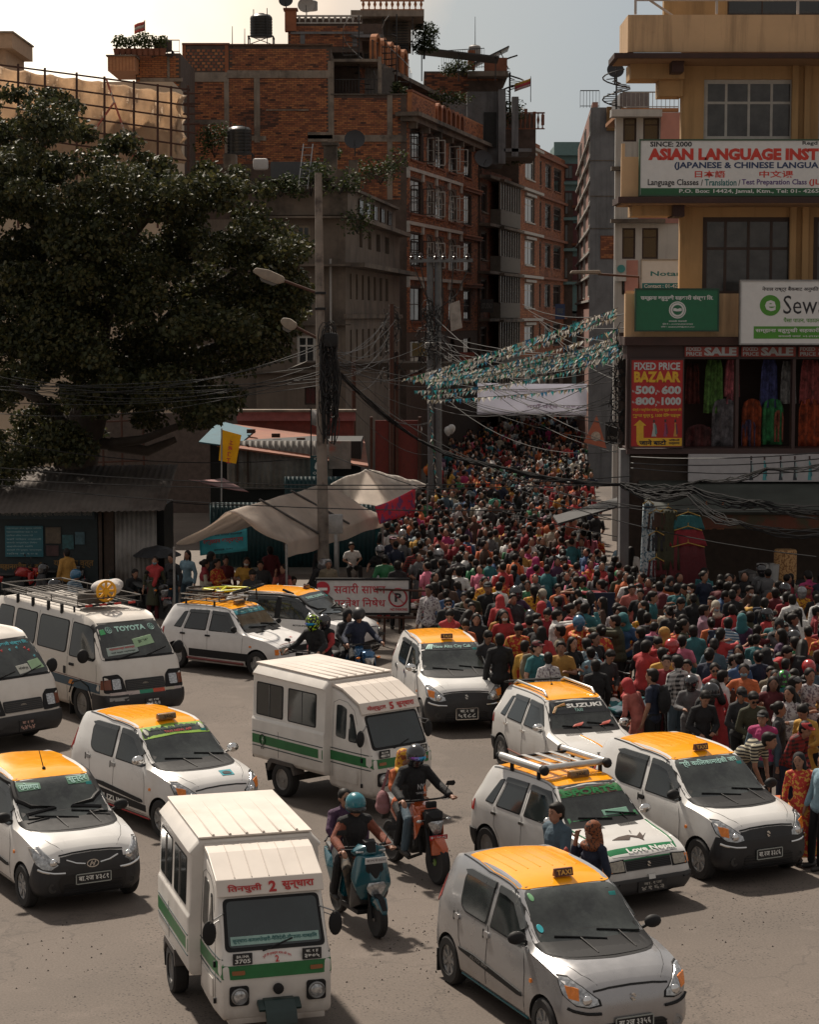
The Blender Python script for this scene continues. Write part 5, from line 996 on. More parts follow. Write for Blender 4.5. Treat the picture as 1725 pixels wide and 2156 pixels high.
b=person(along(*c0,a,.03),a,'person in a teal helmet, rust and black jacket and camouflage trousers, riding the teal scooter','scoot',('jacket','rust'),('trousers','camo'),'open_helmet',mat('helmet_teal',(.01,.14,.18),.3,coat=.5),near=True,vest='black');link('visor',HR['visor'],b,VISD,loc=skel('scoot')['head']+V((.0,0,-.035)))
person(along(*c0,a,-.40),a-.0,'person in glasses and a dark purple cardigan sitting behind the scooter rider','pillion',('jacket','purple'),('trousers','black'),'bun',near=True,glasses=1,fem=True,sc=.97)
g=gnd(922,1862);a=-1.126;c1=(g.x-.68*math.cos(a),g.y-.68*math.sin(a));motorbike('orange and black motorcycle with a red number plate and green front rim',(*c1,0),a,'orange',plate_s='बा ८ ४५७ ०९८')
b=person(along(*c1,a,.02),a,'person in a black jacket and dark helmet with blue mirrored visor, riding the orange motorcycle','ride',('jacket','black'),('jeans','denim'),'helmet',mat('helmet_black',(.015,.015,.018),.2,coat=.8),near=True,visor=VIS,sc=1.04)
text_on('chest_print','NY',mat('ink_grey2',(.35,.35,.36),.7),b,(.155,-.05,1.12),(0,.10,0),(.0,0,.07));text_on('chest_print','YANKEES',mat('ink_grey2',(0,0,0)),b,(.165,-.08,1.06),(0,.16,0),(0,0,.03))
person(along(*c1,a,-.38),a+.1,'person in an orange top and patterned headscarf sitting behind on the orange motorcycle','pillion',('shirt','orange'),('trousers','black'),'scarf','goldprint',near=True,sc=.97)
hb=blob(MB().ball((0,0,0),(.12,.09,.15),12,8).ball((0,0,-.08),(.15,.10,.10),12,8),.02);o=link('handbag',hb,None,cm('bag_pink',(.30,.12,.13)));o.location=along(*c1,a,-.38,-.30)[:2]+(.92,);o.rotation_euler=(0,0,a);tag(o,'dusty pink shoulder bag hanging at the orange clad pillion\'s side','bag')
MB().tube([(0,0,.13),(.02,.08,.42),(-.04,.1,.42),(-.05,0,.13)],.012,6).build('strap',cm('bag_pink',(0,0,0)),o)
def headat(px,py,h=1.62):
 g=gnd(px,py,h);return(g.x,g.y,0)
person(headat(1174,1690,1.70),-2.5,'person in a blue denim jacket walking between two taxis','walk',('jacket','denim'),('trousers','charcoal'),'short',near=True,sc=1.02)
p_=headat(1250,1732,1.60);person(p_,-2.5,'person in a leopard print headscarf and dark blue coat, walking behind the denim jacket','phone',('coat','navy'),('trousers','black'),'scarf','leopard',near=True,sc=.97,fem=True)
o=link('shopping_bag',blob(MB().ball((0,0,0),(.10,.07,.13),10,8).ball((0,.0,.14),(.03,.03,.05),8,6),.02),None,cm('bag_red',(.45,.06,.04)));o.location=(p_[0]-.32,p_[1]-.10,1.16);tag(o,'small red and orange carrier bag held by the person in the leopard headscarf','bag')
a=-2.1;X,Y=-1.85,40.3;motorbike('black motorcycle ridden by the person in the yellow patterned helmet',(X,Y,0),a,'black')
YH=pattern('helmet_yellow_web',(.012,.015,.012),(.42,.62,.03),24,1,'spots',.25)
person(along(X,Y,a,.02),a,'person in a black leather jacket and helmet with yellow green web pattern, riding a motorcycle','ride',('jacket','black'),('trousers','charcoal'),'helmet',YH,visor=VIS,sc=1.03)
person(along(X,Y,a,-.40),a,'person in a red and black jacket, pillion behind the yellow web helmet','pillion',('jacket','red'),('trousers','black'),'helmet',mat('helmet_black',(0,0,0)),vest='black')
a=-1.2;X,Y=-1.0,41.2;motorbike('dark blue motorcycle with a lit amber indicator behind the far tempo',(X,Y,0),a,'blue')
person(along(X,Y,a,.02),a,'person in a navy jacket and matt black helmet riding the dark blue motorcycle','ride',('jacket','navy'),('trousers','black'),'open_helmet',mat('helmet_matt',(.02,.02,.022),.5),sc=1.04)
person(along(X,Y,a,-.40,-.08),a,'person in a black hood sitting behind the matt black helmet','pillion',('jacket','charcoal'),('trousers','black'),'hood','black')
# ================================================================ setting
def asphalt():
 m=bpy.data.materials.new('asphalt_dusty');m.use_nodes=True;nt=m.node_tree;b=nt.nodes['Principled BSDF'];L=nt.links.new;b.inputs['Roughness'].default_value=.85;b.inputs['Specular IOR Level'].default_value=.3
 t=N(nt,'ShaderNodeTexCoord')
 def noise(s,d,lo,hi,a,c):
  n=N(nt,'ShaderNodeTexNoise',i_Scale=s,i_Detail=d,i_Roughness=.6);L(t.outputs['Object'],n.inputs[0]);r=N(nt,'ShaderNodeMapRange');r.inputs[1].default_value,r.inputs[2].default_value,r.inputs[3].default_value,r.inputs[4].default_value=lo,hi,a,c;L(n.outputs[0],r.inputs[0]);return r.outputs[0],n
 def mixc(f,a,c):
  x=N(nt,'ShaderNodeMix',data_type='RGBA');L(f,x.inputs[0])
  for i,v in((6,a),(7,c)):
   if isinstance(v,tuple):x.inputs[i].default_value=(*v,1)
   else:L(v,x.inputs[i])
  return x.outputs[2]
 f1,_=noise(.22,6,.35,.65,0,1);c=mixc(f1,(.148,.122,.104),(.112,.094,.081))
 f2,_=noise(1.3,8,.55,.75,0,.55);c=mixc(f2,c,(.185,.153,.132))
 f3,_=noise(.5,5,.60,.72,0,.5);c=mixc(f3,c,(.078,.067,.059))
 f4,n4=noise(38,3,.3,.7,.82,1.18);hs=N(nt,'ShaderNodeHueSaturation');L(f4,hs.inputs['Value']);L(c,hs.inputs['Color']);c=hs.outputs[0]
 v=N(nt,'ShaderNodeTexVoronoi',i_Scale=19.);L(t.outputs['Object'],v.inputs[0]);lt=N(nt,'ShaderNodeMath',operation='LESS_THAN');lt.inputs[1].default_value=.25;L(v.outputs[0],lt.inputs[0])
 f5,_=noise(.55,4,.46,.56,0,.9);mu=N(nt,'ShaderNodeMath',operation='MULTIPLY');L(lt.outputs[0],mu.inputs[0]);L(f5,mu.inputs[1]);c=mixc(mu.outputs[0],c,(.055,.047,.042))
 vc=N(nt,'ShaderNodeTexVoronoi',feature='DISTANCE_TO_EDGE',i_Scale=.32);nw=N(nt,'ShaderNodeTexNoise',i_Scale=1.5,i_Detail=6.);L(t.outputs['Object'],nw.inputs[0]);vm=N(nt,'ShaderNodeVectorMath',operation='ADD');L(t.outputs['Object'],vm.inputs[0]);L(nw.outputs['Color'],vm.inputs[1]);L(vm.outputs[0],vc.inputs[0]);lc=N(nt,'ShaderNodeMapRange');lc.inputs[1].default_value,lc.inputs[2].default_value,lc.inputs[3].default_value,lc.inputs[4].default_value=.002,.007,.3,0;L(vc.outputs[0],lc.inputs[0]);c=mixc(lc.outputs[0],c,(.05,.043,.04))
 L(c,b.inputs['Base Color']);bp=N(nt,'ShaderNodeBump',i_Strength=.35,i_Distance=.01);L(n4 .outputs[0],bp.inputs['Height']);L(bp.outputs[0],b.inputs['Normal']);return m
bm=bmesh.new();bmesh.ops.create_grid(bm,x_segments=2,y_segments=2,size=400);me=bpy.data.meshes.new('g');bm.to_mesh(me);bm.free()
tag(link('ground',me,None,mat('dusty_ground',(.12,.10,.085),.9,bump=.4,sc=2)),kind='structure',label='dusty ground');C.objects['ground'].location=(0,150,-.004)
tag(MB().prism([(-40,-10),(40,-10),(40,60),(12,170),(1,170),(-2,84),(-40,84)],-.6,.0,'z').build('road',asphalt()),kind='structure')
gb=MB()
for cx,cy,n_ in((.2,24.6,170),(-4.2,24.2,50),(.6,27.5,60),(3.6,25.2,40),(2.2,37.0,40)):
 for i in range(n_):
  x,y,s_=cx+rng.gauss(0,.6),cy+rng.gauss(0,.9),rng.uniform(.006,.018);gb.add([(x+s_,y,0),(x-s_*.5,y+s_*.8,0),(x-s_*.6,y-s_*.8,0),(x,y,s_)],[(0,1,3),(1,2,3),(2,0,3)])
tag(gb.build('grit',mat('grit_dark',(.05,.042,.038),.9)),kind='stuff',label='dark grit on the road')
PV=mat('pavement_stone',(.16,.135,.115),.85,var=.2,bump=.5,sc=3)
tag(MB().prism([(10.5,28.5),(5.6,38),(3.4,42),(3.6,44),(14,44),(14,28.5)],.0,.004,'z').build('pavement_dust',PV),kind='structure')
tag(MB().prism([(-40,50),(-3.2,50),(-2.0,53),(-1.5,60),(-2,66),(-40,66)],.0,.12,'z').build('pavement',PV,bevel=.02),kind='structure')
BR=[mat('brick_red',(.26,.092,.042),.85,var=.3,sc=2),mat('brick_dark',(.17,.062,.034),.88,var=.3,sc=2),mat('brick_orange',(.33,.128,.052),.85,var=.25,sc=2),mat('brick_sooty',(.075,.034,.024),.9,var=.3,sc=2)]
MORT=mat('mortar',(.085,.06,.048),.95,var=.3,bump=.5,sc=3);CON=mat('concrete_weathered',(.22,.18,.145),.9,streak=.6,var=.25,bump=.5,sc=1.2,col2=(.07,.058,.05),mix=(.5,.65))
CON2=mat('concrete_stained',(.15,.12,.095),.9,streak=.7,var=.3,bump=.5,sc=.9,col2=(.035,.03,.026),mix=(.45,.62));STUC=mat('stucco_brown',(.14,.112,.09),.9,streak=.7,var=.2,bump=.4,sc=.8,col2=(.045,.038,.033),mix=(.5,.7))
CONG=mat('concrete_grey',(.15,.15,.155),.85,streak=.6,var=.2,bump=.3,sc=1.2,col2=(.09,.085,.085),mix=(.5,.7));WTRIM=mat('trim_white',(.38,.36,.33),.7,var=.2,sc=3);FRAMEW=mat('frame_white',(.42,.41,.38),.6,var=.12);FRAMED=mat('frame_dark_wood',(.035,.018,.012),.6,var=.2);FRAMEB=mat('frame_brown_red',(.045,.022,.02),.6,var=.15)
PANE=mat('pane_dark',(.012,.014,.016),.08,var=.3,sc=1.5,spec=.7);RUST=mat('rusty_iron',(.07,.03,.02),.75,.2,var=.3);IRON=mat('iron_black',(.015,.014,.014),.6)
TANK=mat('tank_black',(.010,.011,.012),.4,var=.2);LEAFY=[mat('plant_%d'%i,c,.7,var=.25,sc=5,trans=.25)for i,c in enumerate(((.035,.05,.014),(.06,.07,.018),(.02,.035,.012)))]
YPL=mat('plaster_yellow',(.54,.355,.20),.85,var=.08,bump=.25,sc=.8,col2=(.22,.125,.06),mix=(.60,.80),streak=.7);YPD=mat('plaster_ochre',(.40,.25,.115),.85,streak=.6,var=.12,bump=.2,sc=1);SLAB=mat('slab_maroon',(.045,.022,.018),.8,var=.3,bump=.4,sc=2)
class Site:
 """a building: a root on the ground, parts placed by where the photograph shows them at distance Y, or on a slanting facade"""
 def __init__(s,name,label,cat,px,Y,u=(1,0),group=None):
  p=at(px,900,Y);s.Y=Y;s.o=V((p.x,Y,0));a=math.atan2(u[1],u[0]);s.a=a;s.u=V((math.cos(a),math.sin(a),0));s.n=V((-s.u.y,s.u.x,0));s.r=root(name,label,cat,s.o,a,group)
 def q(s,px,py,y=0.):
  d=ray(px,py);c=V((0,0,CAMZ));t=((s.o+s.n*y-c).dot(s.n))/d.dot(s.n);w=c+d*t-s.o;return w.dot(s.u),w.z
 def box(s,name,m,x0,x1,z0,z1,y0=0.,y1=.3,parent=None,bevel=0.,kind=None):
  o=MB().box(x0,x1,y0,y1,z0,z1).build(name,m,parent or s.r,bevel=bevel,smooth=30 if bevel else None);kind and tag(o,kind=kind);return o
 def mass(s,name,m,x0,x1,z0,z1,y0,y1,k):
  return MB().prism([(x0,y0),(x1,y0),(x1,y1),(x0+k*(y1-y0),y1)],z0,z1,'z').build(name,m,s.r)
 def pb(s,name,m,px0,px1,py0,py1,y0=0.,y1=.3,**k):
  ym=y0;x0,z1=s.q(px0,py0,ym);x1,z0=s.q(px1,py1,ym);return s.box(name,m,x0,x1,min(z0,z1),max(z0,z1),y0,y1,**k)
 def wall(s,name,m,x0,x1,z0,z1,holes,th=.22,y=0.,back=True):
  xs=sorted({x0,x1,*[h[0]for h in holes],*[h[1]for h in holes]});zs=sorted({z0,z1,*[h[2]for h in holes],*[h[3]for h in holes]});b=MB()
  xs=[v for v in xs if x0<=v<=x1];zs=[v for v in zs if z0<=v<=z1]
  for i in range(len(xs)-1):
   run=None
   for j in range(len(zs)-1):
    cx,cz=(xs[i]+xs[i+1])/2,(zs[j]+zs[j+1])/2
    if any(h[0]<cx<h[1]and h[2]<cz<h[3]for h in holes):
     if run is not None:b.box(xs[i],xs[i+1],y,y+th,run,zs[j]);run=None
    elif run is None:run=zs[j]
   if run is not None:b.box(xs[i],xs[i+1],y,y+th,run,zs[-1])
  o=b.build(name,m,s.r)
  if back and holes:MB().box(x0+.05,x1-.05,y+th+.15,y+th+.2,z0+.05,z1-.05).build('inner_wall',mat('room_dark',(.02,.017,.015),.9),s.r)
  return o
 def win(s,x0,x1,z0,z1,fm=None,cols=2,rows=1,y=.08,arch=False,pane=None,fw=.05,sill=None,top=None):
  fm=fm or FRAMEW;b=MB();b.box(x0,x1,y,y+.06,z0,z0+fw).box(x0,x1,y,y+.06,z1-fw,z1).box(x0,x0+fw,y,y+.06,z0+fw,z1-fw).box(x1-fw,x1,y,y+.06,z0+fw,z1-fw);mw=fw*.6
  for i in range(1,cols):x=x0+(x1-x0)*i/cols;b.box(x-mw/2,x+mw/2,y+.005,y+.05,z0+fw,z1-fw)
  for i in range(1,rows):z=z0+(z1-z0)*i/rows if not top else z1-(z1-z0)*top;b.box(x0+fw,x1-fw,y+.008,y+.045,z-mw/2,z+mw/2)
  f=b.build('window',fm,s.r)
  g=MB().box(x0+fw*.5,x1-fw*.5,y+.02,y+.03,z0+fw*.5,z1-fw*.5).build('pane',pane or PANE,f)
  if sill:MB().box(x0-.08,x1+.08,-.10,.10,z0-.08,z0).build('sill',sill,f)
  if arch:
   n=8;R_=(x1-x0)/2;cx=(x0+x1)/2;zz=z1-R_
   for sg in(-1,1):
    P=[(cx+sg*R_,z1)]+[(cx+sg*R_*math.cos(t*math.pi/2/n),zz+R_*math.sin(t*math.pi/2/n))for t in range(n+1)]
    MB().prism(P,-.004,.20,'y').build('arch_spandrel',arch,f)
   MB().tube([(cx+(R_-.03)*math.cos(t*math.pi/12),y,zz+(R_-.03)*math.sin(t*math.pi/12))for t in range(13)],.03,4).bar((cx,y,zz),(cx+R_*.6,y,zz+R_*.6),.025).bar((cx,y,zz),(cx-R_*.6,y,zz+R_*.6),.025).bar((cx,y,zz),(cx,y,z1),.025).build('arch_bars',fm,f)
  return f
 def bricks(s,x0,x1,z0,z1,holes,y=0.,bw=.25,bh=.085,ms=None,singles=0,proud=.012):
  """courses laid brick by brick, proud of the mortar"""
  ms=ms or BR;vs=[];fs=[];mi=[];k=0;row=0;z=z0;rnd_=random.Random(int(abs(x1*97+z1*13)));nsing=0;soot=[random.Random(5).random()for _ in range(9)]
  while z+bh<=z1:
   x=x0+(bw/2 if row%2 else 0)
   while x+bw<=x1+.01:
    a,b_=x+.010,x+bw-.010;c,d=z+.008,z+bh-.008;cx,cz=(a+b_)/2,(c+d)/2
    if not any(h[0]-.02<b_ and a<h[1]+.02 and h[2]-.02<d and c<h[3]+.02 for h in holes):
     p=-proud-rnd_.random()*.012;w=math.sin(cx*.9+2*math.sin(cz*.7))+math.sin(cz*1.7-cx*.4);i=(3 if rnd_.random()<.5 else 1)if w>1.55 else rnd_.choices((0,1,2,3),(5,2.5,3.5,.5))[0]
     if nsing<singles and rnd_.random()<.35:
      if 'b' not in HR:HR['b']=MB().box(-.115,.115,-.02,.02,-.0345,.0345).mesh('brick')
      o=link('brick',HR['b'],s.r,ms[i%len(ms)]);o.location=(cx,y+p+.02,cz);o.rotation_euler=(0,rnd_.uniform(-.02,.02),0);nsing+=1
     else:
      vs+=[(a,y+p,c),(b_,y+p,c),(b_,y+p,d),(a,y+p,d),(a,y+.0,c),(b_,y+.0,c),(b_,y+.0,d),(a,y+.0,d)]
      fs+=[(k,k+1,k+2,k+3),(k+4,k+5,k+1,k),(k+1,k+5,k+6,k+2),(k+3,k+2,k+6,k+7),(k+4,k,k+3,k+7)];mi+=[i%len(ms)]*5;k+=8
    x+=bw
   z+=bh;row+=1
  if not vs:return
  me=bpy.data.meshes.new('b');me.from_pydata(vs,[],fs);[me.materials.append(q)for q in ms];me.polygons.foreach_set('material_index',mi);tag(link('brickwork',me,s.r),kind='stuff')
def rail(s,pts,h=.9,step=.14,m=None,name='railing'):
 b=MB()
 for i in range(len(pts)-1):
  a,c=V(pts[i]),V(pts[i+1]);b.bar(a+V((0,0,h)),c+V((0,0,h)),.04);b.bar(a+V((0,0,.08)),c+V((0,0,.08)),.03);n=max(1,int((c-a).length/step))
  for j in range(n+1):p=a.lerp(c,j/n);b.bar(p,p+V((0,0,h)),.018)
 return b.build(name,m or IRON,s)
def foliage(name,parent,blobs,n,leaf=.10,ms=None,seed=1,droop=.3,m3=None,kind='stuff'):
 """leaf blades scattered through clumps: blobs of (centre, radii)"""
 g=np.random.default_rng(seed);ms=ms or LEAFY;vol=np.array([np.prod(b[1])**.7 for b in blobs]);idx=g.choice(len(blobs),n,p=vol/vol.sum());c=np.array([b[0]for b in blobs])[idx];r=np.array([b[1]for b in blobs])[idx]
 d=g.normal(size=(n,3));d/=np.linalg.norm(d,axis=1)[:,None];p=c+d*r*(g.random((n,1))**.38)
 t=g.normal(size=(n,3));t[:,2]=-np.abs(t[:,2])*droop*2+.1;t/=np.linalg.norm(t,axis=1)[:,None];w=np.cross(t,g.normal(size=(n,3)));w/=np.linalg.norm(w,axis=1)[:,None];nn=np.cross(t,w);L=leaf*g.uniform(.6,1.25,(n,1))
 v=np.stack([p,p+t*L*.45+w*L*.38+nn*L*.08,p+t*L*1.1,p+t*L*.45-w*L*.38+nn*L*.08],1).reshape(-1,3);i=np.arange(n)*4
 f=np.concatenate([np.stack([i,i+1,i+2],1),np.stack([i,i+2,i+3],1)])
 me=bpy.data.meshes.new(name);me.from_pydata(v.tolist(),[],f.tolist());[me.materials.append(q)for q in ms];k=(g.random(n)*len(ms)).astype(int);me.polygons.foreach_set('material_index',np.concatenate([k,k]).tolist())
 o=link(name,me,parent);kind and tag(o,kind=kind);return o
def plantpot(loc,h,label,seed,leaf=.08,pot=True,ms=None,n=160):
 r=root('potted_plant',label,'plant',loc,0,'plants on the roofs and ledges')
 if pot:MB().lathe([(.11,0),(.16,.26),(.17,.28),(.13,.28),(.12,.22)],12).build('pot',mat('pot_terracotta',(.16,.06,.035),.8,var=.2),r,smooth=40)
 z=.25 if pot else 0;MB().tube([(0,0,z),(.02,0,z+h*.5)],.015,5).build('stem',mat('bark',(.05,.035,.025),.9),r);foliage('leaves',r,[((0,0,z+h*.55),(h*.38,h*.38,h*.5))],n,leaf,ms,seed);return r
# ---------------------------------------------------------------- brick block behind: wall facing the junction
S=Site('brick_building','tall brick building with a blank side wall facing the junction','building',388,100);r=S.r
X=lambda px,py=400,y=0.:S.q(px,py,y)[0]
Z=lambda py,px=600:S.q(px,py)[1]
xa,xb,xc=X(388),X(697),X(856);zt,zt2=Z(96),Z(200)
S.wall('wall',MORT,xa,xb,0,zt,[]);S.wall('wall',MORT,xb,xc,0,zt2,[])
S.bricks(xa+.02,xb,Z(345),zt-.08,[(xa,xa+2.05,Z(152),zt+1)],singles=300);S.bricks(xb+.01,xc-.2,Z(420),zt2-.06,[])
S.box('mass',MORT,xa,xb,0,zt-.1,.25,14);S.box('mass',MORT,xb,xc-.1,0,zt2-.15,.25,6)
for px,w,y0,y1 in((394,.28,96+60,335),(477,.26,165,330),(541,.30,160,300),(697,.30,128,345),(821,.26,200,420)):S.pb('pillar',CON,px-w*22,px+w*22,y0,y1,-.05,.1)
for p in((388,478,152,172),(478,697,148,164),(388,480,252,262),(480,560,286,296),(648,700,278,292),(648,856,284,298),(560,650,230,233)):S.pb('beam',CON,*p,-.06,.1)
S.box('coping',mat('coping_mossy',(.10,.055,.035),.9,var=.3),xa+2.1,xb+.1,zt,zt+.07,-.12,.35);S.box('coping',CON2,xb,xc,zt2,zt2+.06,-.08,.3)
pz=Z(152)
for j in range(7):
 for i in range(9 if j%2 else 8):
  if pz+.05+j*.13<zt:boxat('brick',BR[(i+j)%3],S.r,(xa+.12+i*.235+(.0 if j%2 else.12),.06,pz+.12+j*.145),(.15,.14,.10),bevel=0.001)
for x in(xa+.02,xa+2.0):S.box('parapet_pier',BR[0],x-.06,x+.10,pz,zt+.05,-.04,.25)
S.box('parapet_top',BR[1],xa-.05,xa+2.15,zt+.02,zt+.12,-.06,.28)
S.box('terrace_roof',CON,xb,X(800),Z(128),Z(122),.3,5);S.box('terrace_wall',mat('plaster_grey',(.16,.15,.14),.9,var=.2),xb,X(830),zt2-.1,Z(128),3.0,3.2)
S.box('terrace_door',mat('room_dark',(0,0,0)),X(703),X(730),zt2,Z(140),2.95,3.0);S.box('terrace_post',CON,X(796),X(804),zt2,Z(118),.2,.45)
def spiral(x,y,z0,h,rad,n=11):
 b=MB().tube([(x,y,z0),(x,y,z0+h+.9)],.035,6);o=b.build('spiral_stair',IRON,S.r);a0=0
 hp=[]
 for i in range(n):
  a=i*.42;st=MB().prism([(0,-.02),(rad,-.14),(rad,.14),(0,.02)],0,.03,'z').build('step',IRON,o);st.location=(x,y,z0+h*(i+.5)/n);st.rotation_euler=(0,0,a);hp.append((x+rad*math.cos(a),y+rad*math.sin(a),z0+h*(i+.5)/n+.9));MB().bar((x+rad*math.cos(a),y+rad*math.sin(a),z0+h*(i+.5)/n),hp[-1],.02).build('baluster',IRON,o)
 MB().tube(hp,.022,5).build('handrail',STEEL,o)
spiral(X(755),1.2,zt2,2.9,.75);spiral(X(835),2.2,zt2+.2,2.9,.7)
rail(S.r,[(X(702),.35,zt2),(X(795),.35,zt2)],.75)
F=Site('brick_street_front','receding brick front with white string courses and tall arched windows above the market street','building',856,100,(.22,1.));FX=lambda px:F.q(px,600)[0]
def fz(px,py):return F.q(px,py)[1]
x1=FX(1007);ztop=fz(856,246)
levels=[fz(861,356),fz(861,470),fz(861,586)];holes=[];wins=[];hs=levels[0]-levels[1]
cols=[(887-23,889,0),(899,911,1),(917,934,1),(945,960,1),(977,992,0)]
for li,zc in enumerate([levels[0]+hs,levels[0],levels[1],levels[2],levels[2]-hs]):
 for c0_,c1_,ar in cols:
  a,b_=FX(c0_),FX(c1_);h=(a,b_,zc-hs*.80,zc-hs*.16);holes.append(h);wins.append((h,ar,li,c0_))
F.wall('wall',MORT,0,x1,0,ztop,holes);F.bricks(.02,x1-.05,fz(861,700),ztop-.05,holes);F.box('mass',MORT,.2,x1-.1,0,ztop-.1,.45,10)
for h,ar,li,c in wins:
 f=F.win(*h,fm=FRAMED if not ar else FRAMEW if li in(1,2,3)else FRAMED,cols=2,rows=3 if ar else 2,arch=MORT if ar else False,fw=.07,sill=BR[1])
 if li in(0,1,2)and c in(899,945,864):
  for sg,xx in((-1,h[0]),(1,h[1])):
   g_=MB();w_=.55;z0_,z1_=h[2]+.05,h[3]-.35;y_=-.05
   g_.bar((xx,y_,z0_),(xx+sg*.12,y_-w_,z0_),.05).bar((xx,y_,z1_),(xx+sg*.12,y_-w_,z1_),.05).bar((xx+sg*.12,y_-w_,z0_),(xx+sg*.12,y_-w_,z1_),.05).bar((xx,y_,z0_),(xx,y_,z1_),.05).bar((xx,y_,(z0_+z1_)/2),(xx+sg*.12,y_-w_,(z0_+z1_)/2),.03);g_.build('shutter',FRAMEW if c!=864 else FRAMED,f)
xe=FX(970)
for zc in levels:
 t_=F.box('string_course',WTRIM,.02,xe,zc-.06,zc+.10,-.14,.05)
 for i in range(5):F.box('bracket',WTRIM,.02+(xe-.3)*i/4,.02+(xe-.3)*i/4+.28,zc-.42,zc-.06,-.12,.05,parent=t_)
for zc in levels:F.box('string_course',BR[1],xe+.05,x1,zc-.25,zc-.10,-.22,.05);F.box('string_course',BR[0],xe+.05,x1,zc-.10,zc-.02,-.30,.05)
F.box('cornice',CON2,-.6,x1+.4,ztop,ztop+.18,-.75,.4);F.box('cornice',CON2,-.4,x1+.2,ztop-.22,ztop,-.45,.2)
for i in range(7):F.box('cornice_bracket',CON2,.3+i*(x1-1)/6,.55+i*(x1-1)/6,ztop-.5,ztop-.22,-.42,.05)
px_=x1*.30;F.box('parapet',BR[2],.0,px_,ztop+.18,ztop+1.15,-.25,-.05);F.box('parapet_cap',BR[1],-.05,px_,ztop+1.15,ztop+1.25,-.30,.0);F.box('parapet',BR[2],x1*.68,x1,ztop+.18,ztop+1.2,-.25,-.05);F.bricks(.02,px_-.05,ztop+.2,ztop+1.12,[],y=-.25);F.bricks(x1*.68,x1,ztop+.2,ztop+1.15,[],y=-.25)
for i in range(6):
 a=px_+(x1*.38)*i/6;w_=x1*.38/6;cx=a+w_/2;R_=w_*.5;b=MB()
 for t in range(10):
  t0,t1=math.pi*t/10,math.pi*(t+1)/10;P=[(cx+R_*k*math.cos(q),ztop+.75+R_*k*.8*math.sin(q))for k,q in((.72,t0),(1,t0),(1,t1),(.72,t1))];b.prism(P,-.35,.10,'y')
 b.box(a,a+w_*.14,-.35,.10,ztop+.18,ztop+.75).box(a+w_*.86,a+w_,-.35,.10,ztop+.18,ztop+.75);b.build('parapet_arch',BR[i%2],F.r);F.box('arch_back',BR[3],a+w_*.14,a+w_*.86,ztop+.18,ztop+.9,.12,.2)
F.box('upper_storey',MORT,1.5,x1*.95,ztop,ztop+2.6,2.6,9);F.bricks(1.5,x1*.95,ztop+.1,ztop+2.6,[],y=2.6,bw=.3,bh=.1)
F.box('roof_slab',CON2,1.0,x1,ztop+2.6,ztop+2.8,1.8,9.2);rail(F.r,[(1.1,1.9,ztop+2.8),(x1*.5,1.9,ztop+2.8)],.9);rail(F.r,[(x1*.55,.3,ztop+1.3),(x1*.9,.3,ztop+1.3)],.8,m=STEEL)
for i in range(5):
 a=2.0+i*1.5;b=MB()
 for t in range(8):
  t0,t1=math.pi*t/8,math.pi*(t+1)/8;b.prism([(a+.6*k*math.cos(q),ztop+3.5+.6*k*math.sin(q))for k,q in((.7,t0),(1,t0),(1,t1),(.7,t1))],1.8,2.1,'y')
 b.box(a-.6,a-.42,1.8,2.1,ztop+2.8,ztop+3.5).box(a+.42,a+.6,1.8,2.1,ztop+2.8,ztop+3.5);b.build('parapet_arch',BR[2],F.r)
T=Site('rooftop_house','small brick rooftop storey with lattice balustrade and water drums on top','building',600,106);tz=lambda py:T.q(600,py)[1];tx=lambda px:T.q(px,60)[0]
T.box('wall',MORT,tx(606),tx(762),tz(110),tz(38),0,5);T.bricks(tx(606),tx(762),tz(98),tz(52),[],bw=.27,bh=.09);T.box('ledge',CONG,tx(612),tx(765),tz(72),tz(67),-.12,0);T.box('pillar',CONG,tx(632),tx(642),tz(98),tz(72),-.06,0);T.box('pillar',CONG,tx(742),tx(752),tz(98),tz(72),-.06,0)
T.box('corner_pier',BR[0],tx(600),tx(624),tz(66),tz(22),-.2,.4);T.box('corner_pier_cap',BR[1],tx(597),tx(627),tz(22),tz(18),-.3,.5)
T.box('side_wall',MORT,tx(762),tx(805),tz(86),tz(50),-.0,5);T.box('side_slab',CONG,tx(740),tx(808),tz(80),tz(74),-.3,5)
def lattice(s,x0,x1,z0,z1,y,m,n=None):
 s.box('balustrade_rail',m,x0,x1,z1-.08,z1,y-.04,y+.1);s.box('balustrade_rail',m,x0,x1,z0,z0+.06,y-.04,y+.1);n=n or int((x1-x0)/.28)
 for i in range(n):
  x=x0+(x1-x0)*(i+.5)/n;o=MB().lathe([(.05,0),(.03,(z1-z0)*.2),(.085,(z1-z0)*.5),(.03,(z1-z0)*.8),(.05,z1-z0-.1)],6).build('baluster',m,s.r,smooth=50);o.location=(x,y+.03,z0+.04)
lattice(T,tx(624),tx(762),tz(50),tz(32),-.05,WTRIM)
U=Site('rooftop_terrace','highest roof terrace with a weathered balustrade, cut by the top of the picture','building',690,112);uz=lambda py:U.q(760,py)[1];ux=lambda px:U.q(px,40)[0]
U.box('block',CON2,ux(762),ux(806),uz(88),uz(22),0,5);U.box('block',CON2,ux(806),ux(866),uz(88),uz(40),.5,5);U.box('slab',CON,ux(740),ux(893),uz(41),uz(28),-1.2,4);lattice(U,ux(760),ux(893),uz(28),uz(6),-1.1,BR[2]);U.box('post',IRON,ux(806),ux(808),uz(90),uz(40),-1,-.9);U.box('post',IRON,ux(868),ux(870),uz(120),uz(40),-1,-.9)
for i in range(12):U.box('stair_tread',IRON,ux(835)-.2,ux(835)+.6,uz(118)+i*.16,uz(118)+i*.16+.03,-1.4+i*.16,-1.2+i*.16)
U.box('upper_storey',mat('room_dark',(0,0,0)),ux(762),ux(860),uz(130),uz(88),.6,4)
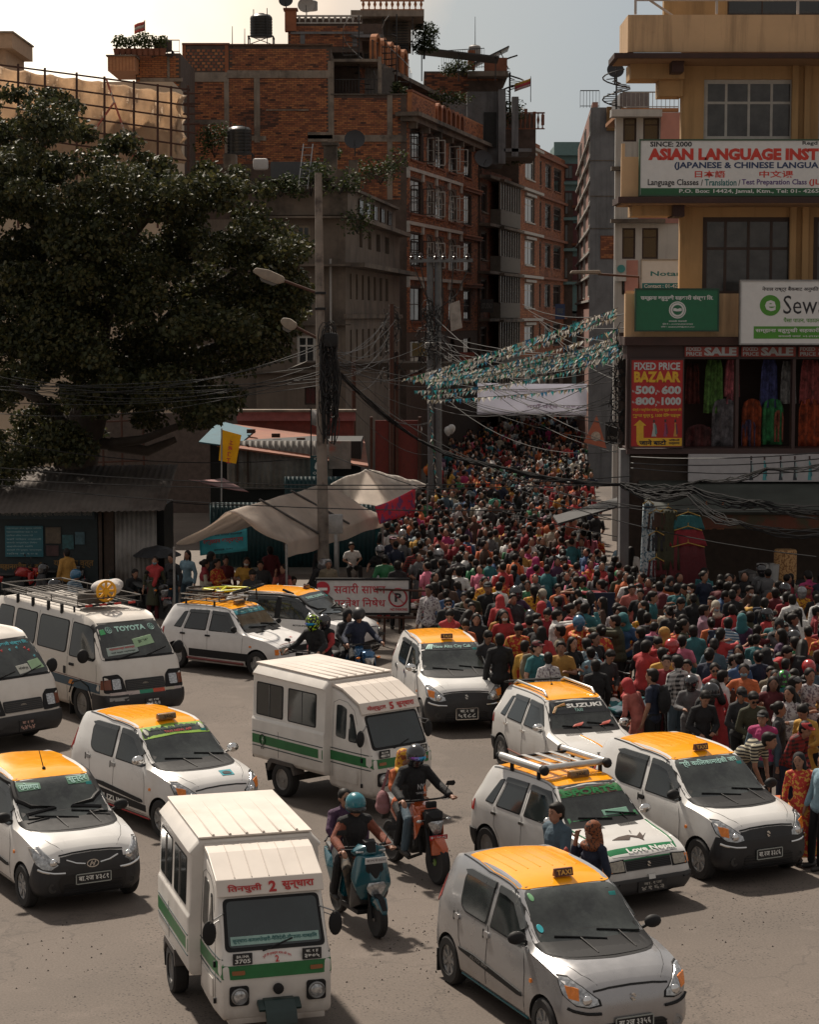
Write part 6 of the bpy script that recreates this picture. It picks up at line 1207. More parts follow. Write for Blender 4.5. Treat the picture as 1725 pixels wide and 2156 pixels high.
def tank(px,py0,py1,Y,w,label,m=None,legs=True,ribs=True):
 a=at(px,py1,Y);b_=at(px,py0,Y);h=b_.z-a.z;rr=w/2;r_=root('water_tank',label,'water tank',a,0,'roof water tanks');pr=[(rr*.96,0)]
 n=7
 for i in range(n):z=h*.82*i/n;pr+=[(rr,z+.02),(rr,z+h*.09),(rr*.965,z+h*.10)]
 pr+=[(rr*.98,h*.84),(rr*.8,h*.93),(rr*.3,h*.97),(rr*.28,h),(.01,h)];MB().lathe(pr,24).build('drum',m or TANK,r_,smooth=40)
 if legs:
  g_=MB()
  for sx in(-1,1):
   for sy in(-1,1):g_.bar((sx*rr*1.1,sy*rr*.9,0),(sx*rr*1.1,sy*rr*.9,-legs),.05)
   g_.bar((sx*rr*1.1,-rr,0),(-sx*rr*1.1,-rr,-legs),.035);g_.bar((sx*rr*1.1,-rr,-.03),(sx*rr*1.1,rr,-.03),.06)
  g_.bar((-rr*1.15,-rr,-.03),(rr*1.15,-rr,-.03),.06).tube([(rr*.6,-rr*1.05,h*1.15),(rr*.6,-rr*1.05,-legs)],.02,5).tube([(-rr*.6,-rr*1.05,h*1.1),(-rr*.6,-rr*1.05,0)],.02,5);g_.build('stand',IRON,r_)
 return r_
tank(550,28,78,101.5,1.05,'black ribbed water drum on a frame, on the roof edge of the blank brick wall',legs=.42)
tank(504,264,325,92,1.05,'large black water drum low down beside the blank brick wall',legs=.3)
tank(625-40+65,0,22,108,.9,'grey steel water drum at the very top beside two dishes',mat('tank_steel',(.3,.3,.3),.35,.7,var=.2),legs=0)
tank(343,82,108,92,.75,'small brown black water drum on the roof with potted plants',mat('tank_brown',(.06,.035,.025),.6),legs=.3)
tank(1000,94,122,125,.7,'pale cylindrical drum on the distant brick roof under the aerial',mat('tank_pale',(.22,.21,.20),.6),legs=0)
def dish(px,py,Y,rad,label,yaw=0.,tilt=.5,m=None):
 p=at(px,py,Y);r_=root('satellite_dish',label,'satellite dish',p,yaw,'satellite dishes');d=MB().lathe([(.001,0),(rad*.5,.03),(rad*.85,.10),(rad,.15),(rad,.165),(rad*.84,.12),(rad*.5,.05),(.001,.02)],22).build('bowl',m or mat('dish_dark',(.025,.025,.028),.6),r_,smooth=50);d.rotation_euler=(1.35-.3+tilt*.2,0,0);MB().tube([(0,.1,0),(0,.12,-rad*1.4)],.03,6).tube([(0,-.02,-rad*.7),(0,-.5,0)],.015,5).build('mast',IRON,r_);return r_
dish(747,297,87,.42,'dark satellite dish on the parapet of the grey stucco building');dish(602,4,106,.35,'dark satellite dish at the very top left of the rooftop house');dish(645,14,106,.42,'pale satellite dish behind the corner pier of the rooftop house',m=mat('dish_pale',(.28,.25,.22),.6));dish(1016,337,112,.5,'dark satellite dish over the street by the bay windows',.4);dish(1296,152,76,.3,'small dark dish by the spiral stair on the white building')
def mast(px,py0,py1,Y,label,r0=.025):
 a,b_=at(px,py1,Y),at(px,py0,Y);tag(MB().tube([a,b_],[r0,r0*.6],6).build('mast',IRON),label,'mast','thin roof masts')
for a in((489,55,100,100,'thin bare mast left of the black water drum on the blank brick wall'),(515,60,96,100,'short thick stub mast next to the black water drum'),(1001,35,96,125,'tall aerial mast on the distant drum'),(1118,160,212,120,'flag mast on the distant brick roof')):mast(*a)
def flag(px,py0,py1,w,Y,label,cols,pole=None,sway=.0):
 a,b_=at(px,py1,Y),at(px,py0,Y);r_=root('flag',label,'flag',a,0);H=b_.z-a.z;MB().tube([(0,0,0),(0,0,H)],.02,6).build('pole',pole or IRON,r_);n=len(cols)
 for i,c in enumerate(cols):
  v=[];
  for k in range(7):
   for t in(i/n,(i+1)/n):v.append((w*k/6,.06*math.sin(k*1.3+sway),H*.97-H*.32*t-abs(w)*.35*(k/6)))
  f_=[(2*k,2*k+1,2*k+3,2*k+2)for k in range(6)];me=bpy.data.meshes.new('f');me.from_pydata(v,[],f_);me=evalmesh(me,[('SOLIDIFY',dict(thickness=.01))]);me.shade_smooth();link('cloth',me,r_,mat('flagc_%.2f_%.2f'%(c[0],c[1]),c,.8,trans=.3))
flag(305,42,105,-.45,92,'small pink and white striped flag on the plant-covered roof',((.5,.12,.1),(.5,.45,.4),(.5,.12,.1)));flag(1118,163,215,-.9,120,'pink, yellow and white flag on the far brick roof',((.4,.25,.05),(.4,.06,.08),(.4,.3,.3)))
o=boxat('solar_panel',mat('panel_dark',(.03,.032,.035),.3,.2),None,at(1022,126,122),(2.9,2.2,.08),ry=-.45);tag(o,'tilted dark solar panel on the far brick roof','solar panel')
for k in(-.9,.9):MB().bar((k,-.8,-.04),(k,-.8,-1.1),.05).build('support',IRON,o)
o=MB().prism([(-2.2,.25),(2.2,-.25),(2.2,-.18),(-2.2,.32)],-1.5,1.5,'y').build('canopy',mat('sheet_dark',(.04,.04,.04),.6),None);o.location=at(965,118,118);tag(o,'flat dark sheet canopy over a roof terrace','canopy')
for k in(-2,0,2):MB().bar((k,-1.3,.1-k*.1),(k,-1.3,-1.5),.06).build('post',IRON,o)
def street_block(pa,pb,pytop,name,label,wallm,offs,lev,wcols,trim,frame,brick,bay=False,rowlines=None):
 s=Site(name,label,'building',856,100,(.22,1.));
 xa_,xb_=s.q(pa,600)[0],s.q(pb,600)[0];zt_=s.q(pa,pytop)[1];s.r.location=s.o+s.u*xa_+s.n*(-offs)*(-1)*(-1);L_=xb_-xa_;s.o=s.r.location.copy()
 hs_=2.62;hl=[];n=len(wcols)
 zl=[zt_-.5-i*hs_ for i in range(int(zt_/hs_)+1)]
 for z in zl[:6]:
  for c0_,c1_ in wcols:hl.append((L_*c0_,L_*c1_,z-hs_*.72,z-hs_*.14))
 s.wall('wall',wallm,0,L_,0,zt_,hl)
 if brick:s.bricks(.02,L_-.02,max(0,zt_-14),zt_,hl,bw=.30,bh=.10,ms=brick)
 s.box('mass',wallm,.0,L_,0,zt_-.05,.45,9);s.box('end_wall',wallm,-.02,.18,0,zt_,.0,8)
 for h in hl:s.win(*h,fm=frame,cols=2,rows=2,fw=.09,top=.3,sill=trim)
 for z in zl[:6]:
  s.box('ledge',trim,-.1,L_+.05,z-.06,z+.1,-.28 if not bay else-.6,.05)
  if trim is WTRIM:
   for c0_,c1_ in wcols:s.box('lintel',WTRIM,L_*c0_-.25,L_*c1_+.25,z-hs_*.12,z-hs_*.06,-.16,.05)
  if bay:
   a_,b_=L_*.30,L_*.95;bx=s.box('bay_window',mat('wood_grey',(.11,.10,.085),.8,var=.2),a_,b_,z-hs_*.95,z-hs_*.62,-.62,.02)
   s.box('bay_roof',CON2,a_-.15,b_+.1,z-.1,z+.04,-.85,.02,parent=bx)
   for t in range(9):xx=a_+(b_-a_)*t/8;s.box('mullion',mat('wood_pale',(.22,.20,.17),.8),xx-.05,xx+.05,z-hs_*.62,z-.1,-.62,-.52,parent=bx)
   s.box('bay_glass',PANE,a_+.05,b_-.05,z-hs_*.62,z-.1,-.56,-.54,parent=bx)
 return s
street_block(1007,1074,352,'terraced_house','narrow soot grey house with projecting timber bay windows on the market street',MORT,.1,5,((.04,.2),),CON2,FRAMED,BR[1:2]+BR[3:],bay=True)
street_block(1074,1120,283,'terraced_house','narrow red brick house with white window surrounds on the market street',MORT,.5,5,((.30,.72),),WTRIM,FRAMEW,BR[:1]+BR[2:3])
street_block(1114,1190,300,'terraced_house','dark brick house with paired tall windows and a roof terrace, far along the market street',MORT,.0,5,((.12,.30),(.42,.56),(.66,.86)),BR[1],FRAMED,BR[:2])
street_block(1188,1204,420,'terraced_house','last visible brick house front beyond the roof terrace, mostly in shade',MORT,.6,4,((.3,.6),),BR[1],FRAMEW,None)
G=Site('concrete_shell','unfinished bare grey concrete frame rising between brick houses','building',985,118);gx=lambda px:G.q(px,260)[0];gz=lambda py:G.q(1020,py)[1]
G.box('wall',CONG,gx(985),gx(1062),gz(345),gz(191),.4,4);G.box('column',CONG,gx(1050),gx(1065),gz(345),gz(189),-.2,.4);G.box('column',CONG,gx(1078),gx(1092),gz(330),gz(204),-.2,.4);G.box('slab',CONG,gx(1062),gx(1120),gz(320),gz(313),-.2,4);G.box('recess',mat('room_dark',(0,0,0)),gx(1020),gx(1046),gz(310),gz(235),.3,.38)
G.box('roof_house',MORT,gx(1058),gx(1138),gz(320),gz(225),4,9);lattice(G,gx(1070),gx(1155),gz(262),gz(225),3.0,BR[1],9)
K=Site('brick_rooftop_house','far brick roof storey with a terrace rail, flags and a spiral stair','building',900,122);kx=lambda px:K.q(px,160)[0];kz=lambda py:K.q(1000,py)[1]
K.box('wall',MORT,kx(893),kx(1058),kz(260),kz(150),0,6);K.bricks(kx(893),kx(1050),kz(230),kz(152),[(kx(993),kx(1050),kz(190),kz(172))],bw=.3,bh=.1,ms=BR[:2]+BR[3:]);K.box('slab',CON2,kx(985),kx(1068),kz(166),kz(156),-1.6,5);K.box('parapet',BR[1],kx(1018),kx(1066),kz(156),kz(128),-1.5,-1.3);rail(K.r,[(kx(930),-.3,kz(150)),(kx(1018),-1.5,kz(150))],1.1);K.box('pier',BR[0],kx(985),kx(1000),kz(150),kz(110),-1,-.5)
for i in range(4):K.box('pier',BR[1],kx(1088+i*18),kx(1094+i*18),kz(262),kz(222-i*0+i*6),.2,.6)
spr=MB().tube([(kx(1075)+.8*math.cos(t*.5),.5+.8*math.sin(t*.5),kz(230)+t*.13)for t in range(24)],.05,5).tube([(kx(1075),.5,kz(240)),(kx(1075),.5,kz(150))],.06,6)
for t in range(20):spr.bar((kx(1075),.5,kz(236)+t*.13),(kx(1075)+.8*math.cos(t*.5),.5+.8*math.sin(t*.5),kz(236)+t*.13),.10,.03)
spr.build('spiral_stair',IRON,K.r)
TE=Site('teal_building','distant pale teal building with maroon bands closing the street','building',1170,150);ex=lambda px:TE.q(px,400)[0];ez=lambda py:TE.q(1200,py)[1]
tl=mat('plaster_teal',(.12,.20,.20),.85,var=.1);TE.box('wall',tl,ex(1168),ex(1226),0,ez(306),0,5);TE.box('parapet',tl,ex(1166),ex(1228),ez(328),ez(300),-.5,0)
for y0,y1 in((345,380),(402,455),(470,520),(540,590)):
 TE.box('band',mat('band_maroon',(.08,.02,.022),.7),ex(1170),ex(1222),ez(y1),ez(y0),-.06,0);TE.win(ex(1190),ex(1206),ez(y1-4),ez(y0+3),fm=FRAMED,y=-.12);TE.box('ledge',tl,ex(1167),ex(1226),ez(y1+9),ez(y1+3),-.4,0)
Q=Site('grey_building','tall grey building with a blank concrete side and pink framed street windows','building',1243,95);qx=lambda px:Q.q(px,400)[0];qz=lambda py:Q.q(1270,py)[1]
Q.mass('side_wall',CONG,qx(1243),qx(1312),0,qz(226),0,14,.1);Q.box('exposed_brick',BR[1],qx(1266),qx(1300),qz(545),qz(496),-.03,0);Q.bricks(qx(1267),qx(1299),qz(543),qz(498),[],y=-.03)
for py in(337,412,480):Q.box('floor_line',CON2,qx(1243),qx(1306),qz(py+2),qz(py),-.03,0)
QS=Site('street_window_front','narrow pink and white window front of the grey building seen at a slant','building',1243,95,(-.055,-1.))
xq=QS.q(1217,400)[0];QS.box('front',mat('plaster_pink',(.30,.16,.13),.85,var=.2),xq,-.05,0,QS.q(1243,232)[1],.0,.25)
for py in(262,305,350,398,445,492,540,590):
 z_=QS.q(1240,py)[1];QS.box('ledge',WTRIM,xq,.0,z_-1.02,z_-.92,-.12,0)
 for i in range(3):QS.win(-3.0+i*xq*.32,-.8+i*xq*.32,z_-.8,z_+.1,fm=FRAMEW,y=-.06)
rail(Q.r,[(qx(1222),.2,qz(226)),(qx(1262),.2,qz(226))],.75,m=IRON)
Q.box('hanging_cloth',mat('cloth_hanging',(.16,.09,.035),.9,var=.3),qx(1276),qx(1300),qz(276),qz(225),-.2,-.1,bevel=.04)
Hh=Site('white_building','white and pink corner building with dark windows partly hidden by the yellow one','building',1285,70);hx=lambda px:Hh.q(px,400)[0];hz=lambda py:Hh.q(1350,py)[1];wh=mat('plaster_white',(.40,.39,.37),.8,streak=.5,var=.12,sc=1,col2=(.2,.19,.18),mix=(.6,.75));pk=mat('plaster_pink2',(.42,.20,.16),.85,var=.15,col2=(.06,.04,.035),mix=(.58,.66),sc=1.5)
hl=[(hx(a),hx(b_),hz(d),hz(c))for c,d in((247,298),(480,545),(565,620))for a,b_ in((1312,1340),(1354,1388))]
Hh.wall('wall',wh,hx(1296),hx(1440),0,hz(236),hl,y=.0);Hh.mass('mass',wh,hx(1298),hx(1440),0,hz(240),.45,9,.12)
for h in hl:Hh.win(*h,fm=FRAMED,cols=1,rows=2,fw=.06,top=.3)
Hh.box('cornice',wh,hx(1284),hx(1390),hz(248),hz(233),-.5,.1);Hh.box('pink_panel',pk,hx(1390),hx(1436),hz(294),hz(238),-.12,0);Hh.box('pink_panel',pk,hx(1318),hx(1345),hz(625),hz(548),-.12,0);Hh.box('pink_panel',mat('plaster_pink3',(.30,.15,.13),.8),hx(1345),hx(1436),hz(470),hz(300),-.05,.0)
for py in(352,462):Hh.box('ledge',CON2,hx(1286),hx(1400),hz(py+8),hz(py),-.4,0)
Hh.box('round_sign_panel',wh,hx(1297),hx(1320),hz(592),hz(547),-.2,-.1);MB().lathe([(.13,0),(.13,.02)],20,(hx(1309),-.23,hz(566)),'y').build('round_emblem',mat('emblem_teal',(.04,.22,.22),.6),Hh.r)
Hh.box('roof_house',CONG,hx(1330),hx(1395),hz(205),hz(168),4,7);Hh.box('roof_deck',mat('deck_orange',(.30,.13,.05),.8),hx(1310),hx(1430),hz(234),hz(226),.2,6);rail(Hh.r,[(hx(1312),.3,hz(228)),(hx(1430),.3,hz(228))],.55,m=STEEL)
spr=MB().tube([(hx(1300)+.45*math.cos(t*.5),.5+.45*math.sin(t*.5),hz(228)+t*.055)for t in range(24)],.025,5).tube([(hx(1300),.5,hz(228)),(hx(1300),.5,hz(135))],.03,6)
for t in range(18):spr.bar((hx(1300),.5,hz(228)+t*.06),(hx(1300)+.45*math.cos(t*.5),.5+.45*math.sin(t*.5),hz(228)+t*.06),.08,.02)
spr.build('spiral_stair',IRON,Hh.r)
def signboard(name,label,px0,px1,py0,py1,Y,ground,cat='sign',th=.10,frame=None,parent=None,tiltz=0.):
 s=Site(name,label,cat,px0,Y);x0,z1=s.q(px0,py0);x1,z0=s.q(px1,py1);s.box('board',ground,x0,x1,z0,z1,0,th)
 if frame:
  for a,b_,c,d in((x0-.03,x1+.03,z1,z1+.035),(x0-.03,x1+.03,z0-.035,z0),(x0-.03,x0,z0,z1),(x1,x1+.03,z0,z1)):s.box('frame',frame,a,b_,c,d,-.02,th)
 return s
def stext(s,t,m,px0,px1,py0,py1,bold=.02,y=-.004):
 x0,z1=s.q(px0,py0);x1,z0=s.q(px1,py1);return text_on('lettering',t,m,s.r,(x0,y,z0),(x1-x0,0,0),(0,0,z1-z0),bold)
def sshape(s,m,pts,y=-.003,th=.004,name='printed_shape'):
 return MB().prism([s.q(*p)for p in pts],y,y+th,'y').build(name,m,s.r)
TEAL=mat('ink_teal',(.01,.16,.17),.6);NAVY=mat('ink_navy',(.01,.03,.10),.6);INKB=mat('ink_black',(.015,.015,.02),.6);REDI=mat('ink_sign_red',(.50,.035,.02),.5);WSIGN=mat('sign_white',(.60,.60,.59),.45,var=.05)
s=signboard('shop_sign','pale notary sign partly hidden behind the yellow building',1352,1436,548,610,66,WSIGN,frame=STEEL);stext(s,'Notary',TEAL,1371,1447,571,584);sshape(s,TEAL,[(1353,596),(1436,596),(1436,609),(1353,609)],y=-.004);stext(s,'Contact : 01-4221',WSIGN,1357,1436,598,606,y=-.010)
# ---------------------------------------------------------------- yellow corner building
B_=Site('yellow_building','yellow plastered corner building with balconies above a clothes bazaar','building',1320,52);bx=lambda px,y=0.:B_.q(px,400,y)[0];bz=lambda py,y=0.:B_.q(1500,py,y)[1];XR=bx(1990)
w1=(bx(1481),bx(1672),bz(295),bz(167));w2=(bx(1482),bx(1676),bz(622),bz(457));w0=(bx(1538),bx(1990),bz(22),bz(-60))
w3=(bx(1722),bx(1900),bz(295),bz(165));w4=(bx(1716),bx(1900),bz(622),bz(457))
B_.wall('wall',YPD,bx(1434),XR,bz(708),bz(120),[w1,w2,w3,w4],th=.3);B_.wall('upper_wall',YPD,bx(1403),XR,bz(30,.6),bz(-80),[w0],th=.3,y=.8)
for w_,fm,cc in((w1,FRAMEW,4),(w3,FRAMEW,4)):B_.win(*w_,fm=fm,cols=cc,rows=2,fw=.10,top=.38,pane=mat('pane_grey',(.05,.05,.05),.15,var=.5,sc=3))
for w_ in(w2,w4):
 f=B_.win(*w_,fm=FRAMED,cols=4,rows=2,fw=.11,top=.40,y=.04,pane=mat('pane_grey',(0,0,0)));
 for i in range(14):
  x=w_[0]+.15+(w_[1]-w_[0]-.3)*i/14;MB().tube([(x,.10,w_[2]+.1),(x+.02,.10,w_[3]-.9)],.035,5).build('curtain',mat('curtain_grey',(.10,.095,.08),.9,var=.2),f)
B_.win(*w0,fm=FRAMED,cols=6,rows=2,y=.9);B_.mass('mass',YPD,bx(1440),XR,bz(712),bz(30),.7,9,.15)
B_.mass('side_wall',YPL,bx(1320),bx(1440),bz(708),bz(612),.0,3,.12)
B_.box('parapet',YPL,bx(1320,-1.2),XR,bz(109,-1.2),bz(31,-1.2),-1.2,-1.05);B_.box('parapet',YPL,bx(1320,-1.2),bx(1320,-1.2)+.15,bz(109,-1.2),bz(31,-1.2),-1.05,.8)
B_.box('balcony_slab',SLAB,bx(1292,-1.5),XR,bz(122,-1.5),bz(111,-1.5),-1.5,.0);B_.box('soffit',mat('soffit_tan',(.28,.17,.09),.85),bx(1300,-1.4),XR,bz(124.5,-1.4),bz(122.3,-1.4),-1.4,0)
B_.box('lower_beam',YPD,bx(1322),bx(1434),bz(170),bz(137),-.5,.6);B_.box('lower_beam',YPD,bx(1385),bx(1434),bz(204),bz(170.5),-.2,.6)
for px,y0,y1 in((1425,116,152),(1430,420,456)):B_.box('bracket',SLAB,bx(px-12,-1.),bx(px+12,-1.),bz(y1,-1.),bz(y0,-1.),-1.1,-.02)
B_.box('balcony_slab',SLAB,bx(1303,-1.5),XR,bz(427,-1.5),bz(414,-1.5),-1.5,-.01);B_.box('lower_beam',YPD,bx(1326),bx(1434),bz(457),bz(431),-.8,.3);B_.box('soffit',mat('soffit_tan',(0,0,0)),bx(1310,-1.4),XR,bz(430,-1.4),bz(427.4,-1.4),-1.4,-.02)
B_.box('balcony_front',YPL,bx(1309,-1.2),bx(1350,-1.2),bz(413.6,-1.2),bz(330,-1.2),-1.2,-1.05);B_.box('balcony_post',YPL,bx(1309,-1.2),bx(1316,-1.2),bz(330,-1.2),bz(302,-1.2),-1.2,-1.1)
b=MB();zt_=bz(29,-1.2)
for x in np.linspace(bx(1336,-1.2),XR,5):b.tube([(x,-1.12,zt_),(x,-1.12,zt_+.62)],.035,6)
for z in(.33,.60):b.tube([(bx(1336,-1.2),-1.12,zt_+z),(XR,-1.12,zt_+z)],.028,6)
b.tube([(bx(1336,-1.2),-1.12,zt_+.55),(bx(1336,-1.2)+.9,-.9,zt_+.0)],.03,6).build('railing',mat('rail_white',(.40,.36,.33),.6),B_.r,smooth=50)
for px in(1664,1690):B_.box('drain_pipe',YPD,bx(px),bx(px)+.16,bz(708),bz(137),-.14,-.002,bevel=.03)
B_.box('lower_panel',YPL,bx(1320,-.8),XR,bz(709,-.8),bz(618,-.8),-.8,-.5);B_.box('fascia',SLAB,bx(1319,-1),XR,bz(727,-1),bz(709.5,-1),-1.0,.3);B_.box('fascia',FRAMEB,bx(1324,-.8),XR,bz(756,-.8),bz(727.3,-.8),-.8,.2)
for x0,x1 in((1330,1438),(1438,1447)):pass
for px in(1328,1440,1559.5,1680,1800):B_.box('shop_mullion',FRAMEB,bx(px-3.4,-.9),bx(px+3.4,-.9),bz(944,-.9),bz(756.3,-.9),-.9,-.6)
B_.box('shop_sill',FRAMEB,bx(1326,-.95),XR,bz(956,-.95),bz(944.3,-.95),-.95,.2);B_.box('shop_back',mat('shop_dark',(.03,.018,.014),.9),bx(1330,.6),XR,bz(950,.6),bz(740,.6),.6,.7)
GB=mat('shop_glass',(.02,.02,.022),.05,var=.1,spec=.7)
cl=[((.10,.02,.015),1448,1470,765,850),((.10,.22,.05),1488,1520,757,870),((.42,.12,.14),1529,1556,757,835),((.30,.10,.12),1530,1555,835,850),((.06,.07,.20),1605,1636,757,858),((.20,.20,.20),1648,1674,760,850),((.30,.07,.07),1690,1722,757,850),((.12,.16,.04),1735,1765,757,850),
((.26,.05,.015),1564,1604,846,940),((.03,.18,.06),1606,1650,846,936),((.13,.12,.13),1500,1552,846,940),((.10,.03,.03),1445,1500,900,941),((.30,.05,.015),1684,1730,846,940),((.08,.06,.12),1564,1590,890,940),((.40,.13,.08),1630,1650,870,930)]
for i,(c,px0,px1,py0,py1)in enumerate(cl):
 s_=Site('hanging_garment',['dark red','leaf green','pink','rose trimmed','blue violet','grey spotted','faded red','olive','rust orange','bright green','striped grey','brown patterned','deep orange','dull violet','coral'][i]+' cloth hung behind the bazaar window, '+('upper row' if py0<800 else 'lower row'),'garment',px0,51.9,group='clothes behind the bazaar windows')
 x0,z1=s_.q(px0,py0);x1,z0=s_.q(px1,py1);bm=bmesh.new();bmesh.ops.create_grid(bm,x_segments=14,y_segments=6,size=.5)
 for v in bm.verts:
  u_,w_=v.co.x+.5,v.co.y+.5;fl=1+.25*(1-w_)if py0<800 else 1;v.co=((x0+x1)/2+(u_-.5)*(x1-x0)*fl*(.8 if w_>.9 else 1),.06*math.sin(u_*17+i)+.03*math.sin(w_*5),z0+(z1-z0)*w_+(.08*math.sin(u_*math.pi)if py0>800 and w_>.5 else 0))
 me=bpy.data.meshes.new('c');bm.to_mesh(me);bm.free();me=evalmesh(me,[('SOLIDIFY',dict(thickness=.012))]);me.shade_smooth();link('cloth',me,s_.r,mat('garment_%d'%i,c,.85,var=.5,sc=9,col2=tuple(q*.35 for q in c),mix=(.45,.6)))
for px0,px1 in((1443.4,1556),(1563,1676.5),(1683.5,1796)):
 s=signboard('sale_sign',{1443.4:'first SALE strip above the bazaar window, next to the red poster',1563:'middle SALE strip above the bazaar windows, below the white and green sign',1683.5:'SALE strip cut by the right edge of the picture'}[px0],px0,px1,730,751,51.1,mat('sign_dull_red',(.22,.03,.02),.6),'sign',.06);k=px0-1443.4
 G_=mat('ink_grey_light',(.30,.32,.32),.6);stext(s,'FIXED',G_,1446+k,1478+k,731,739,.03);stext(s,'PRICE',G_,1446+k,1479+k,741,749,.03);stext(s,'SALE',G_,1484+k,1552+k,731,749,.05)
s=signboard('bazaar_poster','red FIXED PRICE BAZAAR poster with yellow arrow on the corner of the yellow building',1331,1437,758,940,51.0,mat('poster_red',(.36,.012,.012),.5,var=.08),th=.08,frame=FRAMEB)
PW=mat('ink_poster_grey',(.42,.46,.46),.5);PY=mat('ink_poster_yellow',(.62,.36,.02),.5)
stext(s,'FIXED PRICE',PW,1336,1433,763,779,.03);stext(s,'BAZAAR',PY,1336,1434,782,805,.05);stext(s,'500',PW,1339,1380,812,830,.05);stext(s,'600',PW,1394,1435,812,830,.05);stext(s,'800',PW,1339,1380,836,853,.05);stext(s,'1000',PW,1394,1435,836,853,.05)
for a in((1332,1338,821,826),(1384,1391,821,826),(1332,1338,844,849),(1384,1391,844,849)):stext(s,'Rs.',PW,*a)
stext(s,',',PW,1381,1384,826,832);stext(s,',',PW,1381,1384,850,856)
stext(s,'फेन्सी र पार्टीवेयर साडीहरु तथा कुर्ता सलवार पिन',PY,1333,1436,859,867);stext(s,'शुरुवात मूल्य रु. 1500 देिख पाईन्छ',PY,1333,1434,870,880,.03)
sshape(s,PY,[(1348,884),(1362,896),(1356,896),(1356,922),(1437,922),(1437,939),(1348,939),(1343,936),(1341,930),(1341,896),(1335,896)],y=-.004);stext(s,'जाने बाटो',INKB,1347,1404,925,937,.04,y=-.010);stext(s,'पिहलो',INKB,1409,1432,924,929,.03,y=-.010);stext(s,'तल्लामा',INKB,1409,1432,931,937,.03,y=-.010)
def printed_lady(s,px,py0,py1,c1,c2,wide):
 h=py1-py0;sshape(s,mat('print_'+str(c1[0])+str(c2[0]),c1,.6),[(px-wide*.25,py0+h*.2),(px+wide*.25,py0+h*.2),(px+wide*.2,py0+h*.5),(px+wide*.6,py1),(px-wide*.6,py1),(px-wide*.2,py0+h*.5)],y=-.004);sshape(s,mat('print_hair',(.05,.03,.03),.6),[(px-1.8,py0),(px+1.8,py0),(px+2,py0+h*.16),(px-2,py0+h*.16)],y=-.006);sshape(s,mat('print2_'+str(c2[0]),c2,.6),[(px+wide*.1,py0+h*.25),(px+wide*.5,py0+h*.3),(px+wide*.8,py0+h*.8),(px+wide*.3,py0+h*.9)],y=-.007)
printed_lady(s,1378,884,919,(.35,.38,.36),(.10,.20,.20),9);printed_lady(s,1402,883,919,(.25,.05,.12),(.12,.03,.06),7);printed_lady(s,1423,883,919,(.45,.22,.05),(.12,.10,.10),7)
s=signboard('dress_sign','long pale sign with five printed ladies in teal and black, below the bazaar windows',1451,1900,956,1014,51.0,mat('sign_pale',(.34,.33,.34),.5,var=.1),th=.1)
for i,(px,k)in enumerate(((1583,0),(1611,1),(1645,0),(1675,0),(1706,1))):printed_lady(s,px,960,1011,(.02,.03,.04)if not k else(.06,.26,.28),(.25,.32,.33)if not k else(.03,.15,.17),7)
s=signboard('institute_sign','big white language institute sign with red capitals across the yellow building',1350,1900,296,410,50.6,WSIGN,th=.16,frame=mat('frame_green',(.03,.07,.04),.6))
stext(s,'SINCE: 2000',INKB,1370,1458,298,309,.03);stext(s,'Regd No. 1422',INKB,1691,1790,297,307);stext(s,'ASIAN LANGUAGE INST',REDI,1366,1725,312,337.5,.06);stext(s,'ITUTE',REDI,1731,1850,312,337.5,.06);stext(s,'(JAPANESE & CHINESE LANGUA',NAVY,1421,1725,341,358,.03);stext(s,'GE CLASS)',NAVY,1729,1850,341,358,.03)
stext(s,'日本語',REDI,1464,1528,359,374);stext(s,'中文课',REDI,1600,1672,359,374);stext(s,'Language Classes',INKB,1365,1472,377,394,.02);stext(s,'/',INKB,1477,1481,378,391);stext(s,'Translation',mat('ink_green_teal',(.0,.12,.12),.6),1485,1552,377,391,.02);stext(s,'/',INKB,1556,1560,378,391);stext(s,'Test Preparation Class',mat('ink_violet',(.07,.03,.16),.6),1563,1700,377,392,.02);stext(s,'(JLPT)',REDI,1705,1760,377,392,.02)
x0,z0=s.q(1350,410);x1,z1=s.q(1900,396);s.box('green_band',mat('band_dark_green',(.01,.085,.03),.5),x0,x1,z0,z1,-.006,0);stext(s,'P.O. Box: 14424, Jamal, Ktm., Tel: 01- 4265',WSIGN,1431,1725,398,408.5,.02,y=-.012);stext(s,'312',WSIGN,1728,1750,398,408.5,.02,y=-.012)
s=signboard('cooperative_sign','dark green cooperative sign with a round handshake emblem on the yellow building',1341,1512,610,695,50.9,mat('sign_green',(.005,.115,.05),.45,var=.1),th=.12,frame=mat('frame_green2',(.01,.05,.03),.5))
stext(s,'सम्झना बहुमुखी सहकारी संस्था िल.',WSIGN,1350,1503,621,634,.03);cx,cy=1427.5,652.5
for rr,m_,yy in((18,WSIGN,-.004),(15.5,mat('sign_green',(0,0,0)),-.008),(14.5,WSIGN,-.012),(10.5,mat('sign_green',(0,0,0)),-.016)):sshape(s,m_,[(cx+rr*math.cos(t*.2244),cy+rr*math.sin(t*.2244))for t in range(28)],y=yy)
sshape(s,WSIGN,[(cx-9,cy-3),(cx-5,cy-4),(cx,cy-2),(cx+5,cy-4),(cx+9,cy-3),(cx+9,cy+2),(cx+3,cy+3),(cx-3,cy+3),(cx-9,cy+2)],y=-.021);stext(s,'कमलादी, काठमाडौं',WSIGN,1409,1447,674,678);stext(s,'फोन नं. :- ०१-४२२४५११/४२३९१४४',WSIGN,1396,1460,680,684);stext(s,'इमेल :- samjhana255@yahoo.com',WSIGN,1393,1463,686,690)
s=signboard('money_transfer_sign','white money transfer sign with a green e, cut by the right edge',1562,1900,592,723,50.6,WSIGN,th=.16,frame=STEEL);GE=mat('ink_leaf_green',(.06,.24,.02),.5)
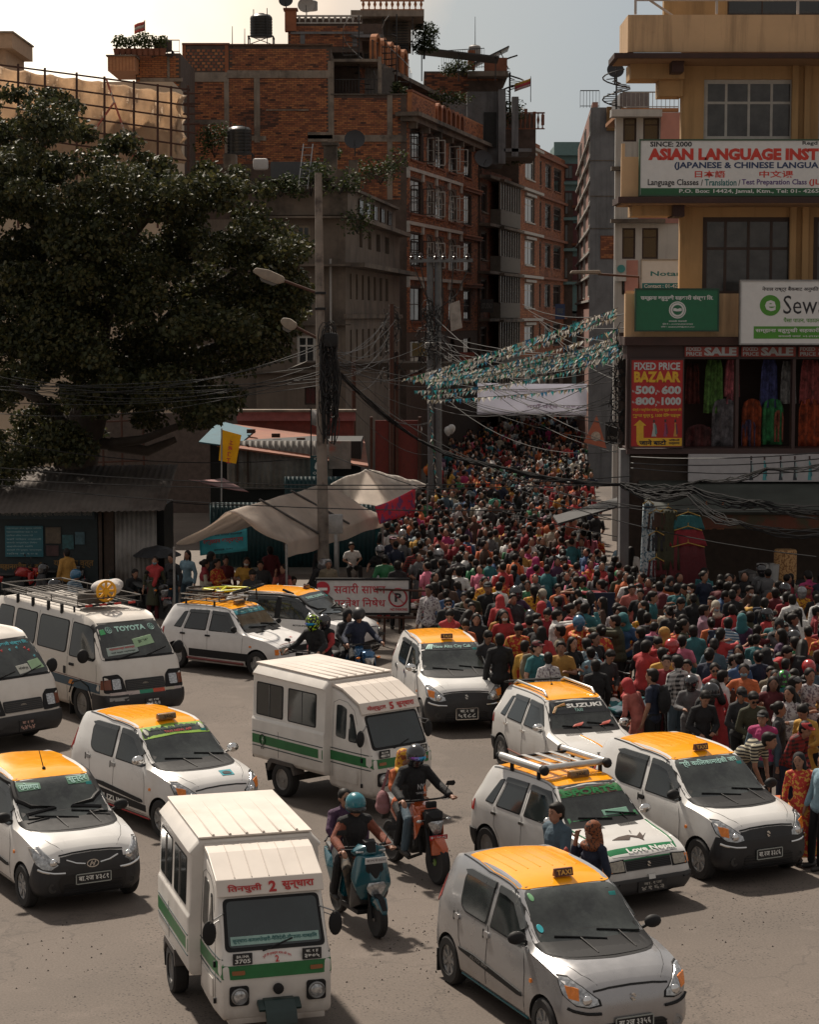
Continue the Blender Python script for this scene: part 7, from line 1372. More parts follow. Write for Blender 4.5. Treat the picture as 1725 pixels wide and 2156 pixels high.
stext(s,'नेपाल राष्ट्र बैंकबाट अनुमित',INKB,1606,1725,603,615);cx,cy=1623,643
sshape(s,GE,[(cx+22*math.cos(t*.2),cy+22*math.sin(t*.2))for t in range(1,31)],y=-.004);stext(s,'e',WSIGN,1612,1635,632,655,.03,y=-.010);stext(s,'Sew',INKB,1651,1722,622,661,.0);stext(s,'a',INKB,1725,1745,632,661,.0);stext(s,'पैसा पाउन, पठाउन',GE,1651,1728,668,680);x0,z0=s.q(1588,713);x1,z1=s.q(1860,687);s.box('green_band',GE,x0,x1,z0,z1,-.006,0);stext(s,'सम्झना बहुमुखी सहकारी',WSIGN,1592,1728,690,702,y=-.012);stext(s,'कमलादी जमल  ०१-४२२४५',WSIGN,1640,1728,705,710,y=-.012)
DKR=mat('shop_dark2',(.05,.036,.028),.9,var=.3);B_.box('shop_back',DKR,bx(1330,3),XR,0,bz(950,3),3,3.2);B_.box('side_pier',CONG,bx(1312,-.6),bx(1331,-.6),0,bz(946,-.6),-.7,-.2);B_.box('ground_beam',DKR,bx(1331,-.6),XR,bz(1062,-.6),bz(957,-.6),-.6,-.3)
o=MB().prism([(-2.6,2.85),(-2.45,3.0),(-1.2,3.35),(-.5,3.45),(-.5,3.38),(-1.2,3.27),(-2.4,2.93),(-2.52,2.78)],bx(1365,-2),XR,'x').build('awning',mat('awning_grey_green',(.045,.052,.045),.7,var=.3,sc=1.5),B_.r,smooth=30)
B_.box('awning_valance',mat('valance_orange',(.10,.03,.015),.8,col2=(.05,.04,.02),mix=(.45,.55),sc=3),bx(1385,-2.4),XR,2.45,2.78,-2.46,-2.44)
SHOPZ=49.4
ct=Site('shop_counter','white shop counter with a glass top under the awning at the right','counter',1530,49.6);cx0=ct.q(1530,1200)[0];cx1=ct.q(1725,1200)[0];ct.box('cabinet',mat('cabinet_white',(.22,.23,.24),.5,var=.1),0,cx1,0,.95,0,.6,bevel=.02);ct.box('panel',mat('panel_cyan',(.03,.20,.24),.5),.06,.8,.25,.8,-.01,0);ct.box('panel',mat('panel_cyan',(0,0,0)),cx1-.7,cx1-.1,.25,.8,-.01,0);ct.box('glass_top',mat('pane_grey',(0,0,0)),.0,cx1,.955,1.22,.2,.55)
o=MB().lathe([(.24,0),(.27,.1),(.27,.75),(.25,.8)],14).build('snack_bag',pattern('puffed_snack',(.45,.26,.11),(.20,.09,.03),22,1,'spots'));o.location=at(1654,1228,49.8);tag(o,'tall clear sack of brown puffed snacks standing on the shop counter','snack bag')
for i in range(2):
 o=MB().lathe([(.13,0),(.16,.42),(.17,.44)],14).build('bucket',mat('bucket_white',(.36,.36,.35),.5));o.location=at((1608,1630)[i],1226,49.7);tag(o,('white bucket on the counter beside the steel pot','white bucket on the counter touching the sack of snacks')[i],'bucket','white buckets')
o=MB().lathe([(.20,0),(.22,.18),(.23,.2),(.1,.24),(.02,.27)],16).build('pot',STEEL);o.location=at(1576,1222,49.7);tag(o,'round steel cooking pot on the shop counter','pot')
for i in range(5):
 o=MB().lathe([(.05,0),(.17,.05),(.20,.3),(.12,.5),(.05,.56)],10).build('snack_bag',pattern('puffed_dark',(.20,.11,.05),(.09,.04,.015),24,1,'spots'));o.location=at(1582+i*25+70-i*2+(-60),1115,50.2);tag(o,'dusky bag of puffed snacks in the hanging row, '+('nearest the maroon gown','second from the gown end','middle one','second from the right edge','at the right edge')[i],'snack bag','hanging snack bags')
for i in range(2):
 rr_=root('snack_bundle',('bundle of long orange snack sticks hanging left under the awning','smaller bundle of long orange snack sticks hanging right of the bigger one')[i],'snacks',at((1489,1524)[i],1055,49.6),0,'bundles of snack sticks')
 for k in range((7,4)[i]):MB().tube([(0,0,0),((k-3)*.06*.7,-.02*(k%2),-.66)],[.012,.03],6).build('stick',mat('snack_orange',(.36,.13,.05),.6,var=.2),rr_)
def hanging(px,py0,py1,w,Y,label,c,n=1):
 a=at(px,py0,Y);b_=at(px,py1,Y);h=a.z-b_.z;bm=bmesh.new();bmesh.ops.create_grid(bm,x_segments=8,y_segments=5,size=.5)
 for v in bm.verts:u_,t_=v.co.x,v.co.y+.5;v.co=(u_*w*(.75+.35*(1-t_)),.03*math.sin(u_*20)+.02,-h*(1-t_))
 me=bpy.data.meshes.new('c');bm.to_mesh(me);bm.free();me=evalmesh(me,[('SOLIDIFY',dict(thickness=.03))]);me.shade_smooth();rr_=root('hanging_garment',label,'garment',a,0,'clothes hung outside the shop');link('cloth',me,rr_,c);MB().tube([(-w*.4,0,-.02),(0,0,.08),(w*.4,0,-.02)],.012,5).tube([(0,0,.08),(0,0,.16)],.008,4).build('hanger',mat('hanger_yellow',(.4,.25,.05),.6),rr_)
for i,a in enumerate(((1450,1150,1262,.95,'long maroon gown on the lowest yellow hanger','maroon'),(1450,1115,1150,.8,'red top on a hanger above the maroon gown','crimson'),(1450,1085,1115,.7,'dark teal top on the highest hanger above the red top','teal'),(1408,1075,1200,.5,'olive brown coat hung left of the maroon gown','olive'),(1383,1080,1115,.45,'brown folded trousers hung at the shop edge, upper','brown'),(1383,1125,1160,.45,'dark folded trousers hung at the shop edge, middle','charcoal'),(1383,1180,1215,.45,'maroon folded trousers hung at the shop edge, lower','maroon'),(1366,1060,1225,.32,'blue and white patterned cloth hanging at the corner post','blueprint'))):hanging(*a[:4],48.6,a[4],cloth(a[5]))
o=MB().prism([(-1.6,-.45),(1.5,.45),(1.5,.5),(-1.6,-.40)],-1,1,'y').build('awning',mat('awning_dark',(.035,.035,.036),.8));o.location=at(1298,1062,56);tag(o,'sloping dark awning sheet over the crowd at the street corner','awning')
# ---------------------------------------------------------------- grey stucco building in front of the brick block
A=Site('stucco_building','dark stained grey stucco building with narrow slot windows and weeds on its roof','building',540,80);ax_=lambda px:A.q(px,500)[0];az=lambda py:A.q(640,py)[1]
xe_=ax_(727);hl=[(ax_(624),ax_(654),az(516),az(474)),(ax_(624),ax_(664),az(769),az(706)),(ax_(640),ax_(664),az(852),az(815))]
A.wall('wall',STUC,0,xe_,0,az(453),hl);A.box('mass',STUC,.1,xe_-.1,0,az(460),.45,9)
A.win(*hl[0],fm=mat('frame_cream',(.24,.20,.15),.8),cols=2,rows=1,fw=.09);A.win(*hl[1],fm=FRAMEW,cols=2,rows=2,fw=.10,top=.35);A.win(*hl[2],fm=FRAMED)
A.box('parapet',CON2,-.1,xe_+.1,az(453),az(404),-.12,.12);A.box('coping',CON2,-.15,xe_+.15,az(404),az(400),-.2,.2)
for py,h,d in((456,4,.5),(556,5,.55),(682,3,.15),(781,4,.3)):A.box('ledge',CON2,-.2,xe_+.2,az(py+h),az(py),-d,.0)
A.box('roof_sheet',mat('sheet_rusty',(.05,.04,.035),.8),-.4,ax_(700),az(380),az(376),-.4,4);A.box('roof_room',mat('sheet_grey',(.07,.075,.08),.8),ax_(560),ax_(690),az(376),az(328),3,6)
A.box('chimney',CON2,ax_(680),ax_(708),az(402),az(302),.8,1.5);A.box('chimney_cap',CON2,ax_(676),ax_(712),az(302),az(296),.7,1.6);A.box('parapet_block',CON2,ax_(708),ax_(752),az(402),az(352),1.0,1.4);A.box('parapet_post',CON2,ax_(733),ax_(752),az(402),az(333),.9,1.5)
A.box('water_stand',CON2,ax_(466),ax_(492),az(350),az(320),1,2);A.box('white_sheet',mat('plastic_white',(.45,.44,.43),.5,bump=.5),ax_(528),ax_(560),az(352),az(328),1.2,1.6,bevel=.1)
MB().tube([(xe_-.55,-.10,0),(xe_-.55,-.10,az(545))],.045,8).build('drain_pipe',mat('pipe_pale',(.30,.29,.28),.6),A.r)
A2=Site('stucco_side_wing','receding wing of the stucco building with rows of tall narrow slots','building',727,80,(.109,1.));sx=lambda px,py=600:A2 .q(px,py)[0];sz=lambda px,py:A2 .q(px,py)[1]
L2=sx(842);z1_=sz(727,455);hl=[]
for i in range(7):
 a=sx(737+i*12.5);w_=.42+i*.09;hl+=[(a,a+w_,sz(740,630),sz(740,576)),(a,a+w_,sz(740,760),sz(740,694))]
for i in range(4):a=sx(757+i*18.);hl.append((a,a+.9+i*.2,sz(740,516),sz(740,476)))
A2 .wall('wall',STUC,0,L2,0,z1_,hl,th=.3);A2 .box('upper_wall',CON2,sx(730),L2,z1_,sz(727,392),.2,.45);A2 .box('mass',STUC,.1,L2-.1,0,z1_-.1,.5,6)
for i in range(5):a=sx(765+i*15);A2 .win(a,a+1.2,sz(727,440),sz(727,402),fm=FRAMED,y=.12)
for z_,d in((z1_,.5),(sz(727,556),.8),(sz(727,664),.12),(sz(727,781),.25)):A2 .box('ledge',CON2,-.3,L2+.2,z_-.12,z_+.05,-d,.0)
A2 .box('coping',CON2,sx(730),L2,sz(727,392),sz(727,386),.0,.55)
o=MB().prism([(-3.0,0),(-2.9,.06),(3.2,.0),(3.2,-.06)],0,3.2,'y').build('porch_roof',mat('porch_concrete',(.11,.10,.09),.85,var=.2,bump=.3),None);o.location=at(820,762,74);o.rotation_euler=(-.10,0,1.1*0+.25);tag(o,'pale sloping porch roof at the foot of the stucco building','porch roof')
def shrub(px,py,Y,sz_,label,seed,n=500,leaf=.11,ms=None,group=None,name='shrub'):
 r_=root(name,label,'shrub',at(px,py,Y),0,group);b=[((rng.uniform(-1,1)*sz_[0]*.6,rng.uniform(-.3,.3),rng.uniform(0,1)*sz_[1]*.7),(sz_[0]*.42,.4,sz_[1]*.45))for _ in range(5)];foliage('leaves',r_,b,n,leaf,ms,seed)
 st=MB()
 for q in b[:4]:st.tube([(0,0,-.3),(q[0][0]*.5,q[0][1],q[0][2]*.5),q[0]],.015,4)
 st.build('stems',mat('bark',(0,0,0)),r_);return r_
for i,a in enumerate(((590,398,79.5,(1.2,.9),'yellow green weeds on the stucco roof left of the metal ladder'),(655,396,79.5,(.8,1.1),'leafy weed clump on the stucco roof at the foot of the chimney'),(715,392,79.3,(1.0,.9),'weeds spilling over the stucco parapet right of the chimney'),(802,374,92,(1.3,1.3),'shrubby growth where the stucco wing meets the brick front'),(752,475,79.2,(.9,1.2),'creeper hanging down the stucco wall corner'),(452,318,93,(1.2,1.2),'dark bush at the foot of the blank brick wall'),(842,195,101,(.5,.5),'small plant on the corner terrace of the brick front'),(930,225,108,(2.0,.9),'plants trailing over the arched parapet'),(1046,340,125,(1.9,1.0),'leafy plants over the bay window house'),(1075,250,120,(1.2,1.0),'plants in front of the bare concrete frame'),(975,150,120,(1.6,.8),'small plants along the roof terrace by the dark canopy'),(700,330,90,(.5,.4),'little yellow flowered plant behind the stucco chimney'))):shrub(*a[:4],a[4],20+i,700 if a[3][0]>1 else 350,.13,group='weeds and shrubs on the buildings')
tr_=root('tree','small round leafy tree growing in the highest roof garden','tree',at(893,100,114),0);MB().tube([(0,0,-.6),(.05,0,.6),(.1,.1,1.2)],.07,6).build('trunk',mat('bark',(0,0,0)),tr_);foliage('crown',tr_,[((.1,0,.8),(.75,.6,.6)),((.3,0,.1),(.5,.5,.4)),((-.3,0,.1),(.4,.4,.4))],1500,.13,[LEAFY[2],LEAFY[0]],77)
ld=root('ladder','pale metal ladder leaning on the stucco roof','ladder',at(628,398,79.0),0);MB().tube([(0,0,0),(.15,1.0,1.72)],.02,5).tube([(.34,0,0),(.50,1.0,1.72)],.02,5).build('rails',STEEL,ld)
for i in range(6):t=(i+.5)/6;MB().tube([(.15*t,t,1.72*t),(.34+.16*t,t,1.72*t)],.015,5).build('rung',STEEL,ld)
# ---------------------------------------------------------------- left: scaffolded building, roof garden, tower
TB=Site('plant_roof_building','brick building behind the scaffolding with potted plants along its roof','building',235,92);bxx=lambda px:TB.q(px,150)[0];bzz=lambda py:TB.q(300,py)[1]
TB.box('wall',MORT,bxx(285),bxx(380),0,bzz(112),0,6);TB.bricks(bxx(287),bxx(379),bzz(190),bzz(114),[],bw=.26,bh=.09,ms=[BR[2],BR[0]]);TB.box('balcony',mat('plaster_salmon',(.42,.20,.10),.8),bxx(236),bxx(292),bzz(157),bzz(127),-1.4,2)
for i in range(8):TB.box('batten',mat('plaster_salmon2',(.30,.13,.06),.8),bxx(238+i*7),bxx(239.5+i*7),bzz(156),bzz(128),-1.43,-1.4)
TB.box('beam',CON,bxx(295),bxx(384),bzz(172),bzz(165),-.15,0);TB.box('pillar',CON,bxx(352),bxx(357),bzz(166),bzz(118),-.05,0);TB.box('roof_edge',CON2,bxx(233),bxx(295),bzz(127),bzz(124),-1.5,2)
for i in range(9):plantpot(at(246+i*12,125,90.8)[:2]+(bzz(124),),.5+.25*rng.random(),['thin leafy','reddish','tall wispy','bushy','low green','spiky','drooping','broad leaved','yellowing'][i]+' potted plant in the row on the salmon balcony roof',40+i,.12,ms=[LEAFY[1],LEAFY[0]],n=130)
rail(TB.r,[(bxx(330),0,bzz(112)),(bxx(378),0,bzz(112))],.55,.3,STEEL)
TW=Site('tower_house','pale brick stair tower cut by the left edge of the picture','building',-30,84);TW.pb('wall',mat('plaster_washed',(.36,.25,.17),.85,var=.15),-40,16,100,400,0,4);TW.pb('head',mat('plaster_washed',(0,0,0)),-45,25,68,101,-.5,4);TW.pb('coping',CON,-45,27,65,68.5,-.6,4)
SB=Site('sheeted_building','building under repair wrapped in cream debris sheeting behind steel scaffolding','building',-60,78)
SB.pb('inner_mass',mat('plaster_cream',(.48,.38,.28),.85,var=.1,col2=(.33,.24,.17),mix=(.5,.7),sc=.5),-60,372,172,1000,1.2,5)
def top_line(px):return 137+(px)*(.145)
bm=bmesh.new();NX,NZ=70,40;grid=[]
for j in range(NZ+1):
 row=[]
 for i in range(NX+1):
  px=-60+455*i/NX;y0=top_line(px)+2+6*abs(math.sin(px*.06));y1=345;py=y0+(y1-y0)*j/NZ;yy=.12*math.sin(px*.11+py*.02)+.10*math.sin(px*.04-py*.06+1)+.05*math.sin(px*.31+py*.1)+(.35 if px>300 else.0)*math.sin((px-300)*.06)*j/NZ
  x,z=SB.q(px-(12 if px>380 else 0)*abs(math.sin(j*.25)),py);row.append(bm.verts.new((x,yy,z)))
 grid.append(row)
for j in range(NZ):
 for i in range(NX):bm.faces.new((grid[j][i],grid[j][i+1],grid[j+1][i+1],grid[j+1][i]))
me=bpy.data.meshes.new('tarp');bm.to_mesh(me);bm.free();me=evalmesh(me,[('SOLIDIFY',dict(thickness=.01))]);me.shade_smooth();link('sheeting',me,SB.r,mat('sheeting_cream',(.74,.60,.46),.75,var=.12,sc=.8,trans=.65,bump=.3,col2=(.60,.46,.33),mix=(.5,.7)))
SF=root('scaffolding','rusty tube scaffolding in front of the cream debris sheeting','scaffolding',SB.o+V((0,-.5,0)),0)
def sfp(px,py):x,z=SB.q(px,py,-.5);return V((x,0,z))
for i,px in enumerate((68,171,292,399,511,601,655)):
 pxx=(0+px*.3829*1.0)+42*.0;pxx=(98,245,420,573,735,866,940)[i]*.3828;MB().tube([sfp(pxx,top_line(pxx)-8),sfp(pxx,480)],.045,6).build('standard',RUST,SF)
MB().tube([sfp(396,180),sfp(396,360)],.05,6).build('standard',RUST,SF)
for k,dy in enumerate((0,36,62,92,118,150,180)):MB().tube([sfp(-30,top_line(-30)+dy-(4 if k else 0)),sfp(416 if k in(1,3)else 400,top_line(400)+dy-6)],.035,6).build('ledger',RUST,SF)
for a_,b_ in(((223,166),(280,330)),((240,215),(180,300))):MB().tube([sfp(*a_),sfp(*b_)],.04,6).build('brace',mat('tube_red_white',(.40,.10,.06),.6,col2=(.45,.40,.34),mix=(.48,.52),sc=2.5),SF)
for i in range(4):MB().tube([sfp(385,196+i*22),sfp(421,197+i*21)],.04,6).build('putlog',RUST,SF)
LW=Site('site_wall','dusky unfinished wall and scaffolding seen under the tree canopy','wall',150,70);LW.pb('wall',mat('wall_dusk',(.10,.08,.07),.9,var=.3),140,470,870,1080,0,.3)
for px in(175,215,255,300):MB().tube([V((LW.q(px,860,-.6)[0],-.6,LW.q(px,860,-.6)[1])),V((LW.q(px+4,1060,-.6)[0],-.6,LW.q(px,1060,-.6)[1]))],.04,6).build('standard',RUST,LW.r)
for py in(890,935,975):MB().tube([V((LW.q(165,py,-.6)[0],-.6,LW.q(165,py,-.6)[1])),V((LW.q(310,py-6,-.6)[0],-.6,LW.q(310,py-6,-.6)[1]))],.035,6).build('ledger',RUST,LW.r)
# ---------------------------------------------------------------- sheds at the left
def corrug(name,m,parent,p0,ux,uz,n=None,amp=.018,pitch=.12):
 """corrugated sheet: p0 corner, ux across the flutes, uz along them"""
 p0,ux,uz=V(p0),V(ux),V(uz);nn=ux.cross(uz).normalized();k=int(ux.length/pitch*4);v=[]
 for i in range(k+1):
  a=p0+ux*(i/k)+nn*amp*math.sin(i*math.pi/2);v+=[tuple(a),tuple(a+uz)]
 me=bpy.data.meshes.new(name);me.from_pydata(v,[],[(2*i,2*i+1,2*i+3,2*i+2)for i in range(k)]);me=evalmesh(me,[('SOLIDIFY',dict(thickness=.008))]);me.shade_smooth();return link(name,me,parent,m)
SHG=mat('sheet_galvanised',(.24,.225,.21),.6,.3,var=.25,sc=2,col2=(.13,.095,.075),mix=(.55,.75));ROOFG=mat('roof_sheet_old',(.10,.085,.075),.8,var=.3,sc=1.5,col2=(.05,.035,.03),mix=(.5,.7))
D=Site('painted_shed','low dark shed with hand painted notices on its front, under the tree','shed',-60,55);dx=lambda px:D.q(px,1150)[0];dz=lambda py:D.q(200,py)[1]
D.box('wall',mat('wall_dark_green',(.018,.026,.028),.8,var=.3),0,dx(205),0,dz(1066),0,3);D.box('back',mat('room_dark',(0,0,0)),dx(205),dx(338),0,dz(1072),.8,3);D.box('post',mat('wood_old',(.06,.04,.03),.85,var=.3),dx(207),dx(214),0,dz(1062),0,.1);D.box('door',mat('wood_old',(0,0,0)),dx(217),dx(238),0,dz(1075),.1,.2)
corrug('metal_panel',SHG,D.r,(dx(242),-.02,0),(dx(330)-dx(242),0,0),(0,0,dz(1074)))
corrug('roof',ROOFG,D.r,(-.5,-.7,dz(1078)),(dx(352)+.5,0,.1),(0,3.4,.95),pitch=.16)
D.box('fascia_board',mat('board_dark_blue',(.02,.035,.045),.7),.0,dx(200),dz(1092),dz(1070),-.1,-.05);text_on('lettering','जनता बस पार्क क्षेत्र सुधार सिमित-कमलादी जमल',mat('ink_grey_dim',(.14,.14,.13),.7),D.r,(dx(4),-.11,dz(1088)),(dx(196)-dx(4),0,0),(0,0,.16),.02)
D.box('notice_board',mat('board_teal',(.015,.10,.13),.6),dx(11),dx(91),dz(1172),dz(1107),-.06,-.01)
for i in range(8):text_on('lettering',['रत्नपार्क टोल सुधार सिमित','महानगरपािलका वडा नं. ३१','ट्रािफक नियम पालना गरौं','यहाँ फोहर नफालौं','सवारी पार्किङ्ग िनषेध','सहयोगको लािग','हाम्रो िनशुल्क सम्पर्क','फोन नं १०३'][i],mat('ink_pale_blue',(.20,.30,.32),.7),D.r,(dx(14),-.066,dz(1114+i*7.6)),(dx(88-(i%3)*9)-dx(14),0,0),(0,0,.055))
text_on('lettering','महानगरीय प्रहरी',mat('ink_dull_gold',(.20,.11,.03),.7),D.r,(dx(-2),-.01,dz(1203)),(dx(90)-dx(-2),0,0),(0,0,.24),.03);text_on('lettering','यातायात वृत्त',mat('ink_dull_gold',(0,0,0)),D.r,(dx(112),-.01,dz(1196)),(dx(196)-dx(112),0,0),(0,0,.2),.02)
for i,(px,py,w_,h_,c)in enumerate(((96,1110,32,34,(.09,.07,.05)),(131,1126,24,30,(.03,.09,.10)),(158,1120,20,26,(.05,.10,.12)),(97,1148,26,22,(.06,.03,.03)))):D.box('poster',mat('poster_%d'%i,c,.7,var=.4,sc=8),dx(px),dx(px+w_),dz(py+h_),dz(py),-.04,-.01)
E2=Site('tin_roof_shop','long shed of grey corrugated sheets with a faded red and blue tin roof','shed',410,62);qx2=lambda px:E2 .q(px,950)[0];qz2=lambda py:E2 .q(600,py)[1]
corrug('metal_wall',SHG,E2 .r,(qx2(478),0,qz2(1030)),(qx2(700)-qx2(478),0,0),(0,0,qz2(928)-qz2(1030)),pitch=.17);E2 .box('wall',mat('room_dark',(0,0,0)),qx2(440),qx2(760),0,qz2(930),.3,3)
rr1=MB().add([(qx2(460),-.5,qz2(935)),(qx2(776),-.5,qz2(978)),(qx2(762),3.5,qz2(940)),(qx2(440),3.5,qz2(902))],[(0,1,2,3)]);me=evalmesh(rr1 .mesh('r'),[('SOLIDIFY',dict(thickness=.05))]);link('roof',me,E2 .r,mat('tin_faded_red',(.25,.10,.06),.75,var=.25,sc=1.5,col2=(.22,.07,.045),mix=(.5,.65)))
RQ=[V((qx2(460),-.5,qz2(935))),V((qx2(776),-.5,qz2(978))),V((qx2(762),3.5,qz2(940))),V((qx2(440),3.5,qz2(902)))];rq_=lambda u,t:RQ[0].lerp(RQ[1],u).lerp(RQ[3].lerp(RQ[2],u),t)+V((0,0,.05));rr1=MB().add([rq_(-.12,-.03),rq_(.13,-.03),rq_(.25,.8),rq_(.0,1.0)],[(0,1,2,3)]);me=evalmesh(rr1 .mesh('r'),[('SOLIDIFY',dict(thickness=.04))]);link('roof_patch',me,E2 .r,mat('tin_blue',(.05,.13,.17),.7,var=.2))
for i in range(4):boxat('roof_stone',BR[3],E2 .r,(qx2(520+i*55),1.6-.3*i,qz2(914+i*8)),(.25,.15,.12))
E2 .box('ladder_rail',mat('wood_old',(0,0,0)),qx2(498),qx2(502),qz2(1020),qz2(935),-.12,-.04);E2 .box('ladder_rail',mat('wood_old',(0,0,0)),qx2(520),qx2(524),qz2(1020),qz2(935),-.12,-.04);E2 .box('billboard',mat('board_faded',(.24,.20,.18),.7,var=.3,sc=3,col2=(.30,.10,.07),mix=(.6,.7)),qx2(694),qx2(740),qz2(984),qz2(926),-.6,-.5)
PWL=Site('pink_wall','pink and red painted wall with a white coping behind the tin roof','wall',500,66);PWL.pb('wall',mat('paint_red_dull',(.22,.05,.04),.8,var=.25),500,745,880,1000,0,.3);PWL.pb('band',mat('paint_pink',(.32,.12,.12),.8,var=.2),498,748,868,886,-.1,.3);PWL.pb('coping',CON,496,750,863,868,-.2,.4)
TF=Site('teal_fence','dark teal corrugated fence behind the tents','fence',440,60);corrug('metal_panel',mat('fence_teal',(.008,.045,.055),.6,var=.2),TF.r,(0,0,.3),(TF.q(790,1000)[0],0,0),(0,0,1.85))
corrug('metal_panel',mat('fence_teal',(0,0,0)),TF.r,(TF.q(600,1000)[0],-.2,2.2),(TF.q(790,1000)[0]-TF.q(600,1000)[0],0,0),(0,0,.7))
GT=Site('red_gate','dark red metal gate between brick posts below the stucco building','gate',780,70);GT.pb('leaf',mat('gate_red',(.13,.02,.015),.6,var=.2),790,835,885,1010,0,.1);GT.pb('leaf',mat('gate_red',(0,0,0)),838,880,885,1010,0,.1)
for px in(782,836,884):GT.pb('post',RUST,px-3,px+3,740 if px==836 else 878,1010,-.1,.15)
for px,a_,b_ in((745,760,860),(825,640,1000)):o=MB().tube([at(px,b_+60,69),at(px,a_,69)],.07,8).build('pole',RUST);tag(o,'rusty brown iron post '+('under the porch roof' if px==745 else 'right of the red gate'),'pole')
def tent(name,label,pts,faces,m,posts,sag=.11):
 r_=root(name,label,'tent',(0,0,0));P=[V(p)for p in pts];r_.location=(P[0].x,P[0].y,0);o0=V((P[0].x,P[0].y,0));bm=bmesh.new()
 for f in faces:
  vs=[bm.verts.new(P[i]-o0)for i in f];bm.faces.new(vs)
 bmesh.ops.remove_doubles(bm,verts=bm.verts,dist=.001);bmesh.ops.subdivide_edges(bm,edges=bm.edges,cuts=9,use_grid_fill=True)
 for v in bm.verts:v.co.z+=sag*(math.sin(v.co.x*4.1+v.co.y*1.3)*.4+math.sin(v.co.x*1.2-v.co.y*2.7)*.5)*.6;v.co.x+=sag*.3*math.sin(v.co.y*5)+sag*.1*math.sin(v.co.x*9+v.co.y*7)
 bmesh.ops.recalc_face_normals(bm,faces=bm.faces);me=bpy.data.meshes.new(name);bm.to_mesh(me);bm.free();me=evalmesh(me,[('SUBSURF',dict(levels=1)),('SOLIDIFY',dict(thickness=.015))]);me.shade_smooth();link('canopy',me,r_,m)
 for p in posts:p=V(p)-o0;MB().tube([(p.x,p.y,0),tuple(p)],.03,6).build('pole',STEEL,r_)
 return r_,o0
TG=mat('canvas_grey',(.66,.59,.53),.8,var=.12,sc=1.5,trans=.6,bump=.4,col2=(.52,.46,.41),mix=(.5,.7));TWh=mat('canvas_pale',(.75,.71,.67),.7,var=.12,sc=1.5,trans=.6,bump=.5)
a0,b0=gnd(478,1074,3.1),gnd(684,1016,3.1);le,re,re2=gnd(366,1151,2.15),gnd(603,1146,2.15),gnd(806,1084,2.15);le2=le+(re2-re)
tent('market_tent','big grey canvas tent with dark seams beside the lamp pole',[a0,b0,re2,re,le,le2,le-V((0,0,.3)),re-V((0,0,.35)),re2-V((0,0,.3))],[(0,1,2,3),(0,4,5,1),(3,2,8,7)],TG,[re,re2,le,le2,(re+re2)/2])
for t in(.30,.62):
 pa,pb_=a0 .lerp(b0,t),re.lerp(re2,t);MB().tube([pa.lerp(pb_,i/8)+V((0,0,.035))for i in range(9)],.03,4).build('seam',mat('seam_dark',(.08,.075,.075),.8),C.objects['market_tent']).location=-C.objects['market_tent'].location
ap=gnd(770,986,3.3);tent('sellers_tent','pale white canvas tent behind the grey one, with a pointed top',[ap,gnd(692,1018,2.7),gnd(900,1018,2.2),gnd(822,1068,2.15),gnd(745,1058,2.3)],[(0,2,3),(0,3,4),(0,4,1)],TWh,[gnd(900,1018,2.2),gnd(822,1068,2.15)])
def banner(name,label,corners,m,cat='banner',sag=.04,n=12):
 P=[V(c)for c in corners];o0=P[3];r_=root(name,label,cat,o0);bm=bmesh.new();g_=[[None]*(n+1)for _ in range(7)]
 for j in range(7):
  for i in range(n+1):
   u_,t_=i/n,j/6;p=P[3].lerp(P[2],u_).lerp(P[0].lerp(P[1],u_),t_)-o0;p+=V((0,sag*math.sin(u_*9+t_*3),-sag*math.sin(u_*math.pi)*t_));g_[j][i]=bm.verts.new(p)
 for j in range(6):
  for i in range(n):bm.faces.new((g_[j][i],g_[j][i+1],g_[j+1][i+1],g_[j+1][i]))
 me=bpy.data.meshes.new(name);bm.to_mesh(me);bm.free();me=evalmesh(me,[('SOLIDIFY',dict(thickness=.008))]);me.shade_smooth();link('cloth',me,r_,m)
 def txt(s,mm,u0,u1,v0,v1,bold=.02):
  f=lambda u_,t_:P[3].lerp(P[2],u_).lerp(P[0].lerp(P[1],u_),t_)-o0+V((0,-.03-1.4*sag,0));a_=f(u0,v0);return text_on('lettering',s,mm,r_,a_,f(u1,v0)-a_,f(u0,v1)-a_,bold)
 return r_,txt
pp=lambda px,py,Y=61.5:at(px,py,Y)
r_,tx_=banner('banner','cyan banner with red lettering hung at the end of the grey tent',(pp(418,1120,56.6),pp(520,1112,56.6),pp(521,1160,56.6),pp(421,1170,56.6)),mat('banner_cyan',(.05,.36,.42),.6,var=.1));tx_('रक्तदान कार्यक्रम',RINK,.08,.92,.42,.64,.03);tx_('मनसा सेवा सिमित काठमाडौं',INKB,.15,.9,.78,.88);tx_('बसपार्क, २०७८',INKB,.3,.7,.12,.22)
banner('cloth_wall','bright red patterned cloth hanging at the side of the white tent',(at(790,1066,54.5),at(875,1027,56),at(874,1078,56),at(800,1104,54.5)),pattern('cloth_red_floral',(.50,.02,.05),(.16,.04,.14),7,1,'spots'),'cloth')
banner('awning_sheet','worn reddish plastic awning left of the tents',(pp(395,1009,57),pp(470,1006,59),pp(524,1036,57),pp(470,1028,56)),mat('awning_maroon',(.20,.08,.075),.6,var=.3,sc=3),'awning')
r_,tx_=banner('banner','pale banner stretched across the market street above the crowd',(at(1006,806,82),at(1237,808,82),at(1236,875,82),at(1005,873,82)),mat('banner_lilac',(.62,.62,.68),.6,var=.06,trans=.65,sc=1),sag=.02);tx_('सम्पूर्ण ग्राहक महानुभावहरुमा हार्दिक शुभकामना',mat('ink_lilac',(.32,.24,.34),.7),.15,.85,.72,.82,.0);tx_('नयाँ वर्ष २०७८',mat('ink_lilac',(0,0,0)),.45,.95,.18,.36)
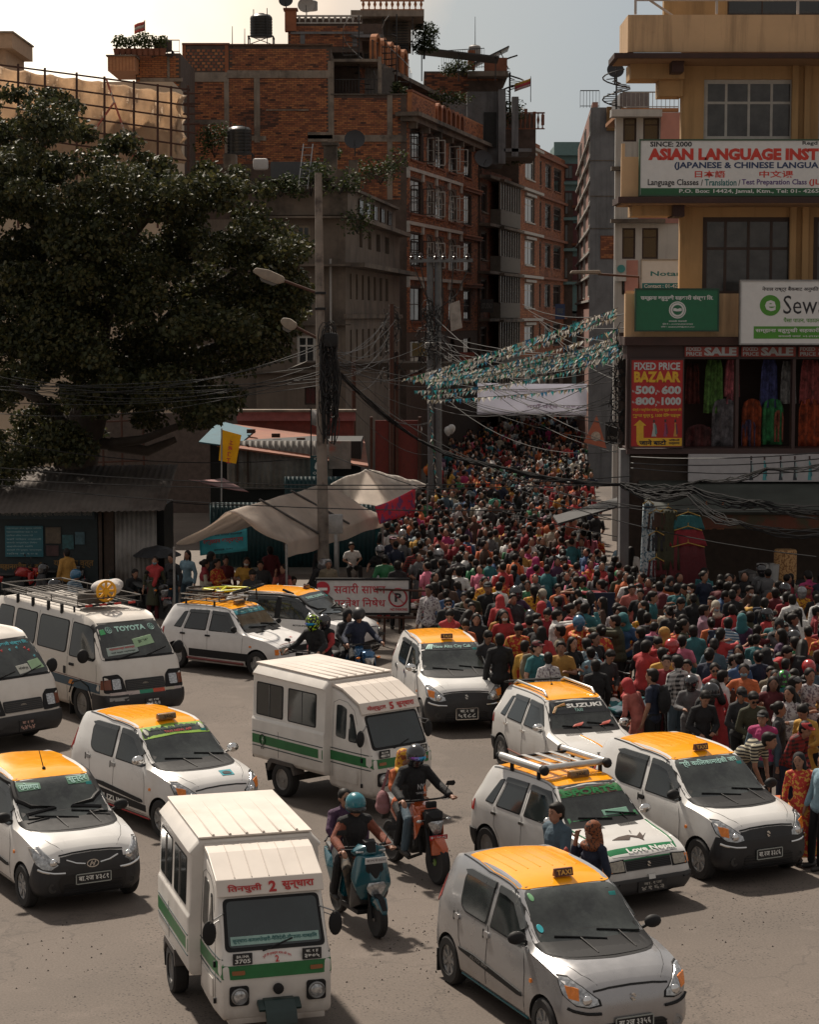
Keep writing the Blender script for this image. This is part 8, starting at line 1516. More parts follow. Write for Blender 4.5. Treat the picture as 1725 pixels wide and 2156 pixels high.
fl=root('flag','yellow flag with red Chinese characters leaning over the tin roof','flag',at(466,1056,51.5));MB().tube([(0,0,0),(.02,0,1.78)],.02,6).build('pole',STEEL,fl);me=MB().add([(.02,0,1.75),(.50,-.05,1.62),(.36,.02,.92),(-.06,0,1.0)],[(0,1,2,3)]).mesh('f');me=evalmesh(me,[('SUBSURF',dict(levels=3,subdivision_type='SIMPLE')),('SOLIDIFY',dict(thickness=.01))]);link('cloth',me,fl,mat('flag_yellow',(.85,.52,.012),.7,trans=.5,var=.08))
for i,ch in enumerate('上海建工'):text_on('lettering',ch,RINK,fl,(.19-.02*i,-.06,1.40-i*.15),(.11,-.01,-.015),(0,0,.12),.03)
o=signboard('taxi_stand_sign','dark teal TAXI ONLY sign on a post by the lamp pole',653,690,959,1003,61,mat('sign_dark_teal',(.005,.06,.07),.5),th=.04);stext(o,'TAXI',WINK,659,686,963,968,.02);stext(o,'ONLY',WINK,659,686,993,999,.02);sshape(o,WINK,[(662,984),(664,976),(668,971),(677,971),(681,976),(683,984),(681,988),(664,988)],y=-.006);o.box('post',IRON,.15,.20,0,o.q(660,1003)[1],.05,.1)
for nm,px,py0,py1,w_,Y,lb,cs in(('a',655,858,960,.20,61,'small white pennant with red marks on a pole above the TAXI ONLY sign',((.45,.44,.44),)),('b',598,1058,1160,.16,58,'faded grey and red pennant in front of the grey tent',((.25,.23,.22),(.3,.04,.04)))):flag(px,py0,py1,w_*2,Y,lb,cs)
g1=gnd(806,1330);bs=Site('barrier_sign','white no vehicles barrier board with red lettering and a no parking ring','sign',667,47.3);x0,z1=bs.q(667,1222);x1,z0=bs.q(861,1290);bs.box('board',mat('sign_white2',(.48,.46,.45),.5),x0,x1,z0,z1,0,.05)
for a_,b_,c_,d_ in((x0-.03,x1+.03,z1,z1+.05),(x0-.03,x1+.03,z0-.05,z0),(x0-.05,x0,z0,z1),(x1,x1+.05,z0,z1)):bs.box('frame',BLACK,a_,b_,c_,d_,-.02,.06)
SR=mat('ink_sign_red2',(.40,.02,.035),.5)
stext(bs,'सवारी साधन',SR,703,812,1228,1250,.015);stext(bs,'प्रवेश िनषेध',SR,703,812,1258,1283,.015);stext(bs,'NO PARKING',SR,822,858,1280,1286,.03)
b=MB();cx,cz=bs.q(838,1258);
b.tube([(cx+.20*math.cos(t*.262),-.015,cz+.20*math.sin(t*.262))for t in range(25)],.018,4,False).bar((cx-.14,-.014,cz+.14),(cx+.14,-.014,cz-.14),.03,.01);b.build('ring',SR,bs.r);text_on('lettering','P',INKB,bs.r,(cx-.07,-.008,cz-.10),(.15,0,0),(0,0,.2),.04)
cx,cz=bs.q(679,1240);MB().lathe([(.17,0),(.17,.012)],24,(cx,-.014,cz),'y').build('no_entry_disc',SR,bs.r);MB().box(cx-.11,cx+.11,-.025,-.018,cz-.03,cz+.03).build('bar',WINK,bs.r)
for px in(700,808,850):x=bs.q(px,1300)[0];MB().tube([(x,.08,0),(x+(.05 if px==808 else 0),.05,bs.q(px,1236)[1])],.03,6).build('leg',RUST,bs.r)
MB().tube([(bs.q(700,1298)[0],-.06,bs.q(700,1298)[1]),(bs.q(912,1300)[0],-.06,bs.q(912,1300)[1])],.03,6).tube([(bs.q(790,1240)[0],-.06,bs.q(790,1240)[1]),(bs.q(922,1244)[0],-.06,bs.q(922,1244)[1])],.025,6).build('rail',RUST,bs.r)
# ---------------------------------------------------------------- poles, lamps, cables
PY_=51.2
def ptop(px,py,Y):return at(px,py,Y)
base=at(682,1165,PY_);topp=at(670,364,PY_);lp=root('utility_pole','tall concrete pole with two street lamp arms and a thick knot of cables','pole',(base.x,PY_,0));o0=V((base.x,PY_,0))
MB().tube([(0,0,0),(topp-o0).lerp(V((0,0,0)),.5),topp-o0],[.15,.12,.085],12).build('shaft',mat('pole_concrete',(.20,.17,.145),.85,var=.2,sc=4,col2=(.06,.045,.04),mix=(.52,.68)),lp,smooth=60)
def lamp(px,py,ax0,ay0,Y,parent,o0,L=.95,s_=1):
 a=at(ax0,ay0,Y)-o0;b_=at(px,py,Y)-o0;MB().tube([a,b_],.035,8).build('lamp_arm',RUST,parent,smooth=60);d=(b_-a).normalized();h=MB()
 c=b_+d*L*.4;h.prism(rnd([(-L*.55,-.06),(-L*.5,.06),(-L*.1,.12),(L*.4,.09),(L*.5,-.02),(L*.3,-.13),(-L*.2,-.13)],.05),-.16,.16,'y');o=h.build('lamp_head',mat('lamp_head_grey',(.22,.18,.14),.6,var=.2),parent,smooth=40,bevel=.03);o.location=c;o.rotation_euler=(0,-math.atan2(d.z,abs(d.x))*(-1 if d.x<0 else 1),math.pi if d.x>0 else 0);g_=MB().prism(rnd([(-L*.3,-.12),(L*.3,-.12),(L*.2,-.20),(-L*.2,-.20)],.03),-.13,.13,'y').build('lamp_lens',mat('lamp_lens',(.08,.07,.06),.2),o)
lamp(595,590,668,617,PY_,lp,o0,.78);lamp(622,688,668,712,PY_,lp,o0,.4)
for py in(617,650):boxat('clamp',BLACK,lp,at(675,py,PY_)-o0,(.26,.26,.06))
kb=MB();rk_=random.Random(3)
for i in range(46):
 c=at(688+rk_.uniform(-6,14),rk_.uniform(700,900),PY_-.25)-o0;R_=rk_.uniform(.08,.32);t0=rk_.random()*6;kb.tube([c+V((R_*math.cos(t0+t*.6)*.6,rk_.uniform(-.1,.1),R_*1.6*math.sin(t0+t*.6)))for t in range(10)],.012,4)
for i in range(20):x=rk_.uniform(-.12,.22);kb.tube([at(684,705+rk_.uniform(0,30),PY_-.2)-o0+V((x,0,0)),at(690,800,PY_-.25)-o0+V((x*1.6,0,0)),at(690,880+rk_.uniform(0,60),PY_-.2)-o0+V((x,0,0))],.018,4)
kb.build('cable_knot',mat('cable_black',(.012,.012,.013),.6),lp);boxat('junction_box',BLACK,lp,at(697,716,PY_-.2)-o0,(.35,.3,.35),bevel=.1);boxat('meter_box',STEEL,lp,at(707,1103,PY_-.3)-o0,(.34,.2,.45));boxat('meter_post',STEEL,lp,at(707,1135,PY_-.3)-o0+V((0,0,-.3)),(.08,.08,1.0))
hp_o=V((at(913,700,72).x,72,0));hp=root('twin_pole','pair of grey steel poles with a crossarm and insulators by the market entrance','pole',hp_o)
for px in(906,922):MB().tube([V((at(px+3,700,72).x-hp_o.x,0,0)),at(px,541,72)-hp_o],.12,10).build('shaft',mat('pole_steel',(.13,.14,.15),.6,.3,var=.2),hp,smooth=60)
MB().bar(at(863,549,71.8)-hp_o,at(996,548,71.8)-hp_o,.10,.12).build('crossarm',mat('pole_steel',(0,0,0)),hp)
for px in(868,886,918,935,958,985):MB().lathe([(.03,0),(.10,.03),(.04,.06),(.09,.10),(.03,.14),(.06,.18),(.02,.24)],10).build('insulator',mat('ceramic_brown',(.05,.03,.025),.3),hp,smooth=50).location=at(px,547,71.8)-hp_o
boxat('lamp_box',mat('box_pale',(.35,.34,.33),.6),hp,at(912,729,71.7)-hp_o,(.55,.25,.28),bevel=.08)
for a_,b_ in(((870,556),(905,640)),((990,556),(925,650)),((930,552),(922,700)),((885,556),(908,690)),((955,556),(926,760))):MB().tube([at(*a_,71.6)-hp_o,(at(*a_,71.6)-hp_o).lerp(at(*b_,71.6)-hp_o,.5)+V((.1,0,-.25)),at(*b_,71.6)-hp_o],.02,5).build('lead',IRON,hp)
bp_=MB()
for i in range(60):px=905+rk_.gauss(0,9);py=rk_.uniform(640,760);c=at(px,py,71.5)-hp_o;R_=rk_.uniform(.1,.3);bp_.tube([c+V((R_*math.cos(t*.7+i),0,R_*1.3*math.sin(t*.7+i)))for t in range(7)],.012,4)
bp_.build('cable_knot',mat('cable_black',(0,0,0)),hp)
MB().add([V(p)-hp_o for p in(at(946,640,71.4),at(968,632,71.4),at(974,690,71.4),at(950,698,71.4))],[(0,1,2,3)]).build('hanging_poster',mat('poster_pale',(.30,.28,.26),.7,var=.3,sc=5),hp)
for px,py,lb in((825,640,'thin dark pole with coiled wires left of the twin poles'),(1312,700,'dark pole wrapped in cables at the corner of the yellow building')):
 Y=70 if px<900 else 54;ot=at(px,py,Y);oo=V((ot.x,Y,0));r_=root('utility_pole',lb,'pole',oo);MB().tube([(0,0,0),(0,0,ot.z)],.10,8).build('shaft',mat('pole_dark',(.05,.035,.03),.8),r_,smooth=60);k_=MB()
 for i in range(40):c=V((rk_.gauss(0,.12),-.12,ot.z-rk_.uniform(0,2.6)));R_=rk_.uniform(.06,.25);k_.tube([c+V((R_*math.cos(t*.7+i),0,R_*1.5*math.sin(t*.7+i)))for t in range(7)],.012,4)
 k_.build('cable_knot',mat('cable_black',(0,0,0)),r_)
rl=V((at(1345,700,53).x,53,0));r_=root('street_lamp','long armed street lamp reaching left from the yellow building','street lamp',rl);MB().tube([(0,0,at(1345,612,53).z),(0,0,at(1345,583,53).z),at(1260,577,53)-rl],.03,8).build('arm',RUST,r_);MB().prism(rnd([(-.45,-.03),(-.4,.05),(.3,.06),(.35,-.04)],.03),-.1,.1,'y').build('lamp_head',mat('lamp_head_grey',(0,0,0)),r_,bevel=.02).location=at(1238,574,53)-rl;MB().box(-.1,.1,.0,.4,at(1345,640,53).z,at(1345,610,53).z).build('bracket',IRON,r_)
CB1=mat('cable_grey',(.022,.022,.023),.9,spec=.15);CB2=mat('cable_black',(0,0,0))
def cable(pts,sag,n,spread,label,r=.012,group=None,m=None,name='overhead_cable'):
 """a bundle of n sagging strands through pixel points (px, py, Y)"""
 P=[at(*p)for p in pts];b=MB();rr=random.Random(len(label)*7+n)
 for k in range(n):
  Q=[];o=V((rr.gauss(0,spread),rr.gauss(0,spread),rr.gauss(0,spread)));sg=sag*rr.uniform(.85,1.2)
  for i in range(len(P)-1):
   for t in range(12 if i<len(P)-2 else 13):u_=t/12;q=P[i].lerp(P[i+1],u_);q=q+V((0,0,-sg*4*u_*(1-u_)))+o*(.4+.6*math.sin(math.pi*u_))+V((0,0,rr.gauss(0,spread*.25)));Q.append(q)
  b.tube(Q,r,4)
 o=b.build(name,m or CB1,None,smooth=60);return tag(o,label,'cable',group)
cable([(690,760,51.0),(880,925,56),(1060,985,53),(1310,1020,51)],.12,11,.045,'thick twisted bundle of cables running from the lamp pole over the crowd',.014)
cable([(1310,1020,51),(1460,1030,46),(1600,1060,44),(1800,1075,43)],.10,12,.07,'cable bundle continuing across the shop awning to the right edge',.013)
cable([(1310,1020,51),(1450,1040,45),(1560,1100,43),(1800,1110,42)],.15,9,.06,'lower cable bundle crossing the dark shop front',.012)
cable([(1330,1030,50),(1480,1010,46),(1620,985,44),(1800,960,43)],.10,5,.05,'rising group of cables in front of the printed ladies sign',.012)
for i,(a_,b_,s_)in enumerate((((0,985,46),(1330,1003,48),.3),((0,1010,47),(1320,1018,49),.2),((0,1022,46),(1500,1060,46),.35),((0,930,50),(690,960,59),.3),((360,1058,55),(700,1068,59),.05),((1330,962,50),(1800,946,44),.1),((1330,975,50),(1800,958,44),.12),((1330,985,50),(1800,985,44),.1),((1000,985,54),(1800,1055,43),.5),((700,960,58),(1300,1130,50),.2),((700,780,59),(1400,1080,47),.6),((1000,995,54),(1720,1172,44),.3))):
 cable([a_,b_],s_,1,.01,['long thin wire crossing the whole left half below the tree','second thin wire just under the highest one across the left','third long wire running down towards the right shops','thin wire from the left edge to the lamp pole','pale washing line between shed and lamp pole','uppermost black wire over the printed ladies sign','second black wire over the printed ladies sign','third black wire at the foot of the printed ladies sign','single wire sloping from the twin poles to the right edge','single wire sloping from the lamp pole over the crowd','long single wire from the cable knot to the right shops','pale wire dipping across the bottom of the shop front'][i],.012,'single wires over the junction',CB2 if 5<=i<=7 else CB1)
for i in range(30):
 y0=730+rk_.uniform(-20,80);a_=(690,y0,51.0);b_=((908+rk_.uniform(-8,20),rk_.uniform(640,960),71.5)if i%3==0 else(rk_.uniform(-40,60),rk_.uniform(790,900),52)if i%3==1 else(rk_.uniform(800,840),rk_.uniform(650,800),70));cable([a_,b_],rk_.uniform(.1,.7),1,.0,'loose wire fanning out from the cable knot on the lamp pole',.009,'loose wires from the lamp pole',CB2)
for i in range(22):cable([(915+rk_.uniform(-8,8),rk_.uniform(660,860),71.5),(1312+rk_.uniform(-4,4),rk_.uniform(700,960),54)],rk_.uniform(.2,.9),1,.0,'loose wire slung across the market street to the corner pole',.010,'loose wires across the market street',CB2)
for i in range(6):cable([(1100+i*12,640+i*12,100),(1325,660+i*30,54)],.3,1,0,'thin dark wire high over the far market street',.014,'far wires over the market street',CB2)
# ---------------------------------------------------------------- bunting
FL=[mat('pennant_teal',(.03,.30,.33),.7,trans=.4),mat('pennant_white',(.62,.60,.56),.7,trans=.5),mat('pennant_green',(.04,.22,.10),.7,trans=.4),mat('pennant_buff',(.40,.34,.24),.7,trans=.4),mat('pennant_blue',(.05,.18,.32),.7,trans=.4)]
pm=MB().add([(-.065,0,0),(.065,0,0),(0,-.03,-.16),(0,.012,-.04)],[(0,1,3),(1,2,3),(2,0,3)]).mesh('pennant')
STR=(((852,798,66),(1302,648,55)),((880,800,66),(1300,665,55)),((900,796,67),(1306,690,54)),((905,800,67),(1318,712,54)),((902,806,67),(1322,725,53.5)),((900,802,68),(1325,735,53.5)),((905,812,67),(1328,742,53)),((872,822,66),(1150,790,60)),((892,833,66),(1300,752,54)),((900,842,66),(1240,815,62)),((1040,783,62),(1312,702,54)),((950,792,66),(1318,718,54)),((905,845,66),(918,1010,68)),((895,800,67),(1310,722,54)),((900,805,66),(1316,730,53.7)),((870,800,66),(1301,656,55.2)),((930,798,66),(1312,718,54.3)))
for si,(a_,b_)in enumerate(STR):
 P,Q=at(*a_),at(*b_);L_=(Q-P).length;n=int(L_/.125);r_=root('bunting',['highest','second highest','third','fourth','fifth','sixth','seventh','short low','eighth','lowest long','short steep','middle','vertical','closely doubled','pale tangled','upper doubled','crowded'][si]+(' pennant string hanging down the twin poles' if si==12 else ' pennant string from the top at the yellow corner' if si<7 or si==8 else ' pennant string across the market street'),'bunting',P,0,'pennant strings over the market street');sag=.06+.05*(si%3)
 f=lambda t:(Q-P)*t+V((0,0,-sag*4*t*(1-t)));MB().tube([f(t/16)for t in range(17)],.008,4).build('string',CB1,r_)
 for i in range(n):
  o=link('pennant',pm,r_,FL[rng.choice((0,0,1,1,1,1,2,3,3,4))]);o.location=f((i+.5)/n);o.rotation_euler=(rng.uniform(-.7,.7),rng.uniform(-.3,.3),math.atan2((Q-P).y,(Q-P).x)+rng.uniform(-.4,.4));o.scale=(rng.uniform(.8,1.15),)*3
# ---------------------------------------------------------------- the big tree
LV=[mat('leaf_green',(.045,.052,.020),.55,var=.25,sc=3,trans=.25,spec=.3),mat('leaf_deep',(.024,.030,.013),.55,var=.25,sc=3,trans=.2,spec=.3),mat('leaf_olive',(.075,.070,.024),.5,var=.2,sc=3,trans=.3,spec=.35),mat('leaf_brown',(.07,.04,.018),.5,var=.2,sc=3,trans=.2)]
TY=58.;tb=at(150,1010,TY);TR=root('tree','huge dark leafy fig tree filling the upper left','tree',(tb.x,TY,0));to=V((tb.x,TY,0));BK=mat('bark_dark',(.05,.038,.03),.95,var=.35,bump=.8,sc=3)
tp=lambda px,py,dy=0.:at(px,py,TY+dy)-to
MB().tube([(0,0,0),tp(155,1000),tp(170,930),tp(190,860)],[.75,.6,.55,.5],12).build('trunk',BK,TR,smooth=60)
br=[((175,930,0),(230,935,0),(300,925,-.5),(420,880,-1)),((190,870,1),(260,760,2),(380,640,2),(520,560,1.5)),((185,870,1),(150,740,1.5),(90,560,1.5),(60,420,1.5),(90,300,0)),((200,860,1),(220,700,1.5),(250,520,1.5),(230,380,0)),((170,920,0),(80,840,0),(-60,760,0)),((250,520,-.5),(330,430,0),(420,370,0)),((260,760,2),(420,740,2),(560,700,1.5)),((60,420,.5),(-20,330,0)),((230,935,0),(310,950,0),(370,925,0))]
for q in br:P=[tp(*k)for k in q];MB().tube(P,[.17*(1-i/len(P))+.03 for i in range(len(P))],8).build('limb',BK,TR,smooth=60)
def inside(px,py):
 top=np.interp(px,[-80,0,40,120,170,235,300,360,420,500,560,600,640],[210,215,205,215,270,335,345,350,358,372,400,450,560]);bot=np.interp(px,[-80,0,80,150,230,330,400,450,520,560,600,640],[1010,1000,985,975,880,900,900,890,820,760,705,650]);return top+14<py<bot-10
blobs=[];rt=random.Random(11)
while len(blobs)<290:
 px,py=rt.uniform(-80,625),rt.uniform(205,1000)
 if inside(px,py):dy=rt.uniform(-3.6,2.6)*(1 if px<500 else.6);p=tp(px,py,dy);s_=rt.uniform(.42,.85);blobs.append((tuple(p),(s_,s_,s_*.62)))
for px,py in((130,205),(100,200),(150,225),(260,290),(240,300),(180,280),(560,400),(590,560),(605,640),(590,690),(300,335),(345,345),(430,350),(500,362),(225,318),(20,195),(60,200),(275,300)):blobs.append((tuple(tp(px,py,rt.uniform(-1,1))),(.38,.4,.26)))
foliage('crown',TR,blobs,150000,.13,LV[:3],5,.6)
for lo_ in range(300):
 b_=blobs[lo_%len(blobs)]
 if 'leaf' not in HR:HR['leaf']=MB().add([(0,0,0),(.05,.012,-.03),(.055,.014,-.07),(.0,-.01,-.15),(-.055,.014,-.07),(-.05,.012,-.03),(0,.0,-.06)],[(0,1,6),(1,2,6),(2,3,6),(3,4,6),(4,5,6),(5,0,6)]).mesh('leaf')
 o=link('leaf',HR['leaf'],TR,LV[rt.choice((0,0,2,1))]);o.location=V(b_[0])+V((rt.uniform(-1,1)*b_[1][0],-b_[1][1]*rt.uniform(.8,1.1),rt.uniform(-1,1)*b_[1][2]));o.rotation_euler=(rt.uniform(-.8,.3),rt.uniform(-.6,.6),rt.uniform(-1,1));o.scale=(1.1,)*3
# ================================================================ the crowd
UP,DN=math.pi/2,-math.pi/2
def P_(px,py,yaw,label,*a,h=1.62,**k):
 k.setdefault('sc',h/1.65*rng.uniform(.98,1.02));b=person(headat(px,py,h),yaw,label,*a,group=k.pop('group','people in the market crowd'),**k);return b
T_,S_,J_,K_,D_=(lambda c:('tee',c)),(lambda c:('shirt',c)),(lambda c:('jacket',c)),(lambda c:('kurta',c)),(lambda c:('dress',c))
TR_=lambda c:('trousers',c)
JN=('jeans','denim')
L_='people along the sheds and tents'
H2=mat('helmet_silver',(.25,.25,.26),.25,.4,coat=.6);HB=mat('helmet_black',(0,0,0));HRD=mat('helmet_red',(.35,.02,.02),.25,coat=.6);HBL=mat('helmet_blue',(.03,.12,.22),.25,coat=.6)
P_(1608,1497,-2.0,'person in an open denim jacket, magenta top and dark cap beside the white taxi','stand',J_('denim'),TR_('black'),'cap','black',fem=True,near=True,vest='magenta')
P_(1553,1492,-.6,'person in a black and cream striped top bending over behind the white taxi','bend',T_('stripe'),TR_('charcoal'),h=1.72)
P_(1662,1500,-.8,'person in a red cap and red checked shirt leaning down at the right','stoop',S_('redcheck'),TR_('navy'),'cap','red',near=True)
P_(1634,1412,-1.7,'person with red sunglasses on the hair, white mask and white top','hold',T_('white'),JN,'long',mask='white',fem=True,near=True,glasses=2)
P_(1672,1450,-2.2,'person in a grey flowered shirt holding out an arm at the right edge','hold',S_('greyprint'),TR_('black'),'long',fem=True)
P_(1712,1480,-2.4,'person in a bright yellow kurta reading a phone at the right edge','down',K_('yellow'),TR_('black'),'bun')
P_(1704,1590,-2.0,'person in a red and gold embroidered dress cut by the right edge','stand',D_('redprint'),None,'long','black',h=1.5)
P_(1722,1580,-2.6,'person in a pale blue shirt at the right edge, arm hanging','stand',S_('sky'),TR_('black'))
P_(1480,1452,-1.3,'person in a black long sleeved top writing on a pad beside the parked motorcycle','down',S_('black'),TR_('charcoal'),near=True)
P_(1376,1410,2.6,'person in a navy T-shirt with a black backpack behind the white taxi','stand',T_('navy'),TR_('black'),pack='black',near=True,h=1.72)
P_(1343,1420,2.4,'person under a long coral shawl bending beside the backpack wearer','stoop',K_('coral'),TR_('coral'),'scarf','red')
P_(1428,1385,2.2,'person in a black and white checked shirt seen from behind','stand',S_('check'),JN,near=True,h=1.70)
P_(1462,1392,-1.9,'person in a white shirt with crossed arms next to the checked shirt','hold',S_('white'),TR_('black'))
P_(1470,1425,-.8,'person in a smoked black helmet and dark jacket, bending to the right','stoop',J_('black'),TR_('black'),'helmet',HB,visor=VISD)
P_(1515,1395,-1.6,'person in glasses and a blue flowered kurta with a red sash','hold',K_('blueprint'),TR_('navy'),'bun',shawl='red',glasses=1)
P_(1540,1432,-1.7,'child sized person in brown peering over the bent striped back','down',T_('brown'),TR_('black'),h=1.35)
P_(1562,1447,-1.2,'person in a black cap and charcoal shirt right of the child','down',S_('charcoal'),TR_('black'),'cap','black')
P_(1598,1372,1.9,'person in a wide necked navy dress with a brown shoulder bag, seen from behind','stand',K_('navy'),TR_('navy'),'bun',near=True)
P_(1598,1455,-1.4,'person in glasses and an olive shirt wearing a mask under the chin','down',S_('olive'),TR_('charcoal'),glasses=1)
P_(1644,1415,.6,'person in a green, red and white patterned helmet at the right','stand',J_('teal'),TR_('black'),'helmet',pattern('helmet_stripes',(.03,.03,.03),(.05,.35,.06),10,1,'spots',.25))
P_(1690,1398,-2.4,'person in a pale blue shirt and glasses bending over goods at the right edge','stoop',S_('sky'),TR_('grey'),glasses=1)
P_(1385,1340,-1.1,'person in a red hooded shawl beside hanging scarves','down',K_('red'),TR_('maroon'),'bun',shawl='red')
P_(1305,1300,2.9,'person in an olive jacket holding up a dark garment with both arms','reach',J_('olive'),TR_('black'),h=1.72,near=True)
P_(1285,1295,1.2,'person in a dusty pink quilted jacket bending beside the olive jacket','stoop',J_('mauve'),TR_('charcoal'))
P_(1255,1388,1.9,'person in a black jacket seen from behind, right of the taxi roof rails','stand',J_('black'),TR_('black'),near=True)
P_(1270,1365,-1.0,'person in a dark shirt looking down at a plastic covered stall','down',S_('charcoal'),TR_('black'))
P_(1206,1347,-1.0,'person in a black sleeveless top with long dark hair above the orange roof','hold',('tee','black'),TR_('black'),'long',skin=2,fem=True,near=True)
P_(1232,1340,2.0,'person in a white top with blue dots behind the sleeveless top','stand',T_('blueprint'),JN,fem=True)
P_(1158,1372,1.7,'person in a pale flowered shirt seen from behind over the taxi roof','stand',S_('greyprint'),TR_('grey'))
P_(1130,1352,-.7,'person in a teal T-shirt and maroon cap with a khaki backpack','stand',T_('teal'),TR_('khaki'),'cap','maroon',pack='khaki',skin=2,near=True,h=1.74)
P_(1112,1352,1.0,'person in a yellow top half hidden behind the khaki backpack','stand',K_('yellow'),TR_('black'))
P_(1053,1335,1.8,'person in a black leather jacket standing behind the corner of the facing taxi','stand',J_('black'),TR_('black'),near=True,h=1.72)
P_(1030,1330,-1.0,'person looking sideways, left of the black leather jacket','down',S_('charcoal'),TR_('black'))
P_(1006,1292,-1.4,'person in a black T-shirt with a white print under a denim jacket','stand',J_('navy'),TR_('black'),'long',fem=True,vest='black')
P_(977,1305,-1.5,'person in an orange top between two others over the taxi roof','down',K_('orange'),TR_('black'),'bun')
P_(942,1285,-1.7,'person in a green and red top at the end of the barrier','down',K_('green'),TR_('red'),'bun',shawl='red')
P_(998,1268,-1.5,'person in a blue checked shirt and moustache standing behind','stand',S_('bluecheck'),TR_('navy'))
P_(950,1258,-1.5,'person in black with sunglasses and a white mask','hold',J_('black'),TR_('black'),mask='white',glasses=1)
P_(1055,1285,-1.2,'person with long hair in a mustard kurta facing right','down',K_('mustard'),TR_('red'),'long')
P_(1086,1310,-1.5,'person in an orange and red patterned kurta looking down','down',K_('redprint'),TR_('maroon'),'bun')
P_(1090,1255,-1.3,'person in a striped grey jacket talking on a phone','phone',J_('charcoal'),TR_('black'))
P_(967,1193,1.6,'person in a white T-shirt and blue jeans seen from behind','stand',T_('white'),JN,h=1.72,near=True)
P_(968,1168,1.5,'person in a grey long sleeved top right behind the white T-shirt','stand',S_('grey'),TR_('black'))
P_(1052,1190,-1.5,'person in a white T-shirt and white mask facing the camera','stand',T_('white'),JN,mask='white')
bb=P_(1028,1217,-1.3,'person in an orange and yellow dress carrying a baby','hold',D_('goldprint'),None,'bun')
o=link('baby',blob(MB().ball((0,0,.0),(.10,.10,.16),10,8).ball((0,0,.20),(.075,.07,.08),10,8),.02),None,cloth('blueprint'));o.location=V(headat(1036,1222))+V((.12,-.22,1.12));tag(o,'baby in a pale blue hooded suit held against an orange dress','baby')
P_(1110,1235,1.9,'person in a yellow flowered kurta with long hair','stand',K_('goldprint'),TR_('maroon'),'tail')
P_(1146,1268,1.2,'person in a red dress with a red headscarf','stand',D_('red'),None,'scarf','red')
P_(1127,1173,1.6,'person with a magenta headscarf seen from behind','stand',K_('magenta'),TR_('black'),'scarf','magenta')
P_(1172,1285,.1,'person in a white shirt reaching out to the pink cloth','reach',S_('white'),TR_('charcoal'))
P_(1195,1275,-.2,'person in a red kurta holding up a bright pink cloth','reach',K_('crimson'),TR_('red'),'bun')
P_(1245,1215,-2.7,'person in green holding up a dark blue garment to look at','reach',T_('green'),TR_('navy'))
P_(1275,1225,2.7,'person in a deep red patterned kurta with raised arms','reach',K_('crimson'),TR_('maroon'),'bun')
P_(1390,1228,1.7,'person in a mauve shirt seen from behind near the hanging clothes','stand',S_('mauve'),TR_('black'),near=True,h=1.70)
P_(1355,1265,-2.8,'person in a white and blue patterned top with a ponytail','hold',S_('blueprint'),TR_('sky'),'tail',fem=True)
P_(1345,1205,-2.6,'person in a rose kurta with folded hands','hold',K_('crimson'),TR_('pink'),'bun')
P_(1305,1205,1.3,'person in an olive yellow top with a patterned scarf','stand',S_('olive'),TR_('khaki'),'bun',hc='brown',fem=True)
P_(1332,1150,1.4,'person in a white shirt with long loose black hair','stand',S_('white'),TR_('grey'),'long')
P_(1300,1140,1.6,'person in a turquoise T-shirt with a black strap','stand',T_('sky'),JN)
P_(1262,1172,1.6,'person in a grey and white striped polo shirt','stand',T_('bluestripe'),TR_('grey'))
P_(1196,1118,-1.5,'person in a cream shirt looking down at a stall','down',S_('cream'),TR_('grey'))
P_(1216,1165,-2.4,'person in an orange T-shirt and dark cap bending left','stoop',T_('orange'),TR_('navy'),'cap','charcoal')
P_(1180,1160,1.6,'person in a magenta sari blouse facing away','stand',K_('magenta'),TR_('green'),'bun')
P_(1123,1085,1.6,'person in a long orange dress with loose black hair','stand',D_('orange'),None,'long')
P_(930,1090,1.6,'person in a red dress with very long black hair','stand',D_('red'),None,'long')
P_(1042,1036,1.6,'person in a mint green shirt seen from behind','stand',S_('mint'),TR_('black'))
P_(968,1043,1.6,'person in a dark checked shirt seen from behind','stand',S_('bluecheck'),TR_('black'))
P_(988,1020,1.5,'person in a blue checked shirt and red cap','stand',S_('bluecheck'),TR_('navy'),'cap','red')
P_(1062,1075,1.6,'person in a white T-shirt with hair to the waist','stand',T_('white'),JN,'long')
P_(1095,1110,-1.5,'person in a black suit jacket and grey shirt coming forward','walk',J_('black'),TR_('black'),vest='grey')
P_(895,1050,1.7,'person in a green sari walking away by the red cloth','stand',D_('green'),None,'bun')
P_(1605,1190,1.9,'person in a light grey sweater and black helmet at the shop counter','hold',J_('grey'),TR_('black'),'helmet',HB,near=True,h=1.70)
P_(1640,1225,2.6,'person in a bright green top with long wavy hair by the counter','hold',S_('green'),TR_('charcoal'),'long',fem=True,near=True,mask='white')
P_(1690,1250,-2.5,'person in dark red bending over a plastic bag at the shop','stoop',K_('maroon'),TR_('maroon'),'bun')
P_(1468,1222,-2.6,'person in a teal and navy printed kurta near the shop','stoop',K_('teal'),TR_('teal'),'bun')
P_(1500,1235,-.4,'person in a blue shirt bending beside the cyan counter panel','stoop',S_('blue'),TR_('navy'))
P_(1520,1210,1.4,'person with long hair in black by the counter','stand',S_('black'),TR_('black'),'long')
P_(1545,1222,1.3,'person in a black top with white sleeve stripes','stand',T_('black'),TR_('charcoal'),'short',vest=None)
P_(1582,1275,-2.6,'person in a dark teal jacket leaning over the clothes heap','stoop',J_('teal'),TR_('charcoal'))
P_(1520,1305,1.6,'person in a striped pale blue shirt seen from behind','stand',S_('bluestripe'),TR_('grey'),h=1.70)
P_(1672,1330,-2.2,'broad person in a faded denim jacket bending over the goods','bend',J_('denim'),TR_('charcoal'),h=1.74)
